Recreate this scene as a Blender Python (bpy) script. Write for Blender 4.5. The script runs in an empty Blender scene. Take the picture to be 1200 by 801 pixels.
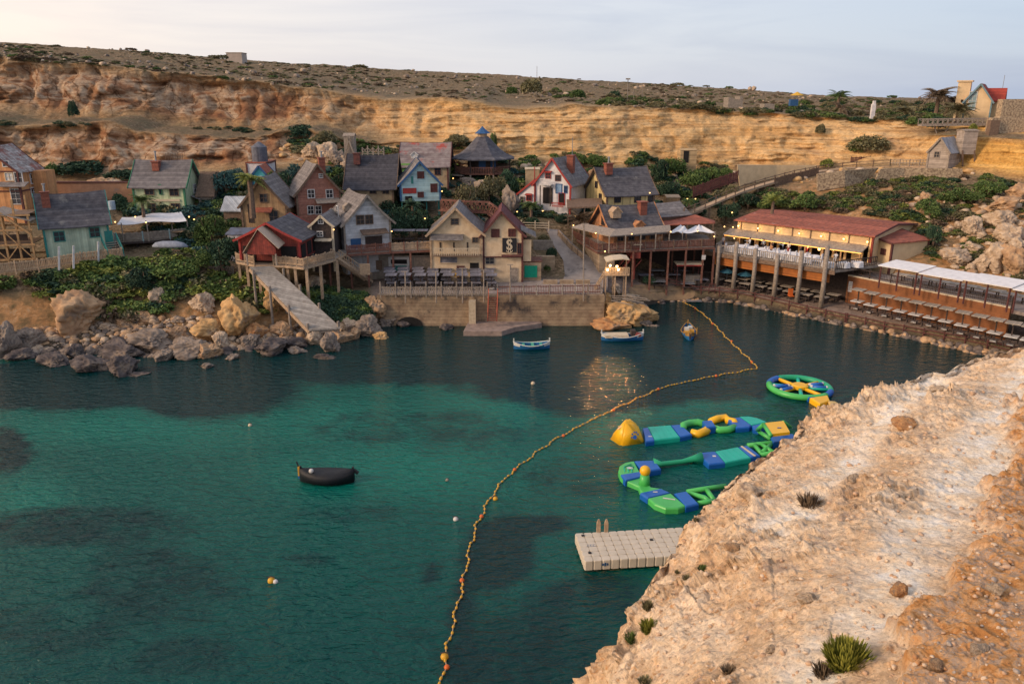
import bpy, bmesh, math, random
import numpy as np
from mathutils import Vector, Matrix, Euler
from mathutils.bvhtree import BVHTree
random.seed(7); np.random.seed(7)
R = math.radians
SC = bpy.context.scene
COL = SC.collection
# ------------------------------------------------------------------ camera, sky, sun, exposure
PITCH = R(17.2); FPX = 933.0; CAMZ = 26.0
cam_d = bpy.data.cameras.new('camera'); cam = bpy.data.objects.new('camera', cam_d); COL.objects.link(cam)
cam.location = (0, 0, CAMZ); cam.rotation_euler = (R(90) - PITCH, 0, 0)
cam_d.sensor_width = 36.0; cam_d.lens = 36.0 * FPX / 1200.0
cam_d.clip_start = 0.1; cam_d.clip_end = 9000
SC.camera = cam
SUN_EL, SUN_ROT = R(13), R(-112)
EXPOSURE = 0.42
world = bpy.data.worlds.new('World'); SC.world = world; world.use_nodes = True
def build_world():
	nt = world.node_tree; N = nt.nodes; L = nt.links
	for n in list(N): N.remove(n)
	out = N.new('ShaderNodeOutputWorld'); bg = N.new('ShaderNodeBackground')
	sky = N.new('ShaderNodeTexSky'); sky.sky_type = 'NISHITA'; sky.sun_disc = False
	sky.sun_elevation = SUN_EL; sky.sun_rotation = SUN_ROT; sky.altitude = 10; sky.dust_density = 1.5
	tc = N.new('ShaderNodeTexCoord'); sep = N.new('ShaderNodeSeparateXYZ'); L.new(tc.outputs['Generated'], sep.inputs[0])
	mp = N.new('ShaderNodeMapping'); mp.inputs['Scale'].default_value = (1.6, 1.6, 13.0); mp.inputs['Rotation'].default_value = (0, R(6), 0)
	L.new(tc.outputs['Generated'], mp.inputs[0])
	nz = N.new('ShaderNodeTexNoise'); nz.inputs['Scale'].default_value = 1.6; nz.inputs['Detail'].default_value = 7; nz.inputs['Roughness'].default_value = 0.55
	nz.inputs['Distortion'].default_value = 0.6
	L.new(mp.outputs[0], nz.inputs['Vector'])
	side = N.new('ShaderNodeMapRange'); side.inputs['From Min'].default_value = -0.62; side.inputs['From Max'].default_value = 0.55
	L.new(sep.outputs['X'], side.inputs['Value'])
	cr = N.new('ShaderNodeValToRGB'); e = cr.color_ramp.elements
	e[0].position = 0.0; e[0].color = (6.9, 5.6, 4.8, 1); e[1].position = 1.0; e[1].color = (2.9, 3.35, 4.3, 1)
	m = cr.color_ramp.elements.new(0.22); m.color = (5.7, 5.15, 4.95, 1)
	m = cr.color_ramp.elements.new(0.6); m.color = (4.15, 4.25, 4.75, 1)
	L.new(side.outputs[0], cr.inputs[0])
	cl = N.new('ShaderNodeValToRGB'); e = cl.color_ramp.elements
	e[0].position = 0.42; e[0].color = (0, 0, 0, 1); e[1].position = 0.68; e[1].color = (1, 1, 1, 1)
	L.new(nz.outputs['Fac'], cl.inputs[0])
	tint = N.new('ShaderNodeMix'); tint.data_type = 'RGBA'; tint.blend_type = 'MULTIPLY'
	L.new(cl.outputs[0], tint.inputs[0]); L.new(cr.outputs[0], tint.inputs[6]); tint.inputs[7].default_value = (0.84, 0.86, 0.92, 1)
	mix = N.new('ShaderNodeMix'); mix.data_type = 'RGBA'; mix.inputs[0].default_value = 0.82
	L.new(sky.outputs[0], mix.inputs[6]); L.new(tint.outputs[2], mix.inputs[7])
	L.new(mix.outputs[2], bg.inputs[0]); bg.inputs[1].default_value = 0.14
	L.new(bg.outputs[0], out.inputs[0])
build_world()
sun_d = bpy.data.lights.new('sun', 'SUN'); sun_d.energy = 2.1; sun_d.angle = R(14); sun_d.color = (1.0, 0.72, 0.50)
sun = bpy.data.objects.new('sun', sun_d); COL.objects.link(sun)
sdir = Vector((math.sin(SUN_ROT) * math.cos(R(24)), math.cos(SUN_ROT) * math.cos(R(24)), math.sin(R(24))))
sun.rotation_euler = sdir.to_track_quat('Z', 'Y').to_euler()
SC.view_settings.view_transform = 'Standard'; SC.view_settings.look = 'None'
SC.view_settings.exposure = EXPOSURE; SC.view_settings.gamma = 1; SC.view_settings.use_curve_mapping = False
SC.render.engine = 'CYCLES'
# ------------------------------------------------------------------ the photograph's rays
CP, SP = math.cos(PITCH), math.sin(PITCH)
def ray(px, py):
	v = (400.5 - py) / FPX
	return Vector(((px - 600) / FPX, CP + v * SP, -SP + v * CP))
ORG = Vector((0, 0, CAMZ))
def P(px, py, Y):
	d = ray(px, py); return ORG + d * (Y / d.y)
def PZ(px, py, z):
	d = ray(px, py); return ORG + d * ((z - CAMZ) / d.z)
def PPM(Y, py=300): return FPX / (Y / ray(600, py).y)
# ------------------------------------------------------------------ numpy noise
def _hash(ix, iy, iz, seed):
	h = (ix * 374761393 + iy * 668265263 + iz * 2147483647 + seed * 1274126177) & 0xffffffff
	h = ((h ^ (h >> 13)) * 1274126177) & 0xffffffff
	h = ((h ^ (h >> 16)) * 2246822519) & 0xffffffff
	return ((h ^ (h >> 15)) & 0xffffff) / float(0xffffff)
def vnoise(x, y, z, seed=0):
	xi = np.floor(x).astype(np.int64); yi = np.floor(y).astype(np.int64); zi = np.floor(z).astype(np.int64)
	fx = x - xi; fy = y - yi; fz = z - zi
	fx = fx * fx * (3 - 2 * fx); fy = fy * fy * (3 - 2 * fy); fz = fz * fz * (3 - 2 * fz)
	r = 0
	for a in (0, 1):
		for b in (0, 1):
			for c in (0, 1):
				w = (fx if a else 1 - fx) * (fy if b else 1 - fy) * (fz if c else 1 - fz)
				r = r + w * _hash(xi + a, yi + b, zi + c, seed)
	return r * 2 - 1
def fbm(x, y, z, s, oct=4, seed=0, ridged=False, gain=0.5):
	r = 0; a = 1; t = 0; f = s
	for o in range(oct):
		n = vnoise(x * f, y * f, z * f, seed + o * 17)
		if ridged: n = 1 - 2 * np.abs(n)
		r = r + a * n; t += a; a *= gain; f *= 2.07
	return r / t
def cell(x, y, z, s, seed=0):
	"""distance to the nearest jittered point: rounded stones"""
	x = x * s; y = y * s; z = z * s
	xi = np.floor(x).astype(np.int64); yi = np.floor(y).astype(np.int64); zi = np.floor(z).astype(np.int64)
	best = np.full(x.shape, 9.0); idv = np.zeros(x.shape)
	for a in (-1, 0, 1):
		for b in (-1, 0, 1):
			for c in (-1, 0, 1):
				cx = xi + a; cy = yi + b; cz = zi + c
				dx = cx + _hash(cx, cy, cz, seed) - x; dy = cy + _hash(cx, cy, cz, seed + 5) - y; dz = cz + _hash(cx, cy, cz, seed + 9) - z
				d = dx * dx + dy * dy + dz * dz
				h = _hash(cx, cy, cz, seed + 13)
				m = d < best; best = np.where(m, d, best); idv = np.where(m, h, idv)
	return np.sqrt(best), idv
# ------------------------------------------------------------------ tagging and linking
def tag(o, label=None, cat=None, group=None, kind=None):
	if label: o['label'] = label
	if cat: o['category'] = cat
	if group: o['group'] = group
	if kind: o['kind'] = kind
	return o
def empty(name, loc=(0, 0, 0), rz=0, label=None, cat=None, group=None):
	o = bpy.data.objects.new(name, None); COL.objects.link(o); o.empty_display_size = 0.3
	o.location = loc; o.rotation_euler = (0, 0, rz); tag(o, label, cat, group); return o
KIDS = {}
def copy_tree(o, parent=None):
	c = o.copy(); COL.objects.link(c); c.parent = parent
	for ch in KIDS.get(o.name, []): 
		k = copy_tree(ch, c); KIDS.setdefault(c.name, []).append(k)
	return c
def link(name, me, parent=None, loc=None, rz=None):
	o = bpy.data.objects.new(name, me); COL.objects.link(o)
	if loc is not None: o.location = loc
	if rz is not None: o.rotation_euler = (0, 0, rz)
	if parent is not None:
		o.parent = parent; KIDS.setdefault(parent.name, []).append(o)
	return o
ORD = ['', 'first', 'second', 'third', 'fourth', 'fifth', 'sixth', 'seventh', 'eighth', 'ninth', 'tenth', 'eleventh', 'twelfth', 'thirteenth',
       'fourteenth', 'fifteenth', 'sixteenth', 'seventeenth', 'eighteenth', 'nineteenth', 'twentieth']
def nth(n):
	if n <= 20: return ORD[n]
	tens = {2: 'twenty', 3: 'thirty', 4: 'forty', 5: 'fifty', 6: 'sixty', 7: 'seventy', 8: 'eighty', 9: 'ninety'}[n // 10]
	tns = {2: 'twentieth', 3: 'thirtieth', 4: 'fortieth', 5: 'fiftieth', 6: 'sixtieth', 7: 'seventieth', 8: 'eightieth', 9: 'ninetieth'}[n // 10]
	return tns if n % 10 == 0 else tens + '-' + ORD[n % 10]
# ------------------------------------------------------------------ materials
MATS = {}
def _bsdf(nt): return next(n for n in nt.nodes if n.type == 'BSDF_PRINCIPLED')
def mat(key, c1=(0.5, 0.5, 0.5), c2=None, rough=0.85, scale=3.0, detail=5, bump=0.3, bscale=None, stretch=(1, 1, 1), contrast=(0.35, 0.65), stain=None,
		lines=None, line_dark=0.55, spec=0.3, emit=None, metal=0.0, bdist=0.05):
	"""procedural surface: two colours mixed by noise, optional stain colour, optional board / shingle lines, bump"""
	if key in MATS: return MATS[key]
	m = bpy.data.materials.new(key); m.use_nodes = True; MATS[key] = m
	nt = m.node_tree; N = nt.nodes; L = nt.links; b = _bsdf(nt)
	b.inputs['Roughness'].default_value = rough; b.inputs['Specular IOR Level'].default_value = spec; b.inputs['Metallic'].default_value = metal
	if c2 is None: c2 = tuple(x * 0.78 for x in c1)
	tc = N.new('ShaderNodeTexCoord'); mp = N.new('ShaderNodeMapping'); mp.inputs['Scale'].default_value = stretch
	L.new(tc.outputs['Object'], mp.inputs[0])
	nz = N.new('ShaderNodeTexNoise'); nz.inputs['Scale'].default_value = scale; nz.inputs['Detail'].default_value = detail; nz.inputs['Roughness'].default_value = 0.6
	L.new(mp.outputs[0], nz.inputs['Vector'])
	cr = N.new('ShaderNodeValToRGB'); e = cr.color_ramp.elements
	e[0].position = contrast[0]; e[0].color = (*c2, 1); e[1].position = contrast[1]; e[1].color = (*c1, 1)
	L.new(nz.outputs['Fac'], cr.inputs[0]); col = cr.outputs[0]
	if stain:
		n2 = N.new('ShaderNodeTexNoise'); n2.inputs['Scale'].default_value = scale * 0.31 if len(stain) < 5 else stain[4]; n2.inputs['Detail'].default_value = 6
		n2.inputs['Roughness'].default_value = 0.7; L.new(mp.outputs[0], n2.inputs['Vector'])
		r2 = N.new('ShaderNodeValToRGB'); e = r2.color_ramp.elements
		e[0].position = stain[3]; e[0].color = (0, 0, 0, 1); e[1].position = min(stain[3] + 0.1, 1); e[1].color = (1, 1, 1, 1)
		L.new(n2.outputs['Fac'], r2.inputs[0])
		mx = N.new('ShaderNodeMix'); mx.data_type = 'RGBA'; L.new(r2.outputs[0], mx.inputs[0]); L.new(col, mx.inputs[6]); mx.inputs[7].default_value = (*stain[:3], 1)
		col = mx.outputs[2]
	hgt = nz.outputs['Fac']
	if lines:   # ('x'|'y'|'z'|'h', period): 'h' = horizontal distance in x+y, i.e. upright boards on any wall
		ax, per = lines[0], lines[1]
		sp = N.new('ShaderNodeSeparateXYZ'); L.new(tc.outputs['Object'], sp.inputs[0])
		if ax == 'h':
			ad = N.new('ShaderNodeMath'); ad.operation = 'ADD'; L.new(sp.outputs['X'], ad.inputs[0]); L.new(sp.outputs['Y'], ad.inputs[1]); src = ad.outputs[0]
		else: src = sp.outputs[ax.upper()]
		wob = N.new('ShaderNodeMath'); wob.operation = 'MULTIPLY_ADD'; L.new(nz.outputs['Fac'], wob.inputs[0]); wob.inputs[1].default_value = per * 0.25; L.new(src, wob.inputs[2])
		dv = N.new('ShaderNodeMath'); dv.operation = 'DIVIDE'; L.new(wob.outputs[0], dv.inputs[0]); dv.inputs[1].default_value = per
		fr = N.new('ShaderNodeMath'); fr.operation = 'FRACT'; L.new(dv.outputs[0], fr.inputs[0])
		fl = N.new('ShaderNodeMath'); fl.operation = 'FLOOR'; L.new(dv.outputs[0], fl.inputs[0])
		wn = N.new('ShaderNodeTexWhiteNoise'); wn.noise_dimensions = '1D'; L.new(fl.outputs[0], wn.inputs['W'])
		lr = N.new('ShaderNodeValToRGB'); e = lr.color_ramp.elements
		e[0].position = 0.0; e[0].color = (line_dark,) * 3 + (1,); e[1].position = 0.22; e[1].color = (1, 1, 1, 1); L.new(fr.outputs[0], lr.inputs[0])
		mr = N.new('ShaderNodeMapRange'); mr.inputs['To Min'].default_value = 0.80; mr.inputs['To Max'].default_value = 1.12; L.new(wn.outputs['Value'], mr.inputs['Value'])
		m1 = N.new('ShaderNodeMix'); m1.data_type = 'RGBA'; m1.blend_type = 'MULTIPLY'; m1.inputs[0].default_value = 1; L.new(col, m1.inputs[6]); L.new(lr.outputs[0], m1.inputs[7])
		m2 = N.new('ShaderNodeMix'); m2.data_type = 'RGBA'; m2.blend_type = 'MULTIPLY'; m2.inputs[0].default_value = 1; L.new(m1.outputs[2], m2.inputs[6]); L.new(mr.outputs[0], m2.inputs[7])
		col = m2.outputs[2]
	L.new(col, b.inputs['Base Color'])
	if bump:
		bn = N.new('ShaderNodeTexNoise'); bn.inputs['Scale'].default_value = bscale or scale * 4; bn.inputs['Detail'].default_value = 4
		L.new(mp.outputs[0], bn.inputs['Vector'])
		bp = N.new('ShaderNodeBump'); bp.inputs['Strength'].default_value = bump; bp.inputs['Distance'].default_value = bdist
		L.new(bn.outputs['Fac'], bp.inputs['Height']); L.new(bp.outputs[0], b.inputs['Normal'])
	if emit:
		b.inputs['Emission Color'].default_value = (*emit[:3], 1); b.inputs['Emission Strength'].default_value = emit[3]
	return m
# ------------------------------------------------------------------ mesh collector
class MB:
	def __init__(self): self.v = []; self.f = []; self.mi = []; self.m = 0
	def add(self, vs, fs):
		o = len(self.v); self.v += [tuple(p) for p in vs]; self.f += [tuple(i + o for i in f) for f in fs]; self.mi += [self.m] * len(fs); return self
	def box(self, c, s, rz=0, rx=0, ry=0):
		x, y, z = s[0] / 2, s[1] / 2, s[2] / 2
		M = Matrix.Translation(Vector(c)) @ Euler((rx, ry, rz)).to_matrix().to_4x4()
		vs = [M @ Vector(p) for p in ((-x, -y, -z), (x, -y, -z), (x, y, -z), (-x, y, -z), (-x, -y, z), (x, -y, z), (x, y, z), (-x, y, z))]
		return self.add(vs, [(0, 3, 2, 1), (4, 5, 6, 7), (0, 1, 5, 4), (1, 2, 6, 5), (2, 3, 7, 6), (3, 0, 4, 7)])
	def beam(self, a, b, w=0.1, h=None):
		a = Vector(a); b = Vector(b); h = h or w; d = b - a; L = d.length
		if L < 1e-6: return self
		q = d.to_track_quat('X', 'Z').to_matrix().to_4x4(); M = Matrix.Translation((a + b) / 2) @ q
		x, y, z = L / 2, w / 2, h / 2
		vs = [M @ Vector(p) for p in ((-x, -y, -z), (x, -y, -z), (x, y, -z), (-x, y, -z), (-x, -y, z), (x, -y, z), (x, y, z), (-x, y, z))]
		return self.add(vs, [(0, 3, 2, 1), (4, 5, 6, 7), (0, 1, 5, 4), (1, 2, 6, 5), (2, 3, 7, 6), (3, 0, 4, 7)])
	def tube(self, pts, r, n=8, close=False, cap=True):
		pts = [Vector(p) for p in pts]; k = len(pts); rr = r if isinstance(r, (list, tuple)) else [r] * k
		vs = []; fs = []
		up = Vector((0, 0, 1))
		for i, p in enumerate(pts):
			if close: d = pts[(i + 1) % k] - pts[i - 1]
			else: d = pts[min(i + 1, k - 1)] - pts[max(i - 1, 0)]
			d.normalize(); a = d.cross(up)
			if a.length < 0.05: a = d.cross(Vector((1, 0, 0)))
			a.normalize(); c = a.cross(d)
			for j in range(n):
				t = 2 * math.pi * j / n; vs.append(p + (a * math.cos(t) + c * math.sin(t)) * rr[i])
		for i in range(k if close else k - 1):
			for j in range(n):
				i2 = (i + 1) % k; j2 = (j + 1) % n
				fs.append((i * n + j, i * n + j2, i2 * n + j2, i2 * n + j))
		if cap and not close: fs.append(tuple(range(n))); fs.append(tuple((k - 1) * n + j for j in reversed(range(n))))
		return self.add(vs, fs)
	def prism(self, poly, z0, z1):
		n = len(poly); vs = [(p[0], p[1], z0) for p in poly] + [(p[0], p[1], z1) for p in poly]
		return self.add(vs, [tuple(reversed(range(n))), tuple(range(n, 2 * n))] + [(i, (i + 1) % n, (i + 1) % n + n, i + n) for i in range(n)])
	def loft(self, rings, cap=True, close=True):
		n = len(rings[0]); vs = [p for r in rings for p in r]; fs = []
		for i in range(len(rings) - 1):
			for j in range(n if close else n - 1):
				j2 = (j + 1) % n; fs.append((i * n + j, i * n + j2, (i + 1) * n + j2, (i + 1) * n + j))
		if cap: fs.append(tuple(reversed(range(n)))); fs.append(tuple((len(rings) - 1) * n + j for j in range(n)))
		return self.add(vs, fs)
	def sphere(self, c, r, nu=8, nv=6, sc=(1, 1, 1)):
		rings = []
		c = Vector(c)
		for i in range(1, nv):
			t = math.pi * i / nv
			rings.append([(c.x + r * sc[0] * math.sin(t) * math.cos(2 * math.pi * j / nu), c.y + r * sc[1] * math.sin(t) * math.sin(2 * math.pi * j / nu), c.z - r * sc[2] * math.cos(t)) for j in range(nu)])
		return self.loft(rings)
	def mesh(self, name, mats, smooth=False):
		me = bpy.data.meshes.new(name); me.from_pydata(self.v, [], self.f)
		if not isinstance(mats, (list, tuple)): mats = [mats]
		for m in mats: me.materials.append(m)
		if len(mats) > 1: me.polygons.foreach_set('material_index', self.mi)
		if smooth: me.polygons.foreach_set('use_smooth', [True] * len(me.polygons))
		me.update(); return me
	def build(self, name, mats, parent=None, loc=None, rz=None, smooth=False):
		bm = bmesh.new(); me = self.mesh(name, mats, smooth); bm.from_mesh(me); bmesh.ops.recalc_face_normals(bm, faces=bm.faces); bm.to_mesh(me); bm.free()
		return link(name, me, parent, loc, rz)
def np_mesh(name, V, F, mats, smooth=True, attrs=None, mi=None):
	"""V (n,3), F (m,4) or (m,3)"""
	me = bpy.data.meshes.new(name); n = len(V); m = len(F); k = F.shape[1]
	me.vertices.add(n); me.vertices.foreach_set('co', np.asarray(V, dtype=np.float32).ravel())
	me.loops.add(m * k); me.loops.foreach_set('vertex_index', F.astype(np.int32).ravel())
	me.polygons.add(m); me.polygons.foreach_set('loop_start', np.arange(0, m * k, k, dtype=np.int32)); me.polygons.foreach_set('loop_total', np.full(m, k, dtype=np.int32))
	me.polygons.foreach_set('use_smooth', np.full(m, smooth, dtype=bool))
	for mt in (mats if isinstance(mats, (list, tuple)) else [mats]): me.materials.append(mt)
	if mi is not None: me.polygons.foreach_set('material_index', mi.astype(np.int32))
	me.update(calc_edges=True)
	for nm, arr in (attrs or {}).items():
		if arr.ndim == 1:
			a = me.attributes.new(nm, 'FLOAT', 'POINT'); a.data.foreach_set('value', arr.astype(np.float32))
		else:
			a = me.attributes.new(nm, 'FLOAT_COLOR', 'POINT'); a.data.foreach_set('color', np.c_[arr, np.ones(len(arr))].astype(np.float32).ravel())
	me.validate(); return me
def grid_faces(nr, nc):
	i = np.arange(nr - 1)[:, None] * nc + np.arange(nc - 1)[None, :]
	return np.stack([i, i + 1, i + nc + 1, i + nc], -1).reshape(-1, 4)
# ------------------------------------------------------------------ land: one sheet from the sea bed to the horizon
def rowz(py, Y): return P(600, py, Y).z
W, Z = 'w', 'z'
COLS = {   # column px: [(value, Y) ...]; value = photo row, or ('z', metres)
 0:   [77, (388, 84), (345, 87), (312, 90), (300, 96), (240, 108), (208, 122), (150, 128), (140, 138), (69, 146), (61, 190), (50, 270)],
 130: [78, (382, 86), (350, 88), (306, 92), (297, 98), (245, 110), (213, 122), (152, 130), (143, 141), (80, 148), (69, 200), (58, 280)],
 230: [78, (382, 85), (345, 89), (312, 92), (292, 100), (250, 109), (203, 124), (155, 133), (146, 145), (91, 150), (78, 210), (66, 290)],
 330: [81, (385, 86), (352, 90), (330, 95), (290, 103), (262, 106), (195, 128), (160, 136), (150, 146), (100, 152), (86, 220), (73, 300)],
 400: [85, (378, 88), (352, 91), (337, 97), (285, 104), (235, 116), (190, 132), (165, 137), (158, 148), (108, 155), (92, 230), (78, 310)],
 450: [90.5, (Z, 3.4, 92.0), (Z, 3.6, 93), (Z, 3.6, 102.5), (283, 106), (225, 124), (185, 138), (168, 141), (163, 148), (112, 155), (96, 235), (81, 320)],
 560: [91.8, (Z, 3.5, 92.3), (Z, 3.6, 93), (Z, 3.6, 103), (265, 110), (225, 125), (183, 140), (165, 142), (160, 145), (119, 152), (101, 240), (86, 320)],
 640: [92.1, (Z, 3.5, 92.5), (Z, 3.6, 93), (Z, 3.6, 100), (262, 112), (225, 128), (190, 142), (165, 145), (150, 147), (122, 151), (106, 240), (91, 320)],
 700: [92.6, (Z, 3.4, 93.0), (Z, 3.6, 93.6), (Z, 3.6, 98), (275, 112), (235, 125), (200, 142), (170, 145), (150, 147), (125, 151), (110, 230), (95, 320)],
 740: [98, (Z, 1.6, 100), (Z, 2.4, 103), (Z, 2.8, 108), (Z, 6.0, 112), (235, 127), (200, 142), (170, 146), (150, 148), (128, 152), (113, 230), (97, 320)],
 790: [102, (Z, 1.2, 103.2), (Z, 2.4, 105.5), (Z, 2.6, 111), (Z, 6.0, 114), (233, 128), (202, 143), (172, 147), (150, 149), (130, 153), (116, 230), (100, 320)],
 850: [101.5, (Z, 1.2, 102.6), (Z, 1.6, 103.5), (Z, 1.8, 111), (Z, 6.0, 116), (226, 128), (203, 145), (175, 148), (150, 150), (131, 154), (119, 220), (104, 320)],
 960: [92.3, (Z, 1.2, 93.3), (Z, 1.5, 94.5), (Z, 1.7, 104), (Z, 6.2, 108), (215, 128), (196, 140), (160, 146), (150, 148), (137, 152), (124, 200), (112, 300)],
 1060:[85.5, (Z, 1.2, 86.5), (Z, 1.5, 88), (Z, 1.7, 93.5), (Z, 6.0, 97.5), (228, 118), (196, 132), (160, 139), (152, 142), (140, 146), (128, 180), (115, 300)],
 1130:[80.5, (Z, 1.2, 81.5), (Z, 1.5, 83), (Z, 1.7, 88.5), (Z, 5.9, 93), (238, 112), (203, 126), (160, 132), (152, 136), (143, 140), (132, 165), (116, 300)],
 1200:[76.5, (Z, 1.2, 77.5), (Z, 1.5, 79), (Z, 1.7, 85), (Z, 5.8, 89), (255, 103), (213, 118), (165, 124), (158, 128), (150, 132), (140, 152), (117, 300)],
 1400:[66, (Z, 1.2, 67), (Z, 1.5, 70), (Z, 1.8, 74), (Z, 6, 78), (280, 90), (235, 103), (170, 110), (162, 114), (150, 120), (138, 145), (118, 300)],
 1750:[52, (Z, 1.2, 53), (Z, 1.5, 56), (Z, 1.8, 60), (Z, 6, 63), (300, 74), (240, 90), (175, 98), (165, 102), (150, 110), (138, 140), (118, 300)],
 -250:[76, (388, 83), (345, 86), (312, 90), (296, 96), (235, 106), (208, 118), (150, 124), (138, 134), (60, 142), (50, 180), (38, 260)],
 -650:[76, (388, 83), (350, 86), (312, 90), (290, 96), (235, 106), (208, 116), (150, 120), (138, 130), (52, 138), (42, 170), (30, 250)],
}
def build_land():
	xs = sorted(COLS); K = []
	for px in xs:
		c = COLS[px]; Yw = c[0]; row = [(-3.5, Yw - 14), (-0.6, Yw)]
		for e in c[1:]:
			row.append((e[1], e[2]) if e[0] == 'z' else (rowz(e[0], e[1]), e[1]))
		zl, Yl = row[-1]
		row.append((zl - 2, 520)); row.append((min(zl - 8, 18), 900)); row.append((4, 5000))
		K.append(row)
	K = np.array(K)   # cols, rows, (z, Y)
	pxs = np.concatenate([np.arange(-650, -40, 9), np.arange(-40, 1240, 2.6), np.arange(1240, 1751, 9)])
	A = np.zeros((len(pxs), K.shape[1], 2))
	for r in range(K.shape[1]):
		for q in (0, 1):
			fine = np.arange(-650, 1751, 2.0); f = np.interp(fine, xs, K[:, r, q])
			k = 9 if r <= 4 else 31
			f2 = np.convolve(np.pad(f, k // 2, mode='edge'), np.ones(k) / k, mode='valid')
			A[:, r, q] = np.interp(pxs, fine, f2)
	seg = [5, 6, 9, 12, 16, 24, 26, 34, 12, 40, 46, 70, 10, 6, 6]
	rows = []; par = []
	for r, n in enumerate(seg):
		for i in range(n):
			t = i / n; ts = t
			rows.append(A[:, r] * (1 - ts) + A[:, r + 1] * ts); par.append(r + t)
	rows.append(A[:, -1]); par.append(len(seg))
	G = np.stack(rows)            # nr, nc, 2
	par = np.array(par); nr, nc = G.shape[:2]
	z = G[..., 0]; Y = G[..., 1]
	d0 = (z - CAMZ) / Y
	v = np.tan(np.arctan(d0) + PITCH); s = Y / (CP + v * SP)
	X = s * (pxs[None, :] - 600) / FPX
	pr = np.repeat(par[:, None], nc, 1)
	PX = np.repeat(pxs[None, :], nr, 0)
	def band(a, b, s=0.35): return np.clip((pr - a) / s, 0, 1) * np.clip((b - pr) / s, 0, 1)
	cliff = np.maximum(band(6.9, 8.2), band(8.9, 10.15))
	mid = np.clip((PX - 420) / 60, 0, 1) * np.clip((1110 - PX) / 60, 0, 1)
	cliff = np.maximum(cliff, band(6.9, 10.1) * mid)
	bank = band(1.9, 3.1) * np.clip((430 - PX) / 20, 0, 1)
	rough = 0.10 + 0.2 * band(5, 7) + 0.9 * band(10.2, 13) + 0.5 * bank
	zz = z + 1.2 * fbm(X, Y, z * 0, 0.02, 3, 3)
	n1 = fbm(X, Y, z, 0.055, 4, 11, ridged=True)
	n2 = fbm(X, Y * 0.5, z, 0.22, 4, 23, ridged=True)
	n3 = fbm(X, Y, z, 0.9, 3, 37)
	st = np.tanh(3.2 * fbm(X * 0.05, Y * 0.03, zz, 0.75, 3, 51)) * .7 + 0.5 * np.tanh(3 * fbm(X * 0.08, Y * 0.03, zz, 2.3, 2, 57))
	vc = np.clip(fbm(X, Y, z * 0.12, 0.16, 3, 71, ridged=True) - 0.25, 0, 1)      # upright joints
	cd, cid = cell(X * 0.7, Y * 0.7, z, 0.42, 5)
	left = np.clip((520 - PX) / 200, 0, 1)
	vc = vc * (0.3 + 0.7 * left); st = st * np.clip(.45 + 1.6 * fbm(X, Y, z * .6, 0.09, 3, 141), 0.05, 1.3)
	n4 = fbm(X, Y, z * 1.6, 0.6, 3, 39, ridged=True); d = cliff * (1.7 * n1 + 1.2 * n2 + 0.45 * n4 + 0.3 * n3 + 0.9 * st + 2.6 * vc * 1.2 + (0.4 + 0.25 * left) * (cd - 0.45))
	Y2 = Y + d; X2 = X + d * X / Y * 0.4 + cliff * 0.7 * fbm(X, Y, z, 0.3, 3, 91)
	z2 = z + rough * (0.55 * fbm(X, Y, z * 0, 0.12, 4, 101) + 0.3 * fbm(X, Y, z * 0, 0.7, 3, 105)) + cliff * 0.45 * fbm(X, Y, z, 0.25, 3, 95) + 2.6 * band(7.5, 9.6, .6) * np.clip((470 - PX) / 80, 0, 1) * fbm(X, Y * 0, z * 0, 0.09, 4, 131) + 1.3 * band(9.2, 11.5, .7) * fbm(X, Y * 0, z * 0, 0.08, 4, 133)
	far = np.clip((pr - 12) / 0.5, 0, 1)
	flat = (pr < 4.3) & (PX > 425)
	z2 = np.where(flat, z, z2); X2 = np.where(flat, X, X2); Y2 = np.where(flat, Y, Y2)
	V = np.stack([X2, Y2, z2], -1).reshape(-1, 3)
	soil = np.clip(bank + band(4.5, 6.5) * np.clip((PX - 900) / 60, 0, 1), 0, 1)
	wet = np.clip((1.0 - z2) / 0.8, 0, 1)
	pav = band(2.0, 4.05, 0.1) * np.clip((PX - 430) / 10, 0, 1)
	yel = np.clip((PX - 1080) / 60, 0, 1) * cliff
	at = {'land': np.stack([cliff, left * cliff, soil], -1).reshape(-1, 3), 'land2': np.stack([wet, pav, yel], -1).reshape(-1, 3)}
	me = np_mesh('terrain', V, grid_faces(nr, nc)[:, ::-1], land_material(), True, at)
	o = link('terrain', me); tag(o, 'rocky bay shore, village slope, yellow limestone cliffs and scrubby plateau', kind='structure')
	F = grid_faces(nr, nc)
	return o, BVHTree.FromPolygons([Vector(p) for p in V], F.tolist())
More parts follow.
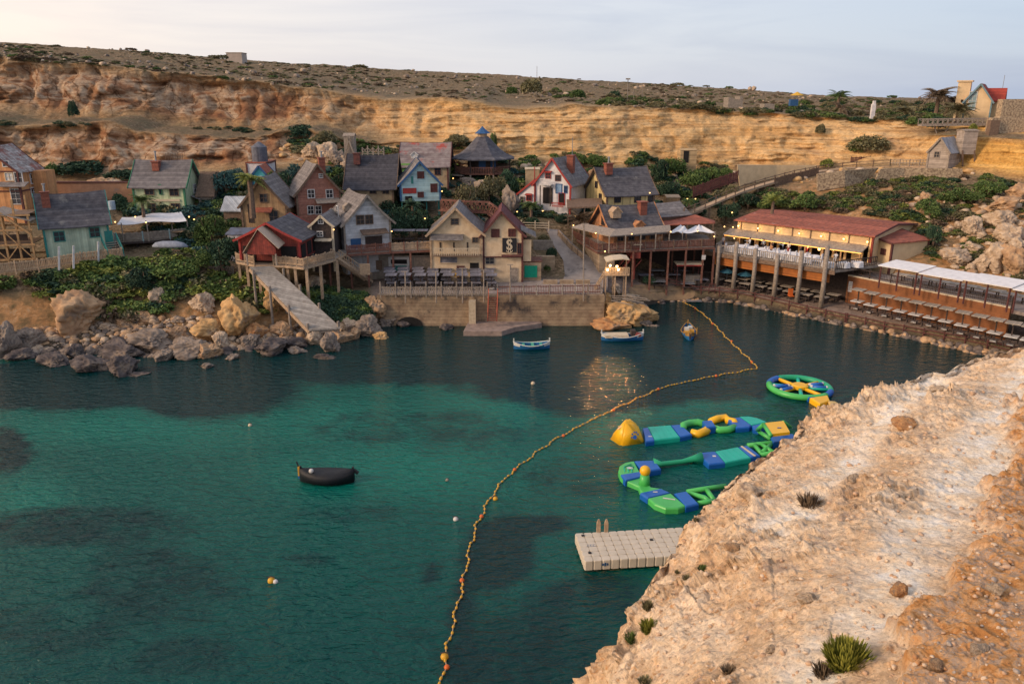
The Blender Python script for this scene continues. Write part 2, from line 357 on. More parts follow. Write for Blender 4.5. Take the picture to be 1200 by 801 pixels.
def land_material():
	def a_crack(src):
		q = N.new('ShaderNodeMapRange'); q.inputs['To Min'].default_value = 0.25; q.inputs['To Max'].default_value = 0.95; L.new(src, q.inputs['Value']); return q.outputs[0]
	m = bpy.data.materials.new('limestone_land'); m.use_nodes = True; nt = m.node_tree; N = nt.nodes; L = nt.links; b = _bsdf(nt)
	b.inputs['Roughness'].default_value = 0.95; b.inputs['Specular IOR Level'].default_value = 0.1
	tc = N.new('ShaderNodeTexCoord')
	def noise(scale, det=6, rough=0.6, st=(1, 1, 1), dist=0):
		mp = N.new('ShaderNodeMapping'); mp.inputs['Scale'].default_value = st; L.new(tc.outputs['Object'], mp.inputs[0])
		n = N.new('ShaderNodeTexNoise'); n.inputs['Scale'].default_value = scale; n.inputs['Detail'].default_value = det; n.inputs['Roughness'].default_value = rough
		n.inputs['Distortion'].default_value = dist
		L.new(mp.outputs[0], n.inputs['Vector']); return n.outputs['Fac']
	def ramp(src, *stops):
		r = N.new('ShaderNodeValToRGB'); e = r.color_ramp.elements
		e[0].position = stops[0][0]; e[0].color = (*stops[0][1], 1); e[1].position = stops[-1][0]; e[1].color = (*stops[-1][1], 1)
		for p, c in stops[1:-1]: q = e.new(p); q.color = (*c, 1)
		L.new(src, r.inputs[0]); return r.outputs[0]
	def mix(f, a, c, bt='MIX'):
		x = N.new('ShaderNodeMix'); x.data_type = 'RGBA'; x.blend_type = bt
		for s, v in ((0, f), (6, a), (7, c)):
			if hasattr(v, 'links'): L.new(v, x.inputs[s])
			else: x.inputs[s].default_value = v if s == 0 else (*v, 1)
		return x.outputs[2]
	a1 = N.new('ShaderNodeVertexColor'); a1.layer_name = 'land'; s1 = N.new('ShaderNodeSeparateColor'); L.new(a1.outputs[0], s1.inputs[0])
	a2 = N.new('ShaderNodeVertexColor'); a2.layer_name = 'land2'; s2 = N.new('ShaderNodeSeparateColor'); L.new(a2.outputs[0], s2.inputs[0])
	strata = noise(0.35, 7, 0.62, (0.10, 0.10, 2.2), 0.8)
	blot = noise(0.16, 7, 0.65, (1, 1, 1.6), 0.5)
	fine = noise(2.2, 6, 0.7)
	cream = ramp(strata, (0.28, (0.36, 0.20, 0.09)), (0.40, (0.58, 0.34, 0.14)), (0.50, (0.72, 0.50, 0.26)), (0.60, (0.64, 0.39, 0.165)), (0.74, (0.46, 0.28, 0.14)))
	redd = ramp(blot, (0.30, (0.11, 0.07, 0.055)), (0.40, (0.25, 0.12, 0.065)), (0.48, (0.35, 0.195, 0.105)), (0.56, (0.49, 0.37, 0.26)), (0.63, (0.28, 0.145, 0.08)), (0.74, (0.17, 0.115, 0.085)))
	cream = mix(ramp(blot, (0.33, (0.6,) * 3), (0.45, (0.0,) * 3)), cream, (0.30, 0.19, 0.12))
	rock = mix(s1.outputs[1], cream, redd)
	rock = mix(s2.outputs[2], rock, ramp(strata, (0.3, (0.52, 0.28, 0.08)), (0.5, (0.72, 0.43, 0.13)), (0.7, (0.80, 0.56, 0.26))))
	rock = mix(0.75, rock, ramp(fine, (0.3, (0.6,) * 3), (0.62, (1.12,) * 3)), 'MULTIPLY')
	vm = N.new('ShaderNodeMapping'); vm.inputs['Scale'].default_value = (1, 1, 0.55); L.new(tc.outputs['Object'], vm.inputs[0])
	wv = N.new('ShaderNodeMix'); wv.data_type = 'VECTOR'; wv.inputs[0].default_value = 0.12; L.new(vm.outputs[0], wv.inputs[4])
	wn = N.new('ShaderNodeTexNoise'); wn.inputs['Scale'].default_value = 0.6; wn.inputs['Detail'].default_value = 5; L.new(tc.outputs['Object'], wn.inputs['Vector'])
	sc = N.new('ShaderNodeVectorMath'); sc.operation = 'SCALE'; sc.inputs['Scale'].default_value = 14; L.new(wn.outputs['Color'], sc.inputs[0]); L.new(sc.outputs[0], wv.inputs[5])
	vo = N.new('ShaderNodeTexVoronoi'); vo.feature = 'DISTANCE_TO_EDGE'; vo.inputs['Scale'].default_value = 0.30; L.new(wv.outputs[1], vo.inputs['Vector'])
	crack = ramp(vo.outputs['Distance'], (0.0, (0.34, 0.30, 0.28)), (0.035, (0.85, 0.83, 0.82)), (0.09, (1, 1, 1)))
	rock = mix(a_crack(s1.outputs[1]), rock, crack, 'MULTIPLY')
	pits = ramp(noise(1.1, 7, 0.75, (1, 1, 1.5), 1.2), (0.34, (0.42, 0.36, 0.33)), (0.44, (1, 1, 1)))
	rock = mix(0.85, rock, pits, 'MULTIPLY')
	rock = mix(0.9, rock, ramp(noise(0.5, 8, 0.75, (0.16, 0.16, 4.5), 0.7), (0.36, (0.58, 0.50, 0.44)), (0.45, (0.97, 0.95, 0.93)), (0.6, (1.08, 1.07, 1.05))), 'MULTIPLY')
	scrub = ramp(fine, (0.34, (0.05, 0.045, 0.028)), (0.45, (0.14, 0.098, 0.058)), (0.56, (0.26, 0.185, 0.115)), (0.7, (0.36, 0.28, 0.19)))
	ground = mix(ramp(noise(0.5), (0.45, (0, 0, 0)), (0.6, (1, 1, 1))), scrub, (0.16, 0.13, 0.08))
	soil = ramp(noise(0.9, 6), (0.3, (0.13, 0.10, 0.05)), (0.44, (0.27, 0.17, 0.085)), (0.55, (0.42, 0.23, 0.105)), (0.68, (0.46, 0.33, 0.2)))
	c = mix(s1.outputs[2], ground, soil)
	c = mix(s2.outputs[1], c, ramp(noise(0.8), (0.3, (0.17, 0.13, 0.11)), (0.7, (0.30, 0.23, 0.19))))
	c = mix(s1.outputs[0], c, rock)
	c = mix(s2.outputs[0], c, (0.05, 0.045, 0.04))
	L.new(c, b.inputs['Base Color'])
	bp = N.new('ShaderNodeBump'); bp.inputs['Strength'].default_value = 0.8; bp.inputs['Distance'].default_value = 0.5; L.new(noise(0.9, 8, 0.68, (1, 1, 2.0)), bp.inputs['Height'])
	b2 = N.new('ShaderNodeBump'); b2.inputs['Strength'].default_value = 0.9; b2.inputs['Distance'].default_value = 0.35; L.new(noise(0.6, 8, 0.7, (0.3, 0.3, 5.0), 0.5), b2.inputs['Height']); L.new(bp.outputs[0], b2.inputs['Normal']); L.new(b2.outputs[0], b.inputs['Normal'])
	return m
terrain, BVH = build_land()
def hit(px, py, up=0):
	d = ray(px, py).normalized(); r = BVH.ray_cast(ORG, d, 2000)
	return r[0] if r[0] is not None else P(px, py, 110)
def gz(x, y):
	r = BVH.ray_cast(Vector((x, y, 200)), Vector((0, 0, -1)), 400); return r[0].z if r[0] is not None else 0.0
# ------------------------------------------------------------------ the water
WEED_AND_REFLECTION = [  # dark sea-grass beds, plus painted cliff and village reflections along the far shore: photo px, py, half width px, half height px, strength
 (60, 445, 260, 22, 1), (250, 455, 90, 28, .9), (0, 530, 18, 26, 1), (90, 625, 120, 24, .55), (190, 690, 90, 40, .45), (60, 740, 90, 25, .4), (330, 425, 190, 18, 1), (560, 420, 230, 26, 1), (700, 445, 150, 30, 1),
 (880, 395, 260, 36, .9), (1030, 420, 150, 40, .9), (860, 450, 120, 22, .75), (960, 480, 60, 24, .6),
 (590, 640, 34, 40, .95), (620, 610, 44, 10, .9), (555, 730, 18, 90, .8), (504, 671, 14, 11, .8), (640, 770, 90, 55, .6), (700, 700, 60, 30, .6), (370, 655, 26, 9, .45), (500, 745, 24, 9, .4), (700, 555, 90, 22, .35),
 (560, 385, 300, 26, 1), (480, 500, 120, 14, .35), (220, 775, 60, 20, .5), (780, 540, 60, 16, .3), (530, 515, 60, 14, .25), (420, 600, 50, 8, .3),
]
def build_water():
	V = []; rowsn = 170; coln = 220
	ys = np.concatenate([np.linspace(-60, 12, 10), np.geomspace(14, 135, rowsn)])
	xs_ = np.linspace(-1, 1, coln)
	XX = np.zeros((len(ys), coln)); YY = np.zeros_like(XX)
	for i, y in enumerate(ys): XX[i] = xs_ * (95 + max(y, 0) * 0.45); YY[i] = y
	s = YY * CP + CAMZ * SP; s = np.maximum(s, 1.0)   # depth along the view axis for z = 0
	px = 600 + FPX * XX / s; py = 400.5 - FPX * (YY * SP - CAMZ * CP) / s
	nx = 9 * fbm(XX, YY, XX * 0, 0.07, 4, 5); ny = fbm(XX, YY, XX * 0, 0.09, 4, 9)
	px = px + nx * 3; py = py + ny * 16
	w = np.zeros_like(px)
	for (a, b, c, d, k) in WEED_AND_REFLECTION:
		r = np.sqrt(((px - a) / c) ** 2 + ((py - b) / d) ** 2)
		w = np.maximum(w, k * np.clip(1.45 - r, 0, 0.6) / 0.6)
	near = np.clip((py - 480) / 300, 0, 1)       # deeper, darker water towards the camera
	sh = np.zeros_like(px)
	for (a, b, c, d) in ((130, 500, 200, 26), (30, 590, 60, 30), (470, 545, 170, 40), (800, 372, 60, 12), (380, 495, 120, 20), (560, 480, 70, 26), (800, 470, 120, 20)):
		sh = np.maximum(sh, np.clip(1.3 - np.sqrt(((px - a) / c) ** 2 + ((py - b) / d) ** 2), 0, 1))
	at = {'bed': np.stack([w, near, sh], -1).reshape(-1, 3)}
	V = np.stack([XX, YY, XX * 0], -1).reshape(-1, 3)
	m = bpy.data.materials.new('sea_water'); m.use_nodes = True; nt = m.node_tree; N = nt.nodes; L = nt.links; b = _bsdf(nt)
	a1 = N.new('ShaderNodeVertexColor'); a1.layer_name = 'bed'; sp = N.new('ShaderNodeSeparateColor'); L.new(a1.outputs[0], sp.inputs[0])
	tc = N.new('ShaderNodeTexCoord')
	def noise(scale, det=4, rough=0.5, st=(1, 1, 1), rz=0, dist=0):
		mp = N.new('ShaderNodeMapping'); mp.inputs['Scale'].default_value = st; mp.inputs['Rotation'].default_value = (0, 0, rz); L.new(tc.outputs['Object'], mp.inputs[0])
		n = N.new('ShaderNodeTexNoise'); n.inputs['Scale'].default_value = scale; n.inputs['Detail'].default_value = det; n.inputs['Roughness'].default_value = rough; n.inputs['Distortion'].default_value = dist
		L.new(mp.outputs[0], n.inputs['Vector']); return n.outputs['Fac']
	def mix(f, a, c, bt='MIX'):
		x = N.new('ShaderNodeMix'); x.data_type = 'RGBA'; x.blend_type = bt
		for s_, v in ((0, f), (6, a), (7, c)):
			if hasattr(v, 'links'): L.new(v, x.inputs[s_])
			else: x.inputs[s_].default_value = v if s_ == 0 else (*v, 1)
		return x.outputs[2]
	c = mix(sp.outputs[1], (0.000, 0.088, 0.070), (0.000, 0.052, 0.048))
	c = mix(sp.outputs[2], c, (0.002, 0.125, 0.096))
	ad = N.new('ShaderNodeMath'); ad.operation = 'MULTIPLY_ADD'; L.new(noise(0.42, 9, 0.72, (1, 1, 1), 0, 0.5), ad.inputs[0]); ad.inputs[1].default_value = 1.5
	sb = N.new('ShaderNodeMath'); sb.operation = 'SUBTRACT'; L.new(sp.outputs[0], sb.inputs[0]); sb.inputs[1].default_value = 0.80; L.new(sb.outputs[0], ad.inputs[2])
	cl = N.new('ShaderNodeMapRange'); cl.inputs['From Min'].default_value = 0.08; cl.inputs['From Max'].default_value = 0.62; L.new(ad.outputs[0], cl.inputs['Value'])
	c = mix(cl.outputs[0], c, (0.0, 0.024, 0.027))
	L.new(c, b.inputs['Base Color'])
	b.inputs['Roughness'].default_value = 0.06; b.inputs['IOR'].default_value = 1.33; b.inputs['Specular IOR Level'].default_value = 0.32
	b1 = N.new('ShaderNodeBump'); b1.inputs['Strength'].default_value = 1.0; b1.inputs['Distance'].default_value = 0.055
	w1 = noise(0.85, 3, 0.5, (1, 2.1, 1), R(-24), 0.6)
	w2 = noise(2.6, 4, 0.55, (1, 1.7, 1), R(12), 0.3)
	sm = N.new('ShaderNodeMath'); sm.operation = 'MULTIPLY_ADD'; L.new(w2, sm.inputs[0]); sm.inputs[1].default_value = 0.38; L.new(w1, sm.inputs[2])
	L.new(sm.outputs[0], b1.inputs['Height']); b1.inputs['Distance'].default_value = 0.30
	L.new(b1.outputs[0], b.inputs['Normal'])
	me = np_mesh('water', V, grid_faces(len(ys), coln), m, True, at)
	tag(link('water', me), 'rippled teal bay water with sea-grass beds and painted dark reflections', kind='structure')
build_water()
# ------------------------------------------------------------------ the near headland the photographer stands on
FG_EDGE = [(640, 1000, 10), (690, 880, 12), (706, 801, 14), (717, 745, 16), (733, 703, 17.5), (752, 668, 18.5), (796, 622, 20.5), (827, 582, 22), (863, 545, 24), (897, 520, 25.5), (926, 500, 27), (948, 487, 28.5), (978, 468, 30), (1030, 448, 31.5), (1075, 432, 33), (1135, 415, 34.5), (1200, 397, 36), (1300, 378, 40), (1500, 352, 50)]
FG_IN = [(800, 1400, 4.2), (860, 1400, 4.2), (930, 1350, 4.3), (1000, 1300, 4.4), (1060, 1270, 4.5), (1120, 1240, 4.6), (1180, 1210, 4.7), (1240, 1180, 4.8), (1300, 1140, 5), (1360, 1100, 5.2), (1420, 1050, 5.5), (1480, 1000, 6), (1540, 960, 6.6), (1600, 920, 7.3), (1660, 880, 8.2), (1720, 840, 9.4), (1800, 780, 11.5), (1900, 700, 16), (2100, 600, 24)]
def build_headland():
	nU, nK = 900, 560
	u = np.linspace(0, len(FG_EDGE) - 1, nU); idx = np.arange(len(FG_EDGE))
	E = np.array([[a, b, 1 / c] for a, b, c in FG_EDGE]); I = np.array([[a, b, 1 / c] for a, b, c in FG_IN])
	def samp(T): return np.stack([np.interp(u, idx, T[:, k]) for k in range(3)], -1)
	Ee, Ii = samp(E), samp(I)
	k9 = 25
	for T in (Ee, Ii):
		for k in range(3): T[:, k] = np.convolve(np.pad(T[:, k], k9 // 2, mode='edge'), np.ones(k9) / k9, mode='valid')
	k = np.linspace(0, 1, nK) ** 1.25
	A = Ee[None] * (1 - k[:, None, None]) + Ii[None] * k[:, None, None]
	px, py, inv = A[..., 0], A[..., 1], A[..., 2]
	v = (400.5 - py) / FPX; dy = CP + v * SP; dz = -SP + v * CP; dx = (px - 600) / FPX
	Y = 1 / inv; X = dx / dy * Y; Zz = CAMZ + dz / dy * Y
	nS = 90; sk = []
	e = np.stack([X[0], Y[0], Zz[0]], -1)
	tan = np.gradient(e, axis=0); nrm = np.stack([-tan[:, 1], tan[:, 0]], -1); nrm /= np.linalg.norm(nrm, axis=1)[:, None] + 1e-9
	if nrm[:, 0].mean() > 0: nrm = -nrm
	for i in range(nS, 0, -1):
		t = i / nS; z = e[:, 2] * (1 - t) + (-1.5) * t
		off = 0.25 + 2.2 * t + 0.8 * math.sin(t * 7)* t
		off = off * min(1, t * 6) 
		sk.append(np.stack([e[:, 0] + nrm[:, 0] * off, e[:, 1] + nrm[:, 1] * off, z], -1))
	S = np.concatenate([np.stack(sk), np.stack([X, Y, Zz], -1)], 0)
	x, y, z = S[..., 0], S[..., 1], S[..., 2]
	du = np.gradient(S, axis=1); dk = np.gradient(S, axis=0)
	n = np.cross(du, dk); n /= np.linalg.norm(n, axis=-1)[..., None] + 1e-9
	if n[nS + 100:, :, 2].mean() < 0: n = -n
	big = fbm(x, y, z, 0.16, 3, 3); med = fbm(x, y, z, 0.55, 4, 13, ridged=True); fin = fbm(x, y, z, 2.3, 4, 29)
	c1, i1 = cell(x, y, z, 2.0, 3); c2, i2 = cell(x, y, z, 4.6, 7); c3, i3 = cell(x, y, z, 10.0, 11)
	PXf = np.concatenate([np.repeat(px[:1], nS, 0), px], 0); PYf = np.concatenate([np.repeat(py[:1], nS, 0), py], 0)
	wob = 48 * fbm(x, y, z, 0.7, 4, 41) ; wob2 = 40 * fbm(x, y, z, 2.2, 4, 43)
	def lin(pts, q): return np.interp(q, [p[0] for p in pts], [p[1] for p in pts])
	ledge_x = lin([(380, 1230), (520, 1190), (560, 1150), (640, 1120), (690, 1085), (720, 1030), (760, 1030), (801, 1050), (1000, 1080)], PYf) + wob + wob2
	ledge = np.clip((PXf - ledge_x) / 22, 0, 1)
	streak_x = lin([(380, 1260), (500, 1170), (560, 1130), (620, 1070), (700, 1010), (760, 950), (900, 900)], PYf)
	streak = np.exp(-((PXf - streak_x) / 46) ** 2)
	s2x = lin([(380, 1120), (450, 1085), (520, 1000), (560, 960), (620, 900), (800, 800)], PYf)
	streak2 = 0.7 * np.exp(-((PXf - s2x) / 26) ** 2) * (PYf < 620)
	chalk = np.clip(np.maximum(streak, streak2) * (1.35 + 1.7 * fbm(x, y, z, 0.8, 5, 47)), 0, 1) * (1 - ledge)
	stones = np.clip(0.42 - c1, 0, 1) * (i1 > 0.62) * 0.9 + np.clip(0.45 - c2, 0, 1) * (i2 > 0.55) * 0.42 + np.clip(0.45 - c3, 0, 1) * (i3 > 0.45) * 0.2
	dst = (np.abs(Y).mean())
	sz = np.clip(np.sqrt(x * x + y * y + (z - CAMZ) ** 2) / 22, 0.25, 1)
	msk = np.clip(.45 + 1.7 * fbm(x, y, z, 0.32, 4, 111), 0.12, 1.25)
	d = -0.28 * sz + 0.5 * big * sz + (0.30 * med * msk + 0.09 * fin) * sz * (1 - 0.6 * chalk) + stones * sz * msk * (1 - 0.75 * chalk) * 0.75
	d = d + ledge * 0.20 * np.clip(sz * 1.6, 0.4, 1) + ledge * 0.10 * fbm(x, y, z, 3.4, 4, 61, ridged=True)
	d = d + 0.05 * fbm(x, y, z, 7, 2, 67) * sz
	rowi = np.arange(S.shape[0])[:, None]
	edgeb = np.clip(1 - np.abs(rowi - nS) / 60.0, 0, 1)
	ck, ci = cell(x * 1.0, y * 1.0, z * 1.6, 0.75, 91); d = d + 0.26 * sz * msk * (ci - .5) * (1 - .7 * chalk) + 0.10 * sz * msk * np.floor(3.2 * (fbm(x, y, z, .9, 4, 93) + .5)) * (1 - .6 * chalk)
	d = d + edgeb * 0.35 * fbm(x, y, z, 1.1, 4, 77, ridged=True) * np.clip(sz, .5, 1) - edgeb * 0.38
	skirtw = np.clip((nS - rowi) / 30.0, 0, 1); d = d + skirtw * (0.9 * fbm(x, y, z, 0.35, 4, 81, ridged=True))
	V = S + n * d[..., None]
	at = {'rk': np.stack([chalk, ledge, np.clip(stones * 3 + 0 * x, 0, 1)], -1).reshape(-1, 3)}
	m = bpy.data.materials.new('headland_rock'); m.use_nodes = True; nt = m.node_tree; N = nt.nodes; L = nt.links; b = _bsdf(nt)
	b.inputs['Roughness'].default_value = 0.95; b.inputs['Specular IOR Level'].default_value = 0.15
	tc = N.new('ShaderNodeTexCoord')
	def noise(scale, det=6, rough=0.6, dist=0):
		nn = N.new('ShaderNodeTexNoise'); nn.inputs['Scale'].default_value = scale; nn.inputs['Detail'].default_value = det; nn.inputs['Roughness'].default_value = rough; nn.inputs['Distortion'].default_value = dist
		L.new(tc.outputs['Object'], nn.inputs['Vector']); return nn.outputs['Fac']
	def ramp(src, *stops):
		r = N.new('ShaderNodeValToRGB'); e_ = r.color_ramp.elements
		e_[0].position = stops[0][0]; e_[0].color = (*stops[0][1], 1); e_[1].position = stops[-1][0]; e_[1].color = (*stops[-1][1], 1)
		for p, c in stops[1:-1]: q = e_.new(p); q.color = (*c, 1)
		L.new(src, r.inputs[0]); return r.outputs[0]
	def mix(f, a, c, bt='MIX'):
		xx = N.new('ShaderNodeMix'); xx.data_type = 'RGBA'; xx.blend_type = bt
		for s_, v_ in ((0, f), (6, a), (7, c)):
			if hasattr(v_, 'links'): L.new(v_, xx.inputs[s_])
			else: xx.inputs[s_].default_value = v_ if s_ == 0 else (*v_, 1)
		return xx.outputs[2]
	a1 = N.new('ShaderNodeVertexColor'); a1.layer_name = 'rk'; sp = N.new('ShaderNodeSeparateColor'); L.new(a1.outputs[0], sp.inputs[0])
	base = ramp(noise(0.7, 8, 0.68, 0.4), (0.30, (0.52, 0.33, 0.19)), (0.44, (0.69, 0.49, 0.31)), (0.54, (0.78, 0.60, 0.42)), (0.68, (0.84, 0.70, 0.54)))
	base = mix(ramp(noise(1.9, 7, 0.7), (0.52, (0, 0, 0)), (0.66, (0.8, 0.8, 0.8))), base, (0.40, 0.30, 0.24))
	base = mix(ramp(noise(6.0, 6, 0.7), (0.56, (0, 0, 0)), (0.66, (0.8, 0.8, 0.8))), base, (0.50, 0.24, 0.08))
	vo = N.new('ShaderNodeTexVoronoi'); vo.inputs['Scale'].default_value = 7.5; L.new(tc.outputs['Object'], vo.inputs['Vector'])
	vs = N.new('ShaderNodeSeparateColor'); L.new(vo.outputs['Color'], vs.inputs[0])
	base = mix(0.45, base, ramp(vs.outputs[0], (0.0, (0.62, 0.60, 0.58)), (0.5, (1.0, 1.0, 1.0)), (1.0, (1.3, 1.25, 1.2))), 'MULTIPLY')
	base = mix(0.9, base, ramp(noise(3.2, 9, 0.8, 0.8), (0.36, (0.60, 0.50, 0.42)), (0.43, (0.96, 0.95, 0.93)), (0.7, (1.1, 1.1, 1.1))), 'MULTIPLY')
	base = mix(sp.outputs[0], base, ramp(noise(1.4, 6), (0.35, (0.80, 0.60, 0.40)), (0.5, (0.88, 0.77, 0.62)), (0.62, (0.90, 0.85, 0.77))))
	org = ramp(noise(1.6, 8, 0.7, 0.5), (0.32, (0.28, 0.15, 0.08)), (0.42, (0.56, 0.26, 0.085)), (0.49, (0.66, 0.38, 0.18)), (0.55, (0.46, 0.35, 0.27)), (0.62, (0.66, 0.33, 0.12)), (0.74, (0.56, 0.42, 0.30)))
	base = mix(sp.outputs[1], base, org)
	base = mix(0.6, base, ramp(noise(16, 5, 0.7), (0.32, (0.70,) * 3), (0.6, (1.08,) * 3)), 'MULTIPLY')
	L.new(base, b.inputs['Base Color'])
	bp = N.new('ShaderNodeBump'); bp.inputs['Strength'].default_value = 1.0; bp.inputs['Distance'].default_value = 0.10; L.new(noise(9, 8, 0.72), bp.inputs['Height'])
	b2 = N.new('ShaderNodeBump'); b2.inputs['Strength'].default_value = 0.5; b2.inputs['Distance'].default_value = 0.05; L.new(vo.outputs['Distance'], b2.inputs['Height']); b2.invert = True
	L.new(bp.outputs[0], b2.inputs['Normal']); L.new(b2.outputs[0], b.inputs['Normal'])
	F = grid_faces(V.shape[0], V.shape[1])
	me = np_mesh('headland', V.reshape(-1, 3), F, m, True, at)
	o = link('near_headland_terrain', me); tag(o, 'crumbling pink and cream rock slope in the lower right with a chalky streak', kind='structure')
	Vc = V[::4, ::4]; Fc = grid_faces(Vc.shape[0], Vc.shape[1])
	return BVHTree.FromPolygons([Vector(p) for p in Vc.reshape(-1, 3)], Fc.tolist())
BVF = build_headland()
def hitf(px, py):
	r = BVF.ray_cast(ORG, ray(px, py).normalized(), 200); return (r[0], r[1]) if r[0] is not None else (None, None)
# ------------------------------------------------------------------ shared materials
def hexless(): pass
M_SLATE = mat('slate_shingle', (0.115, 0.11, 0.12), (0.06, 0.058, 0.068), scale=1.6, lines=('z', 0.28), line_dark=0.6, stain=(0.19, 0.18, 0.17, 0.56), bump=0.5)
M_DARKROOF = mat('dark_shingle', (0.075, 0.075, 0.09), (0.04, 0.04, 0.05), scale=1.8, lines=('z', 0.26), line_dark=0.6, stain=(0.13, 0.12, 0.12, 0.6), bump=0.5)
M_GREYROOF = mat('weathered_shingle', (0.23, 0.21, 0.205), (0.13, 0.12, 0.12), scale=1.8, lines=('z', 0.28), line_dark=0.62, stain=(0.10, 0.095, 0.1, 0.58), bump=0.5)
M_RUSTROOF = mat('rusty_shingle', (0.27, 0.23, 0.22), (0.17, 0.13, 0.13), scale=1.3, lines=('z', 0.3), line_dark=0.65, stain=(0.34, 0.07, 0.055, 0.53, 0.35), bump=0.5)
M_PATCHROOF = mat('flaking_shingle', (0.46, 0.44, 0.42), (0.20, 0.15, 0.14), scale=2.2, lines=('z', 0.3), line_dark=0.6, stain=(0.24, 0.10, 0.08, 0.50, 0.6), bump=0.5)
M_ORANGEROOF = mat('slate_with_tile_patch', (0.19, 0.175, 0.175), (0.12, 0.11, 0.115), scale=1.6, lines=('z', 0.28), line_dark=0.62, stain=(0.42, 0.18, 0.10, 0.60, 0.28), bump=0.5)
M_REDROOF = mat('red_tile', (0.37, 0.115, 0.07), (0.21, 0.07, 0.05), scale=2.0, lines=('z', 0.22), line_dark=0.7, stain=(0.40, 0.22, 0.18, 0.60, 0.8), bump=0.4)
M_MAROON = mat('maroon_shingle', (0.16, 0.05, 0.055), (0.09, 0.035, 0.04), scale=2, lines=('z', 0.28), bump=0.4)
M_REDPLANK = mat('red_plank', (0.27, 0.055, 0.04), (0.15, 0.035, 0.03), scale=2.4, lines=('h', 0.24), stain=(0.2, 0.09, 0.07, 0.62))
M_REDPAINT = mat('red_paint', (0.36, 0.04, 0.035), (0.24, 0.035, 0.03), rough=0.6, scale=4)
M_DKRED = mat('dark_red_wood', (0.14, 0.05, 0.045), (0.075, 0.034, 0.032), scale=4)
M_REDWOOD = mat('reddish_wood', (0.22, 0.10, 0.07), (0.12, 0.055, 0.045), scale=4, stretch=(1, 1, 1), stain=(0.27, 0.17, 0.13, 0.58))
M_BROWN = mat('brown_wood', (0.20, 0.135, 0.095), (0.11, 0.075, 0.055), scale=4)
M_GREYWOOD = mat('grey_wood', (0.33, 0.28, 0.23), (0.20, 0.165, 0.14), scale=4, stain=(0.38, 0.30, 0.22, 0.6))
M_TANWOOD = mat('tan_wood', (0.46, 0.34, 0.23), (0.30, 0.21, 0.14), scale=4)
M_RAWWOOD = mat('raw_timber', (0.50, 0.31, 0.15), (0.34, 0.19, 0.09), scale=4)
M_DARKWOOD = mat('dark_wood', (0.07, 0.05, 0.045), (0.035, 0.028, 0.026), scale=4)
M_DECK = mat('deck_board', (0.30, 0.26, 0.22), (0.19, 0.16, 0.14), scale=2.5, lines=('h', 0.2), stain=(0.36, 0.31, 0.25, 0.55))
M_PIERDECK = mat('pier_board', (0.40, 0.37, 0.33), (0.27, 0.245, 0.22), scale=2.0, lines=('y', 0.22), line_dark=0.6, stain=(0.30, 0.25, 0.20, 0.6))
M_PAVE = mat('paving', (0.34, 0.29, 0.26), (0.22, 0.18, 0.165), scale=1.0, stain=(0.16, 0.13, 0.12, 0.62))
M_GLASS = mat('window_glass', (0.03, 0.035, 0.045), (0.02, 0.022, 0.03), rough=0.15, spec=0.5, bump=0)
M_DARK = mat('painted_interior_shade', (0.018, 0.016, 0.016), (0.010, 0.009, 0.009), bump=0)  # near-black colour that paints the shade inside openings
M_WHITE = mat('white_paint', (0.62, 0.61, 0.60), (0.45, 0.44, 0.43), rough=0.7, scale=3)
M_WHITEWALL = mat('white_plaster', (0.70, 0.68, 0.68), (0.50, 0.48, 0.49), scale=1.6, stain=(0.42, 0.36, 0.33, 0.64))
M_GREYWALL = mat('flaking_white_wall', (0.56, 0.57, 0.59), (0.40, 0.41, 0.43), scale=1.6, stain=(0.22, 0.20, 0.20, 0.60), lines=('z', 0.3), line_dark=0.8)
M_BEIGE = mat('beige_plaster', (0.66, 0.52, 0.35), (0.50, 0.37, 0.24), scale=1.2, stain=(0.30, 0.21, 0.15, 0.62))
M_OCHRE = mat('ochre_board', (0.60, 0.30, 0.13), (0.46, 0.22, 0.10), scale=1.4, lines=('h', 0.3), line_dark=0.75, stain=(0.5, 0.28, 0.15, 0.58))
M_CYAN = mat('cyan_paint', (0.45, 0.53, 0.40), (0.33, 0.42, 0.33), scale=1.3, lines=('h', 0.26), line_dark=0.78, stain=(0.38, 0.25, 0.15, 0.60, 0.7))
M_TEAL = mat('teal_paint', (0.035, 0.22, 0.20), rough=0.6, scale=4)
M_GREENWALL = mat('lime_paint', (0.50, 0.56, 0.36), (0.38, 0.45, 0.28), scale=1.3, lines=('h', 0.3), line_dark=0.8, stain=(0.48, 0.42, 0.24, 0.60))
M_GREEN = mat('green_paint', (0.05, 0.20, 0.11), rough=0.6, scale=4)
M_TURQ = mat('turquoise_paint', (0.10, 0.44, 0.48), (0.06, 0.33, 0.38), scale=3, rough=0.6)
M_TAN = mat('tan_board', (0.42, 0.28, 0.15), (0.29, 0.18, 0.10), scale=1.6, lines=('h', 0.28), line_dark=0.7)
M_PINK = mat('pink_brick', (0.38, 0.18, 0.13), (0.27, 0.12, 0.09), scale=3, lines=('z', 0.16), line_dark=0.75, stain=(0.42, 0.32, 0.26, 0.60))
M_TANPL = mat('tan_plaster', (0.46, 0.35, 0.22), (0.33, 0.24, 0.15), scale=1.6, stain=(0.25, 0.17, 0.12, 0.62))
M_BLUEWALL = mat('pale_blue_board', (0.42, 0.58, 0.60), (0.30, 0.46, 0.50), scale=1.5, lines=('z', 0.3), line_dark=0.8, stain=(0.42, 0.42, 0.36, 0.58))
M_BLUE = mat('blue_paint', (0.03, 0.10, 0.24), rough=0.6, scale=4)
M_YELLOW = mat('yellow_board', (0.72, 0.58, 0.28), (0.58, 0.45, 0.22), scale=1.6, lines=('h', 1.2), line_dark=0.35, stain=(0.40, 0.28, 0.14, 0.63))
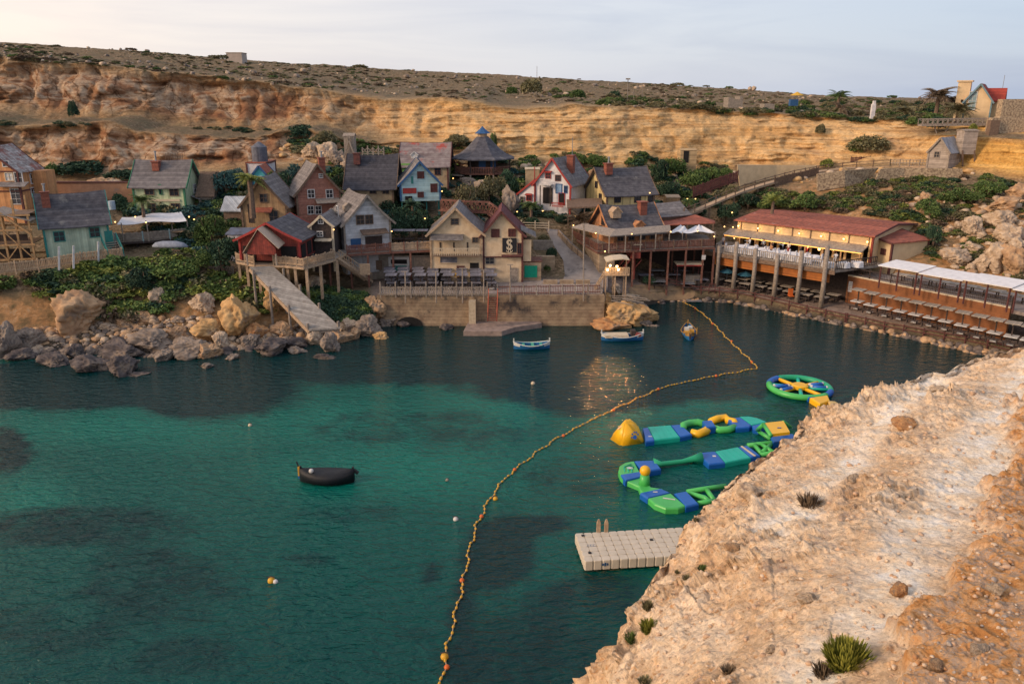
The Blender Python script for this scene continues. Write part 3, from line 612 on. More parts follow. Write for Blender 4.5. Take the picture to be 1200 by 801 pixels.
M_ORANGE = mat('orange_board', (0.50, 0.24, 0.11), (0.34, 0.15, 0.075), scale=1.6, lines=('h', 0.3), line_dark=0.6, stain=(0.55, 0.40, 0.28, 0.58))
M_CREAMWALL = mat('cream_render', (0.66, 0.50, 0.30), (0.54, 0.40, 0.24), scale=0.9)
M_LITWALL = mat('cream_board', (0.64, 0.46, 0.25), (0.52, 0.36, 0.19), scale=1.2, lines=('z', 0.35), line_dark=0.82)
M_TERRA = mat('terracotta_wall', (0.46, 0.25, 0.15), (0.34, 0.18, 0.11), scale=1.2, stain=(0.30, 0.20, 0.15, 0.6))
M_ORWALL = mat('orange_brown_wall', (0.29, 0.115, 0.045), (0.20, 0.08, 0.035), scale=1.6, lines=('z', 0.25), line_dark=0.8)
M_BRICK = mat('red_brick', (0.30, 0.10, 0.065), (0.20, 0.07, 0.05), scale=5, lines=('z', 0.12), line_dark=0.7)
M_STONE = mat('block_stone', (0.44, 0.34, 0.23), (0.28, 0.20, 0.135), scale=1.2, lines=('z', 0.36), line_dark=0.72, stain=(0.20, 0.15, 0.12, 0.60), bump=0.8)
M_RUBBLE = mat('rubble_stone', (0.46, 0.36, 0.24), (0.20, 0.145, 0.10), scale=3.4, contrast=(0.4, 0.6), bump=1.0, stain=(0.30, 0.22, 0.15, 0.58, 1.2))
M_STONEGREY = mat('grey_stone', (0.30, 0.26, 0.22), (0.18, 0.155, 0.13), scale=2.6, bump=0.8)
M_METAL = mat('galvanised_metal', (0.30, 0.31, 0.33), (0.20, 0.205, 0.22), rough=0.5, scale=3, metal=0.3)
M_CANVAS = mat('white_canvas', (0.72, 0.72, 0.74), (0.60, 0.60, 0.62), rough=0.8, scale=1.5, bump=0.15)
M_BEIGECANVAS = mat('beige_canvas', (0.50, 0.39, 0.29), (0.42, 0.32, 0.24), scale=2, bump=0.1)
M_CREAM = mat('cream_trim', (0.60, 0.50, 0.36), rough=0.7, scale=4)
M_BULB = mat('lit_bulb', (1, 0.8, 0.45), rough=0.5, bump=0, emit=(1.0, 0.50, 0.14, 3.2))
M_GREYTOP = mat('grey_table_board', (0.22, 0.215, 0.25), (0.14, 0.135, 0.16), scale=3, lines=('x', 0.2), line_dark=0.8)
M_SIGN = mat('black_sign', (0.02, 0.02, 0.025), rough=0.6, bump=0)
M_SAND = mat('beach_sand', (0.30, 0.21, 0.12), (0.20, 0.14, 0.09), scale=1.4)
# ------------------------------------------------------------------ house builder
class House: pass
def rot2(v, r): return Vector((v[0] * math.cos(r) - v[1] * math.sin(r), v[0] * math.sin(r) + v[1] * math.cos(r)))
def house(name, label, cat, A, B, eave, ridge, depth, axis, wall, roof, trim=None, over=0.35, sag=0.12, ro=0.0, eave2=None, drop=3.0, group=None, seed=1, stilts=False, gablewall=None, thick=0.16):
	"""A = (px, py, Y) left front foot, B = (px, py) right front foot at the same level, eave = photo row of the eave over A,
	ridge = photo row of the ridge. Local frame: x along the front, y into the house, z up; the front is y = 0."""
	h = House(); a = P(*A); b = PZ(B[0], B[1], a.z)
	dx, dy = b.x - a.x, b.y - a.y; h.w = math.hypot(dx, dy); h.r = math.atan2(dy, dx); h.d = depth
	mid = (a + b) / 2; h.root = empty(name, mid, h.r, label, cat, group); h.M = Matrix.Translation(mid) @ Matrix.Rotation(h.r, 4, 'Z'); h.Mi = h.M.inverted()
	h.eh = P(A[0], eave, a.y).z - a.z
	rc = h.M @ (Vector((0, depth * (0.5 + ro), 0)) if axis == 'x' else Vector((h.w * ro, 0, 0)))
	h.rh = P(600, ridge, rc.y).z - a.z; h.axis = axis
	w2 = h.w / 2; e1 = h.eh; e2 = h.eh if eave2 is None else eave2
	if axis == 'x': S0, S1, SR = 0.0, depth, depth * (0.5 + ro); A0, A1 = -w2, w2
	else: S0, S1, SR = -w2, w2, h.w * ro; A0, A1 = 0.0, depth
	def pt(a_, s_, z_): return (a_, s_, z_) if axis == 'x' else (s_, a_, z_)
	lo = 0.0 if stilts else -drop
	def curve(s0, z0, n=6, down=0.02):
		run = abs(s0 - SR) + over; sl = (z0 - h.rh) / abs(s0 - SR); out = []
		for j in range(n + 1):
			d_ = abs(s0 - SR) * j / n; out.append((SR + (1 if s0 > SR else -1) * d_, h.rh + sl * d_ - sag * 0.9 * math.sin(math.pi * d_ / run) - down))
		return out
	c1_, c0_ = curve(S1, e2), curve(S0, e1)
	sec = [(S0, lo), (S1, lo)] + c1_[::-1] + c0_[1:]
	ns = len(sec); m = MB(); tw = 0.18
	for q0, q1 in ((A0, A0 + tw), (A1 - tw, A1)):
		m.add([pt(q0, *q) for q in sec] + [pt(q1, *q) for q in sec], [tuple(range(ns)), tuple(reversed(range(ns, 2 * ns)))] + [(i, (i + 1) % ns, (i + 1) % ns + ns, i + ns) for i in range(ns)])
	for (s_a, s_b, ee) in ((S0 + .004, S0 + tw, e1), (S1 - tw, S1 - .004, e2)):
		p0, p1 = pt(A0 + tw, s_a, lo), pt(A1 - tw, s_b, ee - sag - .03)
		m.box([(p0[i] + p1[i]) / 2 for i in range(3)], [abs(p1[i] - p0[i]) for i in range(3)])
	if lo > -.5: p0, p1 = pt(A0 + tw, S0 + tw, lo), pt(A1 - tw, S1 - tw, lo + .15); m.box([(p0[i] + p1[i]) / 2 for i in range(3)], [abs(p1[i] - p0[i]) for i in range(3)])
	h.wall = m.build('wall', wall, h.root)
	rnd = random.Random(seed); nu, nv = 11, 7
	m = MB()
	for (s0, z0) in ((S0, e1), (S1, e2)):
		sl = (z0 - h.rh) / abs(s0 - SR); sg = 1 if s0 > SR else -1; run = abs(s0 - SR) + over
		top = []; 
		for i in range(nu):
			u = i / (nu - 1); aa = A0 - over + u * (A1 - A0 + 2 * over)
			for j in range(nv):
				v_ = j / (nv - 1); s_ = SR + sg * run * v_; zz = h.rh + sl * run * v_ + thick
				zz -= sag * (1 - (2 * u - 1) ** 2) * (1 - 0.5 * v_) + sag * 0.9 * math.sin(v_ * math.pi) ; zz += rnd.uniform(-0.02, 0.02)
				top.append(pt(aa + rnd.uniform(-0.04, 0.04), s_, zz))
		bot = [(p[0], p[1], p[2] - thick * 0.8) for p in top]; n = nu * nv; f = []
		for i in range(nu - 1):
			for j in range(nv - 1):
				q = i * nv + j; f.append((q, q + nv, q + nv + 1, q + 1)); f.append((q + n, q + 1 + n, q + nv + 1 + n, q + nv + n))
		rim = [i * nv for i in range(nu)] + [(nu - 1) * nv + j for j in range(1, nv)] + [i * nv + nv - 1 for i in range(nu - 2, -1, -1)] + [j for j in range(nv - 2, 0, -1)]
		for k in range(len(rim)): p, q = rim[k], rim[(k + 1) % len(rim)]; f.append((p, q, q + n, p + n))
		m.add(top + bot, f)
	h.roof = m.build('roof', roof, h.root)
	if trim:
		for a_ in (A0 - over - 0.03, A1 + over + 0.03):
			for (s0, z0) in ((S0, e1), (S1, e2)):
				sg = 1 if s0 > SR else -1; sl = (z0 - h.rh) / abs(s0 - SR); run = abs(s0 - SR) + over
				prev = None; m = MB()
				for j in range(5):
					v_ = j / 4; z_ = h.rh + sl * run * v_ + thick * 0.55 - sag * 0.9 * math.sin(v_ * math.pi) - 0.02
					cur = pt(a_, SR + sg * run * v_, z_)
					if prev: m.beam(prev, cur, 0.08, 0.26)
					prev = cur
				m.build('bargeboard', trim, h.root)
		for x in (-w2, w2):
			for y in (0.0, depth): m = MB(); m.box((x, y, e1 / 2 + lo / 2), (0.24, 0.24, e1 - lo - 0.2)); m.build('corner_post', trim, h.root)
	return h
def fmat(h, face):
	"""maps (u along the face, v up, n outward) to the house's local frame"""
	w2 = h.w / 2
	if face == 'f': return Matrix(((1, 0, 0, 0), (0, 0, -1, 0), (0, 1, 0, 0), (0, 0, 0, 1)))
	if face == 'r': return Matrix(((0, 0, 1, w2), (1, 0, 0, 0), (0, 1, 0, 0), (0, 0, 0, 1)))
	return Matrix(((0, 0, -1, -w2), (-1, 0, 0, 0), (0, 1, 0, 0), (0, 0, 0, 1)))
def uv(h, face, px, py):
	FM = h.M @ fmat(h, face); I = FM.inverted(); o = I @ ORG; d = (I.to_3x3() @ ray(px, py)); t = -o.z / d.z; p = o + d * t; return p.x, p.y
def xf(m, M): m.v = [tuple(M @ Vector(p)) for p in m.v]; return m
def window(h, face, px, py, w=0.9, hh=1.0, frame=None, pane=None, bars=(1, 1), name='window', proud=0.07, parent=None, at=None):
	u, v = at if at else uv(h, face, px, py); F = fmat(h, face); t = 0.09
	m = MB(); m.box((u - w / 2, v, proud / 2 + .02), (t, hh + t, proud + .04)); m.box((u + w / 2, v, proud / 2 + .02), (t, hh + t, proud + .04))
	m.box((u, v - hh / 2, proud / 2 + .02), (w - t - .002, t, proud + .04)); m.box((u, v + hh / 2, proud / 2 + .02), (w - t - .002, t, proud + .04))
	for i in range(bars[0]): m.box((u - w / 2 + w * (i + 1) / (bars[0] + 1), v, proud / 2 + 0.012), (0.045, hh - t, proud))
	for i in range(bars[1]): m.box((u, v - hh / 2 + hh * (i + 1) / (bars[1] + 1), proud / 2 + 0.008), (w - t, 0.045, proud))
	f = xf(m, F).build(name, frame or M_WHITE, parent or h.root)
	m = MB(); m.box((u, v, 0.0), (w - t, hh - t, 0.06)); xf(m, F).build('pane', pane or M_GLASS, f); return f
def panel(h, face, px, py, w, hh, m_, name='door', t=0.1, at=None, parent=None):
	u, v = at if at else uv(h, face, px, py); m = MB(); m.box((u, v, 0.02), (w, hh, t)); return xf(m, fmat(h, face)).build(name, m_, parent or h.root)
def awning(h, face, px, py, w, out, m_, name='awning', fall=0.45, posts=None, hpost=2.2):
	u, v = uv(h, face, px, py); F = fmat(h, face); m = MB()
	n = 8; top = []
	for i in range(n + 1):
		x = u - w / 2 + w * i / n; top += [(x, v + random.uniform(-.015, .015), 0.02), (x, v - fall + random.uniform(-.03, .03), out)]
	bot = [(p[0], p[1] - 0.09, p[2]) for p in top]; k = len(top); f = []
	for i in range(n): q = 2 * i; f += [(q, q + 2, q + 3, q + 1), (q + k, q + 1 + k, q + 3 + k, q + 2 + k), (q + 1, q + 3, q + 3 + k, q + 1 + k), (q, q + k, q + 2 + k, q + 2)]
	f += [(0, 1, 1 + k, k), (2 * n, 2 * n + k, 2 * n + 1 + k, 2 * n + 1)]
	m.add(top + bot, f); o = xf(m, F).build(name, m_, h.root)
	if posts:
		for s in (-1, 1):
			m = MB(); m.box((u + s * (w / 2 - .15), v - fall - hpost / 2, out - 0.12), (0.12, hpost, 0.12)); xf(m, F).build('post', posts, h.root)
	return o
def chimney(h, x, y, z0, z1, s=0.6, m_=None, pipe=None, tilt=0):
	m = MB(); m.box((x, y, (z0 + z1) / 2), (s, s, z1 - z0)); m.box((x, y, z1 + 0.05), (s * 1.25, s * 1.25, 0.12)); c = m.build('chimney', m_ or M_BRICK, h.roof)
	if pipe:
		m = MB(); m.tube([(x, y, z1), (x + .04, y, z1 + pipe)], 0.12, 8); m.tube([(x + .04, y, z1 + pipe), (x + .04, y, z1 + pipe + .12)], 0.2, 8); m.build('stove_pipe', M_METAL, h.roof)
	return c
def dormer(h, x, y, z, w=0.9, d=1.6, wall=None, roof=None, hh=0.9):
	"""small gabled dormer facing the local -y"""
	m = MB(); w2 = w / 2
	sec = [(-w2, 0), (w2, 0), (w2, hh * .6), (0, hh), (-w2, hh * .6)]
	m.add([(x + a, y, z + b) for a, b in sec] + [(x + a, y + d, z + b) for a, b in sec], [(0, 1, 2, 3, 4), (9, 8, 7, 6, 5)] + [(i, (i + 1) % 5, (i + 1) % 5 + 5, i + 5) for i in range(5)])
	m.beam((x - w2 - .15, y - .1, z + hh * .52), (x, y - .1, z + hh + .1), 0.1, 0.14); m.beam((x + w2 + .15, y - .1, z + hh * .52), (x, y - .1, z + hh + .1), 0.1, 0.14)
	o = m.build('dormer', wall or M_WHITE, h.roof)
	for s in (-1, 1):
		pass
	return o
def stilt_posts(h, drop_to=None, nx=4, s=0.18, m_=None, rows=(0.15, 0.9)):
	for i in range(nx):
		for f in rows:
			x = -h.w / 2 + 0.15 + (h.w - 0.3) * i / (nx - 1); y = h.d * f; p = h.M @ Vector((x, y, 0)); g = gz(p.x, p.y) - p.z - 0.3
			if g < -0.2: m = MB(); m.box((x, y, g / 2 - 0.01), (s, s, -g)); m.build('post', m_ or M_BROWN, h.root)
# ------------------------------------------------------------------ fences, decks, stairs
def line_pts(pts, step):
	"""evenly spaced points along a 3-D polyline"""
	pts = [Vector(p) for p in pts]; out = [pts[0]]; 
	L = [0]
	for i in range(1, len(pts)): L.append(L[-1] + (pts[i] - pts[i - 1]).length)
	n = max(1, round(L[-1] / step))
	for k in range(1, n + 1):
		t = L[-1] * k / n; i = 1
		while i < len(L) - 1 and L[i] < t: i += 1
		f = (t - L[i - 1]) / max(L[i] - L[i - 1], 1e-6); out.append(pts[i - 1].lerp(pts[i], min(f, 1)))
	return out
def fence(label, pts, hh=1.0, step=1.8, pick=0.16, m_=None, pm=None, name='picket_fence', cat='fence', solid=False, rails=(0.25, 0.9), group=None, pw=0.09, postw=0.13, parent=None, posth=1.1):
	pts = [Vector(p) for p in pts]; root = parent
	if parent is None: root = empty(name, pts[0], 0, label, cat, group); o = pts[0]
	else: o = Vector((0, 0, 0))
	loc = [p - o for p in pts]
	m = MB()
	for f in rails:
		for i in range(len(loc) - 1): m.beam(loc[i] + Vector((0, 0, hh * f)), loc[i + 1] + Vector((0, 0, hh * f)), 0.06, 0.10)
	m.build('rail', m_, root)
	if pick:
		m = MB()
		for p in line_pts(loc, pick):
			q = p + Vector((0, 0.04, 0)); m.beam(q + Vector((0, 0, 0.08)), q + Vector((random.uniform(-.03, .03), 0, hh * random.uniform(0.94, 1.05))), 0.03, pw)
		m.build('picket_panel', m_, root)
	for p in line_pts(loc, step):
		m = MB(); m.box((p.x, p.y, p.z + hh * posth / 2 - 0.1), (postw, postw, hh * posth + 0.2)); m.build('post', pm or m_, root)
	return root
def deck(label, poly, z, m_=None, pm=None, t=0.22, name='wooden_deck', cat='deck', posts=(), group=None, s=0.22):
	c = Vector((sum(p[0] for p in poly) / len(poly), sum(p[1] for p in poly) / len(poly), z)); root = empty(name, c, 0, label, cat, group)
	m = MB(); m.prism([(p[0] - c.x, p[1] - c.y) for p in poly], -t, 0); m.build('deck_floor', m_ or M_DECK, root)
	m = MB()
	for i in range(len(poly)):
		a, b = Vector(poly[i]).to_2d(), Vector(poly[(i + 1) % len(poly)]).to_2d(); m.beam((a.x - c.x, a.y - c.y, -0.16), (b.x - c.x, b.y - c.y, -0.16), 0.14, 0.26)
	m.build('edge_beam', pm or M_BROWN, root)
	for (x, y) in posts:
		g = gz(x, y) - z - 0.4
		if g < -0.3: m = MB(); m.box((x - c.x, y - c.y, (g - t) / 2), (s, s, -g - t)); m.build('post', pm or M_BROWN, root)
	return root
def stair(label, a, b, w, m_, n=None, name='wooden_stair', cat='stairs', rail=True, railm=None):
	a = Vector(a); b = Vector(b); n = n or max(3, int(abs(a.z - b.z) / 0.22)); d = b - a; side = Vector((-d.y, d.x, 0)).normalized() * (w / 2)
	root = empty(name, a, 0, label, cat)
	m = MB()
	for i in range(n):
		p = d * ((i + .5) / n); m.beam(p - side, p + side, abs(d.to_2d().length / n) * 0.9, 0.06)
	m.build('tread', m_, root)
	for s in (-1, 1):
		m = MB(); m.beam(side * s, d + side * s, 0.08, 0.28); m.build('stringer', m_, root)
		if rail:
			m = MB(); up = Vector((0, 0, 1.0)); m.beam(side * s + up, d + side * s + up, 0.07, 0.09)
			for i in range(int(d.length / 0.45) + 1): p = d * min(1, i * 0.45 / d.length) + side * s; m.beam(p, p + up, 0.06, 0.06)
			m.build('handrail', railm or m_, root)
	return root
def bulb(px, py, Y, label, r=0.13, power=0, name='light_bulb', p=None, bm_=None, group='festoon bulbs around the village'):
	p = p or P(px, py, Y); root = empty(name, p, 0, label, 'light bulb', group)
	m = MB(); m.sphere((0, 0, 0), r, 8, 6); m.build('globe', bm_ or M_BULB, root, smooth=True)
	m = MB(); m.tube([(0, 0, r * 0.8), (0, 0, r * 0.8 + 0.14)], 0.05, 6); m.build('socket', M_DARKWOOD, root)
	if power:
		ld = bpy.data.lights.new('bulb_light', 'POINT'); ld.energy = power; ld.color = (1.0, 0.62, 0.26); ld.shadow_soft_size = r + 0.02
		lo = bpy.data.objects.new('bulb_light', ld); COL.objects.link(lo); lo.parent = root; lo.location = (0, -r - 0.12, 0)
	return root
# ------------------------------------------------------------------ village houses
G = 'crooked wooden village houses'
def mast(h, px, py0, py1, Y, name='mast', m_=None, r=0.06):
	a = h.Mi @ P(px, py0, Y); b = h.Mi @ P(px, py1, Y); MB().tube([a, b], [r, r * 0.6], 6).build(name, m_ or M_METAL, h.root)
h = house('ochre_house', 'tall ochre house with dark red timber frame and flaking white roof at the left edge', 'house', (-32, 251, 104), (29, 251), 200, 172, 5.2, 'y', M_OCHRE, M_PATCHROOF, M_DKRED, group=G, seed=3)
for a in ((7, 192, .8, .7), (22, 208, 1.0, 1.3), (11, 207, 1.0, 1.0), (-12, 208, 1.0, 1.3), (-12, 230, 1, 1.3)): window(h, 'f', *a, frame=M_WHITE if a[0] != 11 else M_CREAM, pane=M_GLASS if a[0] != 11 else M_WHITE)
window(h, 'r', 38, 209, 1.1, 1.3); window(h, 'r', 39, 225, 1.1, 1.2)
window(h, 'f', 19, 230, 1.2, 2.0, name='door', bars=(1, 2))
awning(h, 'f', 14, 213, 4.4, 1.1, M_GREYROOF)
m = MB(); 
for v in (h.eh - .1, h.eh - 2.6): m.box((0, -0.04, v), (h.w, 0.1, 0.16)); m.box((h.w / 2 + .04, h.d / 2, v), (0.1, h.d, 0.16))
m.build('floor_trim', M_DKRED, h.root)
m = MB(); m.box((h.w / 2 + 1.0, h.d - 1.2, 2.6), (1.9, 2.2, 5.4)); m.build('annex', M_OCHRE, h.root)
h = house('cyan_cottage', 'low cyan boarded cottage with slate roof and brick chimney on the left bank', 'house', (57, 305, 92), (131, 298.5), 264, 226, 6.2, 'x', M_CYAN, M_SLATE, M_TEAL, group=G, seed=5, over=0.45, stilts=True, sag=0.2)
window(h, 'f', 69.5, 277, 1.1, 1.15, M_TEAL); window(h, 'f', 111, 272, 1.1, 1.15, M_TEAL)
chimney(h, -2.6, 2.2, h.rh - 1.9, h.rh + 0.3, 0.85, pipe=0.9); stilt_posts(h, nx=6)
panel(h, 'f', 128, 280, 0.9, 2.0, M_TEAL)
h = house('green_house', 'lime green house with slate roof partly patched in orange tile', 'house', (160, 251, 109.5), (219, 251), 216, 188, 5.6, 'x', M_GREENWALL, M_ORANGEROOF, M_GREEN, group=G, seed=8, over=0.5, sag=0.15)
for a in ((175, 223, 1.2, 1.2), (204, 224, 1.2, 1.2), (178, 243, 1.1, 1.1), (206, 243, 1.2, 1.1)): window(h, 'f', *a, frame=M_BROWN, bars=(1, 1))
window(h, 'f', 188, 222, .35, 1.3, frame=M_GREEN, bars=(0, 0)); window(h, 'r', 228, 221, 1.0, 1.2, frame=M_WHITE)
m = MB(); m.box((0, -0.06, 1.9), (h.w * .8, 0.12, 0.3)); m.build('sill_band', M_CREAM, h.root)
chimney(h, -0.7, 1.9, h.rh - 1.3, h.rh - 0.1, 0.9, pipe=1.3); awning(h, 'r', 228, 228, 3.0, 1.3, M_GREYROOF)
m = MB()
for i in range(9): x = 0.3 + i * .33; m.beam((x, h.d / 2, h.rh), (x + .1, h.d / 2, h.rh + .95 + .2 * math.sin(i * 1.7)), 0.05)
m.beam((0.3, h.d / 2, h.rh + .6), (3.0, h.d / 2, h.rh + .6), 0.05); m.build('roof_railing', M_BROWN, h.roof)
h = house('water_tank_house', 'small white house with red edge carrying a grey water tank below the left cliff', 'house', (291, 214, 121), (313, 214), 191.5, 190.6, 5, 'x', M_WHITEWALL, M_REDROOF, M_DKRED, over=0.1, sag=0, seed=9)
m = MB(); m.tube([(-.1, 2.5, h.rh), (-.1, 2.5, h.rh + 2.3)], 1.15, 18); m.tube([(-.1, 2.5, h.rh + 2.3), (-.1, 2.5, h.rh + 3.1)], [1.2, 0.15], 18); m.build('water_tank', mat('tank_metal', (0.13, 0.14, 0.17), (0.08, 0.085, 0.11), scale=2, lines=('h', 0.3), rough=.6), h.roof)
h = house('turquoise_hut', 'tiny turquoise gabled hut with red roof side below the water tank', 'hut', (296, 214, 117), (314, 214), 206, 195, 3.5, 'y', M_TURQ, M_REDROOF, M_BLUE, over=0.2, sag=0, seed=10)
window(h, 'f', 305, 209, .5, .6)
h = house('tan_house', 'tan vertical-boarded gable house with dark shutters beside a palm', 'house', (285, 263, 104), (337, 263), 240, 208, 6, 'y', M_TAN, M_GREYROOF, M_BROWN, group=G, seed=11, over=0.4)
window(h, 'f', 309, 232, 1.0, 1.1, M_BROWN); panel(h, 'f', 294, 250, .7, 2.4, M_DARKWOOD, 'shutter'); window(h, 'f', 321, 254, 1.1, 1.6, M_BROWN)
awning(h, 'f', 310, 243, 2.2, 1.0, M_REDROOF)
h = house('pink_brick_house', 'pink brick gable house with tall chimney and white sash windows', 'house', (350, 258, 106), (400, 255), 225, 193, 6.5, 'y', M_PINK, M_GREYROOF, M_BROWN, group=G, seed=12, over=0.55, sag=0.18)
for a in ((364.5, 227, .9, 1.1), (386, 227, .9, 1.1), (364, 246, .8, 1.1), (373, 246, .8, 1.1)): window(h, 'f', *a)
window(h, 'f', 376, 206, .5, .5); awning(h, 'f', 383, 232, 3.2, 1.4, M_GREYWOOD); chimney(h, 1.0, 1.6, h.rh - 1.3, h.rh + 0.7, 0.8, pipe=.8)
h = house('dark_roofed_house', 'tan house under a steep near-black roof with a lattice railing on its ridge', 'house', (408, 237, 115), (461, 237), 217.5, 181, 7.5, 'x', M_TANPL, M_DARKROOF, M_BROWN, group=G, seed=13, over=0.55, sag=0.2)
for x in (411, 437, 452): window(h, 'f', x, 223, .9, .9, M_BROWN)
m = MB()
for i in range(5):
	x = -1.5 + i * .78; m.beam((x, h.d / 2, h.rh - .1), (x, h.d / 2, h.rh + 1.0 + .25 * (i % 2)), 0.14)
	if i < 4: m.beam((x, h.d / 2, h.rh + .2), (x + .78, h.d / 2, h.rh + .95), 0.09); m.beam((x, h.d / 2, h.rh + .95), (x + .78, h.d / 2, h.rh + .2), 0.09)
m.beam((-1.6, h.d / 2, h.rh + .12), (1.7, h.d / 2, h.rh + .12), 0.1); m.build('lattice_railing', M_GREYWOOD, h.roof); chimney(h, -2.1, 2.6, h.rh - 1.3, h.rh + .2, .9, M_DKRED)
h = house('flaking_white_house', 'flaking white house with a double window and broad grey roof above the boardwalk', 'house', (405, 294, 98), (458, 289.5), 260, 229, 7, 'y', M_GREYWALL, M_GREYROOF, M_GREYWOOD, group=G, seed=14, over=0.6, sag=0.25)
window(h, 'f', 422, 257.5, .95, 1.1, M_BROWN); window(h, 'f', 432.5, 257, .95, 1.1, M_BROWN)
awning(h, 'f', 437, 268, 3.4, 1.2, M_BROWN); panel(h, 'f', 438, 283, 2.2, 1.4, M_DARKWOOD, 'door'); panel(h, 'f', 417, 285, 1.3, 1.2, M_BLUE, 'blue_panel')  # the dark door panel paints the shade under the awning
window(h, 'l', 408, 240, .7, 1.3, M_WHITE, at=(-2.6, h.eh + 1.0), bars=(0, 1))
dormer(h, -1.6, 2.2, h.eh + 1.0, .9, 1.4, M_GREYWOOD)
h = house('red_boathouse', 'red boathouse with beige canvas porch gable at the top of the pier ramp', 'house', (283, 305, 90), (352, 306), 279, 261.5, 7, 'y', M_REDPLANK, M_SLATE, M_REDPAINT, group=G, seed=15, over=0.55, sag=0.12, stilts=True)
m = MB(); n = 7
ax, ay = uv(h, 'f', 310, 264); lx, ly = uv(h, 'f', 293, 290); rx_, ry = uv(h, 'f', 334, 285)
for (x0, y0, x1, y1) in ((ax, ay, lx, ly), (ax, ay, rx_, ry)):
	m.add([(x0, 0.02, y0), (x1, 0.02, y1), (x1, -2.2, y1 - .25), (x0, -2.2, y0 - .12), (x0, 0.02, y0 + .09), (x1, 0.02, y1 + .09), (x1, -2.2, y1 - .16), (x0, -2.2, y0 - .03)], [(0, 1, 2, 3), (7, 6, 5, 4), (0, 4, 5, 1), (1, 5, 6, 2), (2, 6, 7, 3), (3, 7, 4, 0)])
m.build('canvas_porch_roof', M_BEIGECANVAS, h.root)
m = MB(); m.add([(ax, -2.0, ay - .25), (lx + .4, -2.0, ly - .2), (lx + .4, -2.0, 1.1), (rx_ - .4, -2.0, 1.1), (rx_ - .4, -2.0, ry - .2), (ax, -1.9, ay - .25), (lx + .4, -1.9, ly - .2), (lx + .4, -1.9, 1.1), (rx_ - .4, -1.9, 1.1), (rx_ - .4, -1.9, ry - .2)], [(0, 1, 2, 3, 4), (9, 8, 7, 6, 5)] + [(i, (i + 1) % 5, (i + 1) % 5 + 5, i + 5) for i in range(5)]); m.build('porch_gable', M_REDPLANK, h.root)
for x in (lx + .4, rx_ - .4): MB().box((x, -2.1, .55), (.16, .16, 1.3)).build('porch_post', M_GREYWOOD, h.root)
for x, w in ((-2.4, 1.4), (2.2, 1.8)): panel(h, 'f', 0, 0, w, 1.7, M_DARK, 'opening', at=(x, .85))
for y in (1.3, 3.4, 5.4): panel(h, 'r', 0, 0, 1.4, 1.5, M_DARK, 'opening', at=(y, 1.0))
BOATH = h
h = house('blue_shed', 'low shed with blue roof strip left of the red boathouse', 'shed', (268, 290, 97), (294, 290), 275, 268, 4, 'x', M_WHITEWALL, mat('blue_sheet', (0.12, 0.15, 0.22), (0.08, 0.08, 0.10), scale=1), None, over=0.2, sag=0, seed=16)
h = house('dark_gable_shack', 'small dark wooden shack with cream-edged gable and white window', 'hut', (366, 290, 95), (391, 290), 264, 253, 5.5, 'y', M_DARKWOOD, M_GREYROOF, M_CREAM, group=G, seed=17, over=0.3, sag=.08)
window(h, 'f', 376, 259, .6, .6); window(h, 'f', 375, 274, .7, .6); awning(h, 'f', 380, 279, 2.0, .9, M_CREAM, fall=.15)
h = house('rusty_roofed_house', 'house with rust-stained roof and lime and tan walls behind the blue house', 'house', (470, 211, 125), (525, 211), 194, 167.5, 8, 'x', M_TANPL, M_RUSTROOF, M_DKRED, group=G, seed=18, over=0.4)
panel(h, 'f', 478, 200, 2.2, 2.2, mat('lime_panel', (0.20, 0.42, 0.12), rough=.7), 'green_panel'); window(h, 'f', 513, 200, .9, 1.2, M_DKRED); window(h, 'f', 497, 200, .8, 1.1, M_DKRED); dormer(h, -1.6, 1.2, h.eh + 1.0, 1.0, 1.4, M_WHITE)
h = house('blue_house', 'pale blue gabled house with blue bargeboards and dark red windows', 'house', (470, 236, 113), (516, 235), 215, 190, 7, 'y', M_BLUEWALL, M_GREYROOF, M_BLUE, group=G, seed=19, over=0.4, stilts=True)
for a in ((493, 205, .9, .9), (508.5, 220, .9, 1.1), (493, 228, .8, .7)): window(h, 'f', *a, frame=M_DKRED, pane=M_DKRED)
panel(h, 'f', 480, 223.5, 1.9, .75, M_REDPAINT, 'red_board'); panel(h, 'f', 483, 211, .3, 1.0, M_TEAL, 'shutter'); panel(h, 'f', 479, 234, 1.0, 1.0, M_DARK, 'door'); stilt_posts(h, nx=4, m_=M_TEAL)
h = house('beige_balcony_house', 'beige gable house with grey awning and a white-picketed balcony on the quay', 'house', (506, 330, 97.3), (565, 330), 272, 244, 7, 'y', M_BEIGE, M_GREYROOF, M_TANWOOD, group=G, seed=20, over=0.55, sag=.15)
window(h, 'f', 533, 259.5, .9, .7, M_BROWN); window(h, 'f', 557, 281, .7, .6, M_BROWN); awning(h, 'f', 524, 274, 4.0, 1.3, M_GREYROOF, fall=.5)
panel(h, 'f', 540, 320, 1.0, 1.9, M_DKRED); panel(h, 'f', 556, 318, 1.1, 2.2, M_DARK, 'doorway'); panel(h, 'f', 516, 322, 2.4, 1.7, M_DARK, 'doorway'); window(h, 'f', 526, 304, 2.2, .9, M_BEIGE, M_GREYTOP, bars=(0, 0), name='board')  # the dark doorway panels paint the shade under the porch
u0, v0 = uv(h, 'f', 535, 297)
m = MB(); m.box((0.1, -.6, v0 - .1), (h.w - .6, 1.2, .14))
b = m.build('balcony', M_BROWN, h.root); m = MB(); m.box((.1, -1.17, v0 + .85), (h.w - .6, .08, .08))
for i in range(26): m.box((.1 - (h.w - .8) / 2 + (h.w - .8) * i / 25, -1.17, v0 + .4), (.08, .05, .85))
m.build('balustrade', M_CREAM, b)
for px in (516, 532, 548): u, v = uv(h, 'f', px, 290); panel(h, 'f', px, 289, .18, 1.1, M_DARKWOOD, 'shutter')
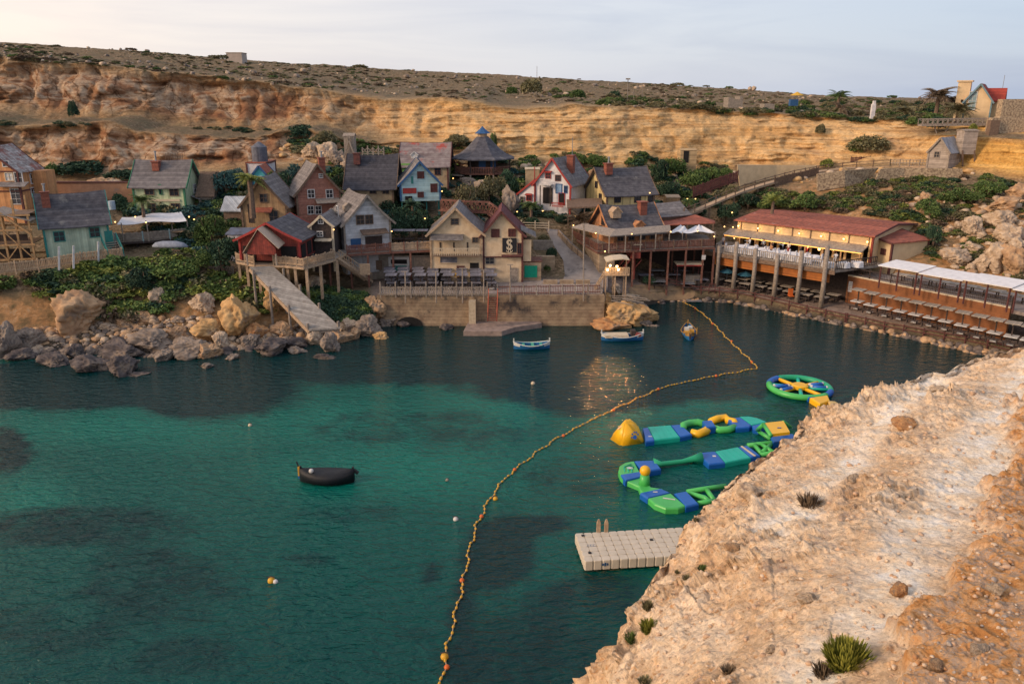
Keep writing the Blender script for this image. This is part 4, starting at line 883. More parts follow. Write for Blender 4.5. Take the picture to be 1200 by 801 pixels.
h = house('beige_sign_house', 'beige gable house with dark red trim and a black sign bearing a cream S', 'house', (567, 330, 97.4), (612, 330), 273, 248, 7, 'y', M_BEIGE, M_MAROON, M_DKRED, group=G, seed=21, over=0.5, sag=.1, ro=-0.04)
window(h, 'f', 580.5, 273, .95, .95, M_DKRED, M_DKRED); window(h, 'f', 600, 272.5, .85, .9, M_DKRED, M_DKRED); window(h, 'f', 574, 305, 1.1, .9, M_GREYWOOD); window(h, 'f', 609, 291, .5, 1.3, M_DKRED); panel(h, 'f', 602.5, 322, .9, 1.8, M_GREYWOOD)
u, v = uv(h, 'f', 597, 287)
s = MB().box((u, -.08, v), (1.75, .12, 1.75)).build('sign', M_SIGN, h.root)
tc = bpy.data.curves.new('sign_letter', 'FONT'); tc.body = 'S'; tc.size = 1.75; tc.extrude = 0.03; tc.offset = 0.035; tc.align_x = 'CENTER'; tc.align_y = 'CENTER'
dg = bpy.data.objects.new('tmp_letter', tc); COL.objects.link(dg); bpy.context.view_layer.update()
me = bpy.data.meshes.new_from_object(dg.evaluated_get(bpy.context.evaluated_depsgraph_get())); bpy.data.objects.remove(dg); me.materials.clear(); me.materials.append(M_CREAM); me.transform(Matrix.Translation((u, -.17, v)) @ Matrix.Rotation(R(90), 4, 'X'))
link('letter', me, s)
MB().tube([(u - .12, -.19, v - .85), (u - .12, -.19, v + .8)], .045, 6).tube([(u + .12, -.19, v - .85), (u + .12, -.19, v + .8)], .045, 6).tube([(u + .62 * math.cos(t) * .6, -.19, v - .62 + .3 * math.sin(t)) for t in [math.pi + math.pi * i / 8 for i in range(9)]], .05, 6).build('letter_bars', M_CREAM, s)
m = MB(); m.box((0, -.05, uv(h, 'f', 590, 301)[1]), (h.w, .14, .14)); m.build('floor_trim', M_DKRED, h.root); awning(h, 'f', 600, 298, 2.6, .6, M_DKRED, fall=.1, name='sign_shelf')
m = MB(); m.box((h.w / 2 + .55, 1.6, 3.9), (1.1, 2.6, 2.7)); m.build('annex', M_BEIGE, h.root)
m = MB(); m.add([(h.w / 2 - .2, -.3, h.eh + .35), (h.w / 2 + 1.7, -.4, h.eh - .55), (h.w / 2 + 1.7, 3.5, h.eh - .55), (h.w / 2 - .2, 3.4, h.eh + .35), (h.w / 2 - .2, -.3, h.eh + .5), (h.w / 2 + 1.7, -.4, h.eh - .4), (h.w / 2 + 1.7, 3.5, h.eh - .4), (h.w / 2 - .2, 3.4, h.eh + .5)], [(3, 2, 1, 0), (4, 5, 6, 7), (0, 1, 5, 4), (1, 2, 6, 5), (2, 3, 7, 6), (3, 0, 4, 7)]); m.build('lean_roof', M_GREYROOF, h.root)
h = house('green_door_kiosk', 'low stone kiosk with a bright green shutter beside the sign house', 'kiosk', (613, 330, 98.2), (634, 330), 307, 305.5, 2.5, 'x', M_STONE, M_REDWOOD, None, over=0.15, sag=0, seed=22)
panel(h, 'f', 622, 318, 1.6, 1.5, mat('bright_green', (0.0, 0.30, 0.19), rough=.5, scale=5), 'shutter')
# the white and red house on the rise
h = house('white_red_house', 'white gabled house with bright red edges, brick chimney and small balcony on the rise', 'house', (627, 239, 118), (668, 241.5), 214, 186, 8, 'y', M_WHITEWALL, M_GREYROOF, M_REDPAINT, group=G, seed=23, over=0.4, sag=.1)
window(h, 'f', 642.5, 206, .8, .8, M_REDPAINT); awning(h, 'f', 642.5, 200, 1.2, .45, M_REDPAINT, fall=.15)
window(h, 'f', 655, 221, .9, 1.3, M_BLUE, mat('pale_blue_paint', (0.25, 0.38, 0.55)), bars=(0, 0), name='painted_board'); window(h, 'f', 663, 222, .45, 1.0, M_BLUE); window(h, 'f', 654, 208.5, .8, .8, M_DKRED)
window(h, 'f', 642, 229, 1.4, 2.2, M_DARKWOOD, M_DARK, name='door', bars=(0, 0)); window(h, 'f', 658.5, 233, .9, 1.7, M_REDPAINT, M_DARK, name='door', bars=(0, 0))
u, v = uv(h, 'f', 642, 216); m = MB(); m.box((u, -.5, v), (1.7, 1.0, .12)); bb = m.build('balcony', M_WHITE, h.root); m = MB(); m.box((u, -.97, v + .85), (1.7, .06, .08))
for i in range(9): m.box((u - .8 + i * .2, -.97, v + .42), (.06, .04, .8))
m.build('balustrade', M_WHITE, bb)
for s in (-.8, .8): MB().box((u + s, -.9, v / 2 - .1), (.12, .12, v)).build('balcony_post', M_DARKWOOD, h.root)
u, v = uv(h, 'f', 657, 243); m = MB(); m.box((u, -1.2, .5), (1.8, .07, .09)); m.box((u, -1.2, .05), (1.8, .07, .09))
for i in range(10): m.box((u - .85 + i * .19, -1.2, .25), (.06, .04, .7))
m.build('red_railing', M_REDPAINT, h.root)
# lower left wing
m = MB(); wl = 2.7; x0 = -h.w / 2; e = h.eh
m.add([(x0 + .05, .1, -1), (x0 - wl, .1, -1), (x0 - wl, .1, e - 1.8), (x0 + .05, .1, e + .3), (x0 + .05, 5, -1), (x0 - wl, 5, -1), (x0 - wl, 5, e - 1.8), (x0 + .05, 5, e + .3)], [(0, 1, 2, 3), (7, 6, 5, 4), (0, 4, 5, 1), (1, 5, 6, 2), (2, 6, 7, 3), (3, 7, 4, 0)]); m.build('side_wing', M_WHITEWALL, h.root)
m = MB(); m.beam((x0 + .1, -.12, e + .5), (x0 - wl - .3, -.12, e - 1.9), .1, .26); m.build('wing_bargeboard', M_REDPAINT, h.root)
m = MB(); m.add([(x0 + .05, -.1, e + .35), (x0 - wl - .3, -.1, e - 2.0), (x0 - wl - .3, 5.2, e - 2.0), (x0 + .05, 5.2, e + .35), (x0 + .05, -.1, e + .5), (x0 - wl - .3, -.1, e - 1.85), (x0 - wl - .3, 5.2, e - 1.85), (x0 + .05, 5.2, e + .5)], [(3, 2, 1, 0), (4, 5, 6, 7), (0, 1, 5, 4), (1, 2, 6, 5), (2, 3, 7, 6), (3, 0, 4, 7)]); m.build('wing_roof', M_GREYROOF, h.root)
window(h, 'f', 612, 234, .6, .9, M_GREYWOOD); window(h, 'f', 620, 231, .8, 1.0, M_REDPAINT); awning(h, 'f', 620, 227, 1.1, .4, M_REDPAINT, fall=.12)
chimney(h, 1.5, 3.2, h.rh - 2.2, h.rh + .25, .95); MB().tube([(1.0, 5, h.rh - .6), (1.0, 5, h.rh + 2.8)], .05, 6).build('mast', M_METAL, h.roof); MB().tube([(-h.w / 2, -.25, 0), (-h.w / 2, -.25, e + 2.3)], .07, 6).build('red_pole', M_REDPAINT, h.root)
h = house('cream_outbuilding', 'small cream flat block behind the left wing of the white and red house', 'building', (616, 225, 124), (632, 225), 199, 198, 3, 'x', M_TANPL, M_CREAM, None, over=.1, sag=0)
h = house('yellow_house', 'yellow house with dark battens under a curling grey roof, highest of the centre right', 'house', (711, 242, 114), (766, 239.5), 227, 196, 7.5, 'x', M_YELLOW, M_SLATE, M_BROWN, group=G, seed=24, over=0.5, sag=.25)
for x in (723.5, 747): window(h, 'f', x, 233, .95, 1.0, M_DARKWOOD)
window(h, 'f', 762, 232, .7, 1.1, M_DARKWOOD); window(h, 'l', 0, 0, .8, 1.1, M_DARKWOOD, at=(-2.2, 1.0)); window(h, 'l', 0, 0, .8, .9, M_DARKWOOD, at=(-h.d / 2, h.eh + .9)); chimney(h, -2.3, 3.0, h.rh - .9, h.rh + .6, 1.0, M_BRICK, pipe=.9)
# stone base and deck of the tavern
ZD = 7.0
F0 = PZ(662, 272.5, ZD); F1 = PZ(700, 294.5, ZD); F2 = PZ(838, 289, ZD); F3 = PZ(845, 268, ZD); F4 = PZ(700, 262, ZD)
deck('long tavern deck on dark posts with reddish boards above the beach', [(F0.x, F0.y), (F1.x, F1.y), (F2.x, F2.y), (F2.x + 1, F2.y + 9), (F4.x, F4.y + 1)], ZD, M_DECK, M_REDWOOD, posts=[tuple(F1.lerp(F2, t).to_2d()) for t in (.3, .45, .6, .75, .9, .995)] + [tuple((F1.lerp(F2, t) + Vector((0, 5, 0))).to_2d()) for t in (.3, .5, .7, .9)])
fence('reddish plank railing along the front of the tavern deck', [F0, F1, F2], 1.0, 1.9, .17, M_REDWOOD, M_BROWN, pw=.13)
fence('short reddish railing closing the right end of the tavern deck', [F2, F2 + Vector((1, 5, 0))], 1.0, 1.9, .17, M_REDWOOD, M_BROWN, pw=.13)
m = MB(); q = Vector((.25, .35, 0)); a, b = F0 + q, F1 + q + Vector((.1, .1, 0)); c = b + Vector((2.0, .3, 0))
for (s, e) in ((a, b), (b, c)):
	n = (e - s).normalized().cross(Vector((0, 0, 1))) * -.5
	for k in range(6):
		s1, e1 = s.lerp(e, k / 6), s.lerp(e, (k + 1) / 6); g0, g1 = min(gz(s1.x, s1.y), 6.5) - .6, min(gz(e1.x, e1.y), 6.5) - .6
		m.add([(s1.x, s1.y, g0), (e1.x, e1.y, g1), (e1.x, e1.y, ZD - .3), (s1.x, s1.y, ZD - .3), (s1.x + n.x, s1.y + n.y, g0), (e1.x + n.x, e1.y + n.y, g1), (e1.x + n.x, e1.y + n.y, ZD - .3), (s1.x + n.x, s1.y + n.y, ZD - .3)], [(0, 1, 2, 3), (7, 6, 5, 4), (0, 4, 5, 1), (1, 5, 6, 2), (2, 6, 7, 3), (3, 7, 4, 0)])
w_ = m.build('tavern_base_wall', M_STONE); tag(w_, 'tan stone base wall under the left corner of the tavern deck beside the ramp', 'wall')
h = house('tavern', 'tavern with orange boarded gable, steep slate roof, dormer and brick chimney', 'tavern', (719, 287, 104.5), (775, 283.5), 272, 239, 7.5, 'x', M_ORANGE, M_SLATE, M_ORANGE, group=G, seed=25, over=0.6, sag=.28, drop=.1)
dormer(h, -2.5, 1.4, h.eh + 1.6, 1.2, 1.6, M_TANWOOD, hh=1.4); dormer(h, .4, .2, h.eh + .1, 1.2, 1.6, M_ORANGE, hh=1.1); chimney(h, 1.9, 2.8, h.rh - 2.3, h.rh + .3, 1.0, M_BRICK)
for p in ((-1.6, 1.4), (-4.0, 1.4), (-3.4, h.eh + 1.0)): window(h, 'l', 0, 0, .9, 1.1, M_DARKWOOD, at=p)
for x in (-2.6, -1.0, .6, 2.2): window(h, 'f', 0, 0, .9, 1.0, M_BROWN, at=(x, 1.0))
def slab(name, label, cat, pts, m_, t=.12, group=None, posts=None, pm=None, z_floor=None, parent=None):
	"""a thin real roof through 3-D corner points"""
	o = Vector(pts[0]) if parent is None else Vector((0, 0, 0)); root = parent or empty(name, o, 0, label, cat, group); q = [Vector(p) - o for p in pts]; n = len(q)
	m = MB(); m.add(q + [p - Vector((0, 0, t)) for p in q], [tuple(range(n)), tuple(reversed(range(n, 2 * n)))] + [(i, i + n, (i + 1) % n + n, (i + 1) % n) for i in range(n)]); m.build('roof_sheet', m_, root)
	for p in (posts or []):
		p = Vector(p) - o; zf = (z_floor - o.z) if z_floor is not None else gz(p.x + o.x, p.y + o.y) - o.z - .2; MB().box((p.x, p.y, (p.z - t + zf) / 2), (.14, .14, p.z - t - zf)).build('post', pm or M_BROWN, root)
	return root
zz = ZD + 2.2
a, b, c = PZ(670, 266, zz), PZ(715, 276.5, zz), PZ(786, 271, zz)
slab('veranda_roof', 'narrow grey veranda roof running along the front of the tavern deck', 'roof', [a, b, c, c + Vector((.3, 2.2, .5)), b + Vector((.9, 2.4, .5)), a + Vector((1.6, .8, .4))], M_GREYWOOD, posts=[a.lerp(b, t) for t in (.02, .35, .7, .98)] + [b.lerp(c, t) for t in (.25, .5, .75, .98)], z_floor=ZD, pm=M_GREYWOOD)
a, b, c, d, e = P(772, 264, 108), P(838, 261, 109), P(838, 258.5, 111), P(815, 251.5, 114), P(773, 257, 113)
slab('red_veranda_roof', 'flat red sheet roof over the right half of the tavern deck', 'roof', [a, b, c, d, e], M_REDROOF, posts=[a.lerp(b, t) for t in (.1, .5, .97)], z_floor=ZD)
a, b, c = P(797, 272, 104), P(838, 271, 104.6), P(799, 263.5, 107)
def sail(name, label, corners, m_, dip=.35, posts=None, z_floor=None, n=8):
	"""tensioned canvas between four corners"""
	a, b, c, d = [Vector(p) for p in corners]; root = empty(name, a, 0, label, 'awning'); m = MB(); V = []
	for i in range(n + 1):
		for j in range(n + 1):
			u, v = i / n, j / n; p = a.lerp(b, u).lerp(d.lerp(c, u), v) - a; p.z -= dip * math.sin(math.pi * u) * math.sin(math.pi * v) * 1.2 + .12 * math.sin(u * 9); V.append(p)
	k = len(V); F = []
	for i in range(n):
		for j in range(n): q = i * (n + 1) + j; F += [(q, q + n + 1, q + n + 2, q + 1), (q + k, q + 1 + k, q + n + 2 + k, q + n + 1 + k)]
	m.add(V + [p - Vector((0, 0, .03)) for p in V], F); m.build('canvas', m_, root, smooth=True)
	for p in (posts or []):
		p = Vector(p) - a; zf = (z_floor - a.z) if z_floor is not None else gz(p.x + a.x, p.y + a.y) - a.z; MB().tube([(p.x, p.y, p.z + .1), (p.x, p.y, zf)], .07, 6).build('post', M_GREYWOOD, root)
	return root
sail('shade_sail', 'white pointed shade sail stretched over the right end of the tavern deck', (P(800, 272.5, 104), P(838, 272, 104.3), P(822, 263.5, 108), P(816, 264, 107.5)), M_CANVAS, .2, posts=(P(800, 272.5, 104), P(838, 272, 104.3)), z_floor=ZD)
sail('shade_sail', 'smaller white shade sail left of the pointed one on the tavern deck', (P(785, 272, 104.3), P(802, 272.5, 104.1), P(806, 268, 107), P(798, 263, 107.5)), M_CANVAS, .2)
slab('dark_shed_roof', 'long low dark lean-to roof right of the white and red house', 'shed', [P(665, 243, 112), P(706, 241.5, 112), P(705, 232, 116), P(664, 233, 116)], M_BROWN, .2, posts=[P(666, 243, 112.2), P(685, 242, 112.2), P(705, 241.5, 112.2)])
h = house('slate_annex', 'low grey-roofed annex right of the tavern chimney', 'building', (772, 262, 111.5), (806, 259), 253, 238, 5, 'x', M_BROWN, M_GREYROOF, None, over=.4, seed=31)
h = house('tan_cabin', 'small tan cabin above the grey annex by the stepped path', 'hut', (781, 243, 121), (796, 243), 232, 229, 3, 'x', M_TAN, M_TANWOOD, None, over=.1, sag=0)
# octagonal pavilion
def pavilion():
	c = P(566, 214, 133); root = empty('octagonal_pavilion', c, 0, 'dark octagonal pavilion with a wide flared roof and small cupola on stilts', 'pavilion', G)
	def zat(py): return P(566, py, 133).z - c.z
	ze, zt, zc = zat(183), zat(160), zat(149); r0 = 5.55
	def ring(r, z, n=8, ph=math.pi / 8): return [(r * math.cos(ph + 2 * math.pi * i / n), r * math.sin(ph + 2 * math.pi * i / n), z) for i in range(n)]
	prof = [(r0, ze - .35), (r0, ze - .2), (4.2, ze + .35), (3.2, ze + 1.0), (2.2, ze + 1.9), (1.35, ze + 2.8), (.95, zt)]
	MB().loft([ring(r, z) for r, z in prof]).build('roof', mat('pavilion_shingle', (0.11, 0.11, 0.13), (0.06, 0.06, 0.075), scale=1.6, lines=('z', .22), stain=(0.18, 0.17, 0.17, .56)), root)
	cu = MB().loft([ring(.8, zt - .2), ring(.8, zt + .55)]).build('cupola', M_TANWOOD, root); MB().loft([ring(1.35, zt + .5), ring(1.2, zt + .6), (ring(.5, zt + 1.15)), ring(.06, zt + 1.6)]).build('cupola_roof', M_BLUE, cu)
	zf = ze - 2.4
	MB().loft([ring(4.9, zf - .2), ring(4.9, zf)]).build('deck_floor', M_REDWOOD, root); MB().loft([ring(2.6, zf), ring(2.6, ze)]).build('wall', M_DARKWOOD, root)
	m = MB(); rp = ring(4.8, zf + .95)
	for i in range(8):
		a, b = Vector(rp[i]), Vector(rp[(i + 1) % 8]); m.beam(a, b, .08, .1)
		for k in range(14): p = a.lerp(b, k / 14); m.beam(p, p - Vector((0, 0, .95)), .06, .12)
	m.build('railing', M_REDWOOD, root)
	for i in range(8):
		x, y, _ = ring(4.75, 0)[i]; MB().box((x, y, (ze + zf) / 2 - .1), (.2, .2, ze - zf - .2)).build('post', M_DARKWOOD, root)
		g = gz(c.x + x, c.y + y) - c.z - .4
		if g < zf - .3: m = MB(); m.box((x, y, (g + zf - .2) / 2), (.24, .24, zf - .2 - g)); m.build('stilt', M_GREYWOOD, root)
	for i in (5, 6): a, b = Vector(ring(2.62, 0)[i]), Vector(ring(2.62, 0)[(i + 1) % 8]); p = (a + b) / 2; MB().box((p.x, p.y, zf + 1.2), (1.1, .12, 1.3), rz=math.atan2(b.y - a.y, b.x - a.x)).build('window', M_BLUE, root)
	slab('', '', '', [(-7, -2.5, zf - .3), (-3.2, -4.5, zf - .3), (-2.6, -2.5, zf - .3), (-6, -.5, zf - .3)], M_GREYWOOD, parent=root)
pavilion()
# hillside buildings on the right
h = house('grey_plank_shed', 'grey plank shed with gabled roof standing by the cliff path', 'shed', (1086, 195, 129), (1110, 196.5), 177, 162, 4.5, 'y', mat('silver_plank', (0.40, 0.34, 0.29), (0.28, 0.235, 0.20), scale=1.5, lines=('z', .28)), mat('silver_roof', (0.36, 0.37, 0.40), (0.25, 0.255, 0.28), scale=1.5, lines=('h', .4)), M_GREYWOOD, over=.25, sag=.05)
window(h, 'f', 1098, 181, .8, .9, M_GREYWOOD)
h = house('grey_plank_tower', 'tall narrow grey plank hut on the ledge right of the plank shed', 'hut', (1127, 177, 128), (1143, 177), 154, 152.5, 2.2, 'x', mat('silver_plank'), M_GREYWOOD, None, over=.1, sag=0, drop=.5)
m = MB()
for px in (1128, 1142): a, b = h.Mi @ P(px, 176, 128), h.Mi @ P(px, 196, 128); m.beam(a, b, .2)
m.build('leg', M_BROWN, h.root)
h = house('hilltop_villa', 'cream villa with steep red roof, blue-grey edges and square tower on the right skyline', 'house', (1128, 138, 146), (1159, 138.4), 118, 99, 9, 'y', M_CREAMWALL, mat('villa_red', (0.36, 0.055, 0.035), (0.24, 0.04, 0.03), scale=2, lines=('z', .3)), mat('blue_grey_trim', (0.16, 0.26, 0.30)), over=.4, sag=0, seed=33)
window(h, 'f', 1139.5, 118, 1.2, 3.0, M_WHITE, mat('pale_pane', (0.20, 0.30, 0.33), rough=.3), bars=(1, 3)); window(h, 'r', 0, 0, 1.0, 2.0, M_TURQ, at=(h.d * .6, 2.2)); 
tx = (h.Mi @ P(1124.5, 138, 147)).x; tz = (h.Mi @ P(1124.5, 96, 147)).z
MB().box((tx, 1.3, tz / 2 - .5), (2.0, 2.0, tz + 1)).box((tx, 1.3, tz + .12), (2.5, 2.5, .25)).build('tower', M_CREAMWALL, h.root)
panel(h, 'f', 0, 0, .35, .45, M_DARK, 'tower_window', at=(tx, tz - 3.2)).location = (0, .28, 0)
m = MB(); m.add([(h.w / 2 - .3, 3.2, -1), (h.w / 2 + 1.4, 3.2, -1), (h.w / 2 + 1.4, 7.8, -1), (h.w / 2 - .3, 7.8, -1), (h.w / 2 - .3, 3.2, h.eh), (h.w / 2 + 1.4, 3.2, h.eh), (h.w / 2 + 1.4, 7.8, h.eh), (h.w / 2 - .3, 7.8, h.eh), (h.w / 2 + 1.4, 5.5, h.rh - .9), (h.w / 2 - 2.4, 5.5, h.rh - .9)], [(0, 1, 5, 4), (1, 2, 6, 8, 5), (2, 3, 7, 6), (0, 3, 2, 1)]); m.build('right_wing', M_CREAMWALL, h.root)
rz_ = h.rh - .75; m = MB(); m.add([(h.w / 2 + 1.8, 5.5, rz_), (h.w / 2 - 2.6, 5.5, rz_), (h.w / 2 - .3, 2.8, h.eh - .1), (h.w / 2 + 1.8, 2.8, h.eh - .3), (h.w / 2 + 1.8, 5.5, rz_ + .18), (h.w / 2 - 2.6, 5.5, rz_ + .18), (h.w / 2 - .3, 2.8, h.eh + .08), (h.w / 2 + 1.8, 2.8, h.eh - .12)], [(0, 1, 2, 3), (7, 6, 5, 4), (0, 4, 5, 1), (2, 6, 7, 3), (3, 7, 4, 0), (1, 5, 6, 2)])
m.add([(h.w / 2 + 1.8, 5.5, rz_), (h.w / 2 - 2.6, 5.5, rz_), (h.w / 2 - .3, 8.2, h.eh - .1), (h.w / 2 + 1.8, 8.2, h.eh - .3), (h.w / 2 + 1.8, 5.5, rz_ + .18), (h.w / 2 - 2.6, 5.5, rz_ + .18), (h.w / 2 - .3, 8.2, h.eh + .08), (h.w / 2 + 1.8, 8.2, h.eh - .12)], [(3, 2, 1, 0), (4, 5, 6, 7), (3, 7, 6, 2), (0, 4, 7, 3), (1, 2, 6, 5)]); m.build('wing_roof', mat('villa_red'), h.root)
MB().tube([(h.w / 2 + 1, 6, h.rh - 1), (h.w / 2 + 1, 6, h.rh + 1.6)], .05, 6).build('aerial', M_METAL, h.root)
def block(name, label, cat, px0, px1, py0, py1, Y, d, m_, top=None, drop=1.5, jag=0):
	a, b = P(px0, py1, Y), P(px1, py1, Y); H = P(px0, py0, Y).z - a.z; root = empty(name, (a + b) / 2, 0, label, cat); w = (b - a).length
	n = 9 if jag else 1; m = MB(); tops = [H * (1 - jag * random.random()) for _ in range(n + 1)]
	for i in range(n):
		x0, x1 = -w / 2 + w * i / n, -w / 2 + w * (i + 1) / n
		m.add([(x0, 0, -drop), (x1, 0, -drop), (x1, d, -drop), (x0, d, -drop), (x0, 0, tops[i]), (x1, 0, tops[i] if jag else H), (x1, d, tops[i] if jag else H), (x0, d, tops[i])], [(0, 3, 2, 1), (4, 5, 6, 7), (0, 1, 5, 4), (1, 2, 6, 5), (2, 3, 7, 6), (3, 0, 4, 7)])
	m.build('masonry', m_, root)
	if top: MB().box((0, d / 2, H + .06), (w + .3, d + .3, .14)).build('coping', top, root)
	return root
t = block('stone_watchtower', 'square pale stone watchtower alone on the left skyline', 'tower', 266, 284, 62, 74, 262, 5, mat('pale_tower', (0.46, 0.38, 0.32), (0.36, 0.30, 0.25), scale=.8), M_TANWOOD)
block('stone_ruin', 'long low stone ruin on the cliff edge above the centre', 'ruin', 705, 740, 117.5, 125, 168, 3, M_RUBBLE, jag=.12)
block('field_wall', 'low pale field wall running right from the cliff-edge ruin', 'wall', 742, 835, 124.5, 128, 168, .8, M_RUBBLE, jag=.2)
block('stone_ruin', 'broken stone hut on the plateau left of the yellow parasol', 'ruin', 853, 870, 113, 127, 175, 4, M_STONEGREY, jag=.3)
block('stone_hut', 'small grey stone block on the cliff edge below the yellow parasol', 'hut', 895, 907, 122, 132, 160, 3, M_STONEGREY)
block('terrace_wall', 'crumbling stone terrace wall below the villa at the right edge', 'wall', 1160, 1235, 137, 156, 131, 1.5, M_RUBBLE, jag=.1)
block('ruined_wall', 'broken upper stone wall right of the villa', 'wall', 1172, 1235, 115, 138, 136, 1.5, M_RUBBLE, jag=.12)
block('rooftop_block', 'low wooden shuttered stone block under the villa terrace', 'building', 1160, 1171, 141, 151, 130.2, 1, M_BROWN)
r = empty('parasol', P(933, 122, 172), 0, 'yellow parasol with a blue stall beneath on the plateau', 'parasol'); MB().tube([(0, 0, -.5), (0, 0, 2.1)], .06, 6).build('pole', M_METAL, r); MB().loft([[(1.5 * math.cos(t_), 1.5 * math.sin(t_), 1.7) for t_ in [i * math.pi / 4 for i in range(8)]], [(.1 * math.cos(t_), .1 * math.sin(t_), 2.4) for t_ in [i * math.pi / 4 for i in range(8)]]]).build('canopy', mat('yellow_cloth', (0.6, 0.36, 0.05)), r); MB().box((-.6, 0, .3), (1.6, 1.2, 1.3)).build('stall', M_BLUE, r)
r = empty('stone_pillar', P(1022, 137, 150), 0, 'thin white stone pillar among the plateau scrub', 'pillar'); MB().box((0, 0, .9), (.7, .5, 2.6)).box((.05, 0, 2.4), (.45, .4, .8)).build('shaft', M_WHITEWALL, r)
r = empty('lamp_post', P(735, 118, 190), 0, 'thin lamp post on the skyline above the centre', 'lamp post'); MB().tube([(0, 0, -1), (0, 0, 4.6)], .1, 6).build('pole', M_STONEGREY, r); MB().box((0, 0, 4.7), (1.0, .4, .3)).build('lamp_head', M_STONEGREY, r)
r = empty('utility_pole', P(629, 112, 210), 0, 'bare thin pole rising behind the tall plateau bushes', 'pole'); MB().tube([(0, 0, -2), (0, 0, 7)], [.1, .05], 6).build('pole', M_STONEGREY, r)
for i, px in enumerate((742, 752)):
	r = empty('utility_pole', P(px, 122, 190 + i * 9), 0, ['short pole on the plateau right of the lamp post', 'second short pole, left of the field wall end'][i], 'pole'); MB().tube([(0, 0, -2), (0, 0, 3.2)], .07, 6).build('pole', M_STONEGREY, r)
# footbridge under the villa
a, b = P(1078, 147, 137), P(1160, 146, 137); r = empty('timber_footbridge', a, 0, 'timber footbridge with latticed sides spanning the gully under the villa', 'footbridge'); v = b - a
MB().beam((0, 0, 0), v, 1.5, .25).build('deck_floor', M_GREYWOOD, r)
for s in (-.7, .7):
	m = MB(); o = Vector((0, s, 1.0)); m.beam(o, v + o, .09, .14); m.beam(o - Vector((0, 0, .85)), v + o - Vector((0, 0, .85)), .09, .14)
	for i in range(15): p = v * (i / 14) + Vector((0, s, 0)); m.beam(p, p + Vector((0, 0, 1.05)), .1)
	for i in range(7): p = v * (i / 7) + Vector((0, s, 0)); q = v * ((i + 1) / 7) + Vector((0, s, 0)); m.beam(p, q + Vector((0, 0, 1)), .06); m.beam(p + Vector((0, 0, 1)), q, .06)
	m.build('railing', M_GREYWOOD, r)
m = MB(); k = v * .2; m.beam(k, k + Vector((1.3, 0, -2.6)), .15); m.beam(k + Vector((2.6, 0, 0)), k + Vector((1.3, 0, -2.6)), .15); m.beam(k + Vector((1.3, 0, -2.6)), k + Vector((1.3, 0, -4.6)), .2); m.build('strut', M_GREYWOOD, r)
# shelter in the cliff with dark doorway
h = house('cliff_shelter', 'small stone shelter with a dark doorway at the foot of the central cliff', 'hut', (797, 191, 141), (816, 191), 177, 174.5, 3, 'x', mat('cliff_block', (0.50, 0.36, 0.20), (0.38, 0.26, 0.14), scale=1.5, lines=('z', .3)), mat('cliff_block'), None, over=0, sag=0)
panel(h, 'f', 804, 183.5, .9, 2.0, M_DARK, 'doorway')
h = house('timber_hoist_tower', 'narrow leaning grey timber tower on a rock left of the dark-roofed house', 'tower', (404, 185, 124), (416, 185), 160, 157, 1.6, 'x', M_GREYWOOD, M_GREYWOOD, None, over=.1, sag=0)
m = MB(); m.beam((-.9, -.3, 0), (.2, -.3, h.eh), .2); m.beam((.9, -.3, 0), (-.1, -.3, h.eh), .2); m.build('brace', M_GREYWOOD, h.root)
block('garden_wall', 'long terracotta garden wall behind the cyan cottage', 'wall', 44, 158, 214, 229, 113, .5, M_TERRA, M_DKRED)
h = house('stone_cottage_roof', 'dull brown-roofed low cottage right of the green house', 'house', (233, 236, 112), (250, 236), 228, 202, 5, 'x', M_STONEGREY, M_BROWN, None, over=.3, sag=.05)
h = house('tin_shed', 'pale blue-grey tin-roofed shed between the green house and the tan house', 'shed', (262, 250, 106), (284, 250), 246, 231, 4, 'x', M_BROWN, mat('pale_tin', (0.42, 0.46, 0.50), (0.30, 0.33, 0.37), scale=1, lines=('h', .3)), None, over=.3, sag=.03)
# ------------------------------------------------------------------ the quay
def wall_run(name, label, pts, z0, z1, t, m_, cat='wall', cap=None):
	"""wall along a plan polyline; front edge on the points, thickness to the left of travel"""
	root = empty(name, Vector((pts[0][0], pts[0][1], z1)), 0, label, cat); o = root.location; m = MB(); c = MB(); n = 24
	for i in range(len(pts) - 1):
		a, b = Vector((pts[i][0], pts[i][1], 0)), Vector((pts[i + 1][0], pts[i + 1][1], 0)); nn = Vector((-(b - a).y, (b - a).x, 0)).normalized() * t
		q = [a, b, b + nn, a + nn]; m.add([(p.x - o.x, p.y - o.y, z0 - o.z) for p in q] + [(p.x - o.x, p.y - o.y, z1 - o.z) for p in q], [(0, 3, 2, 1), (4, 5, 6, 7), (0, 1, 5, 4), (1, 2, 6, 5), (2, 3, 7, 6), (3, 0, 4, 7)])
		c.beam((a + nn / 2) - o + Vector((0, 0, z1 + .06)) , (b + nn / 2) - o + Vector((0, 0, z1 + .06)), t + .12, .12)
	m.build('masonry', m_, root)
	if cap: c.build('coping', cap, root)
	return root
QZ = 3.65
q0, q1 = PZ(446, 347, QZ), PZ(706, 345, QZ); yq = (q0.y + q1.y) / 2 - .25
wall_run('quay_wall', 'tan block-stone quay wall with a dark waterline below the beige houses', [(q0.x - .5, yq + .2), (q0.x + 9, yq), (q1.x + .2, yq + .1)], -2, QZ, 1.2, mat('quay_stone', (0.38, 0.28, 0.18), (0.22, 0.15, 0.10), scale=0.9, lines=('z', .42), line_dark=.6, stain=(0.09, 0.07, 0.06, .55, .35), bump=.9))
m = MB(); m.prism([(q0.x - .4, yq + .9), (q1.x, yq + .9), (q1.x + 1, yq + 8), (q0.x, yq + 10)], QZ - .3, QZ + .04); tag(m.build('quay_paving', M_PAVE), 'paved quay platform in front of the beige houses', kind='structure')
m = MB()
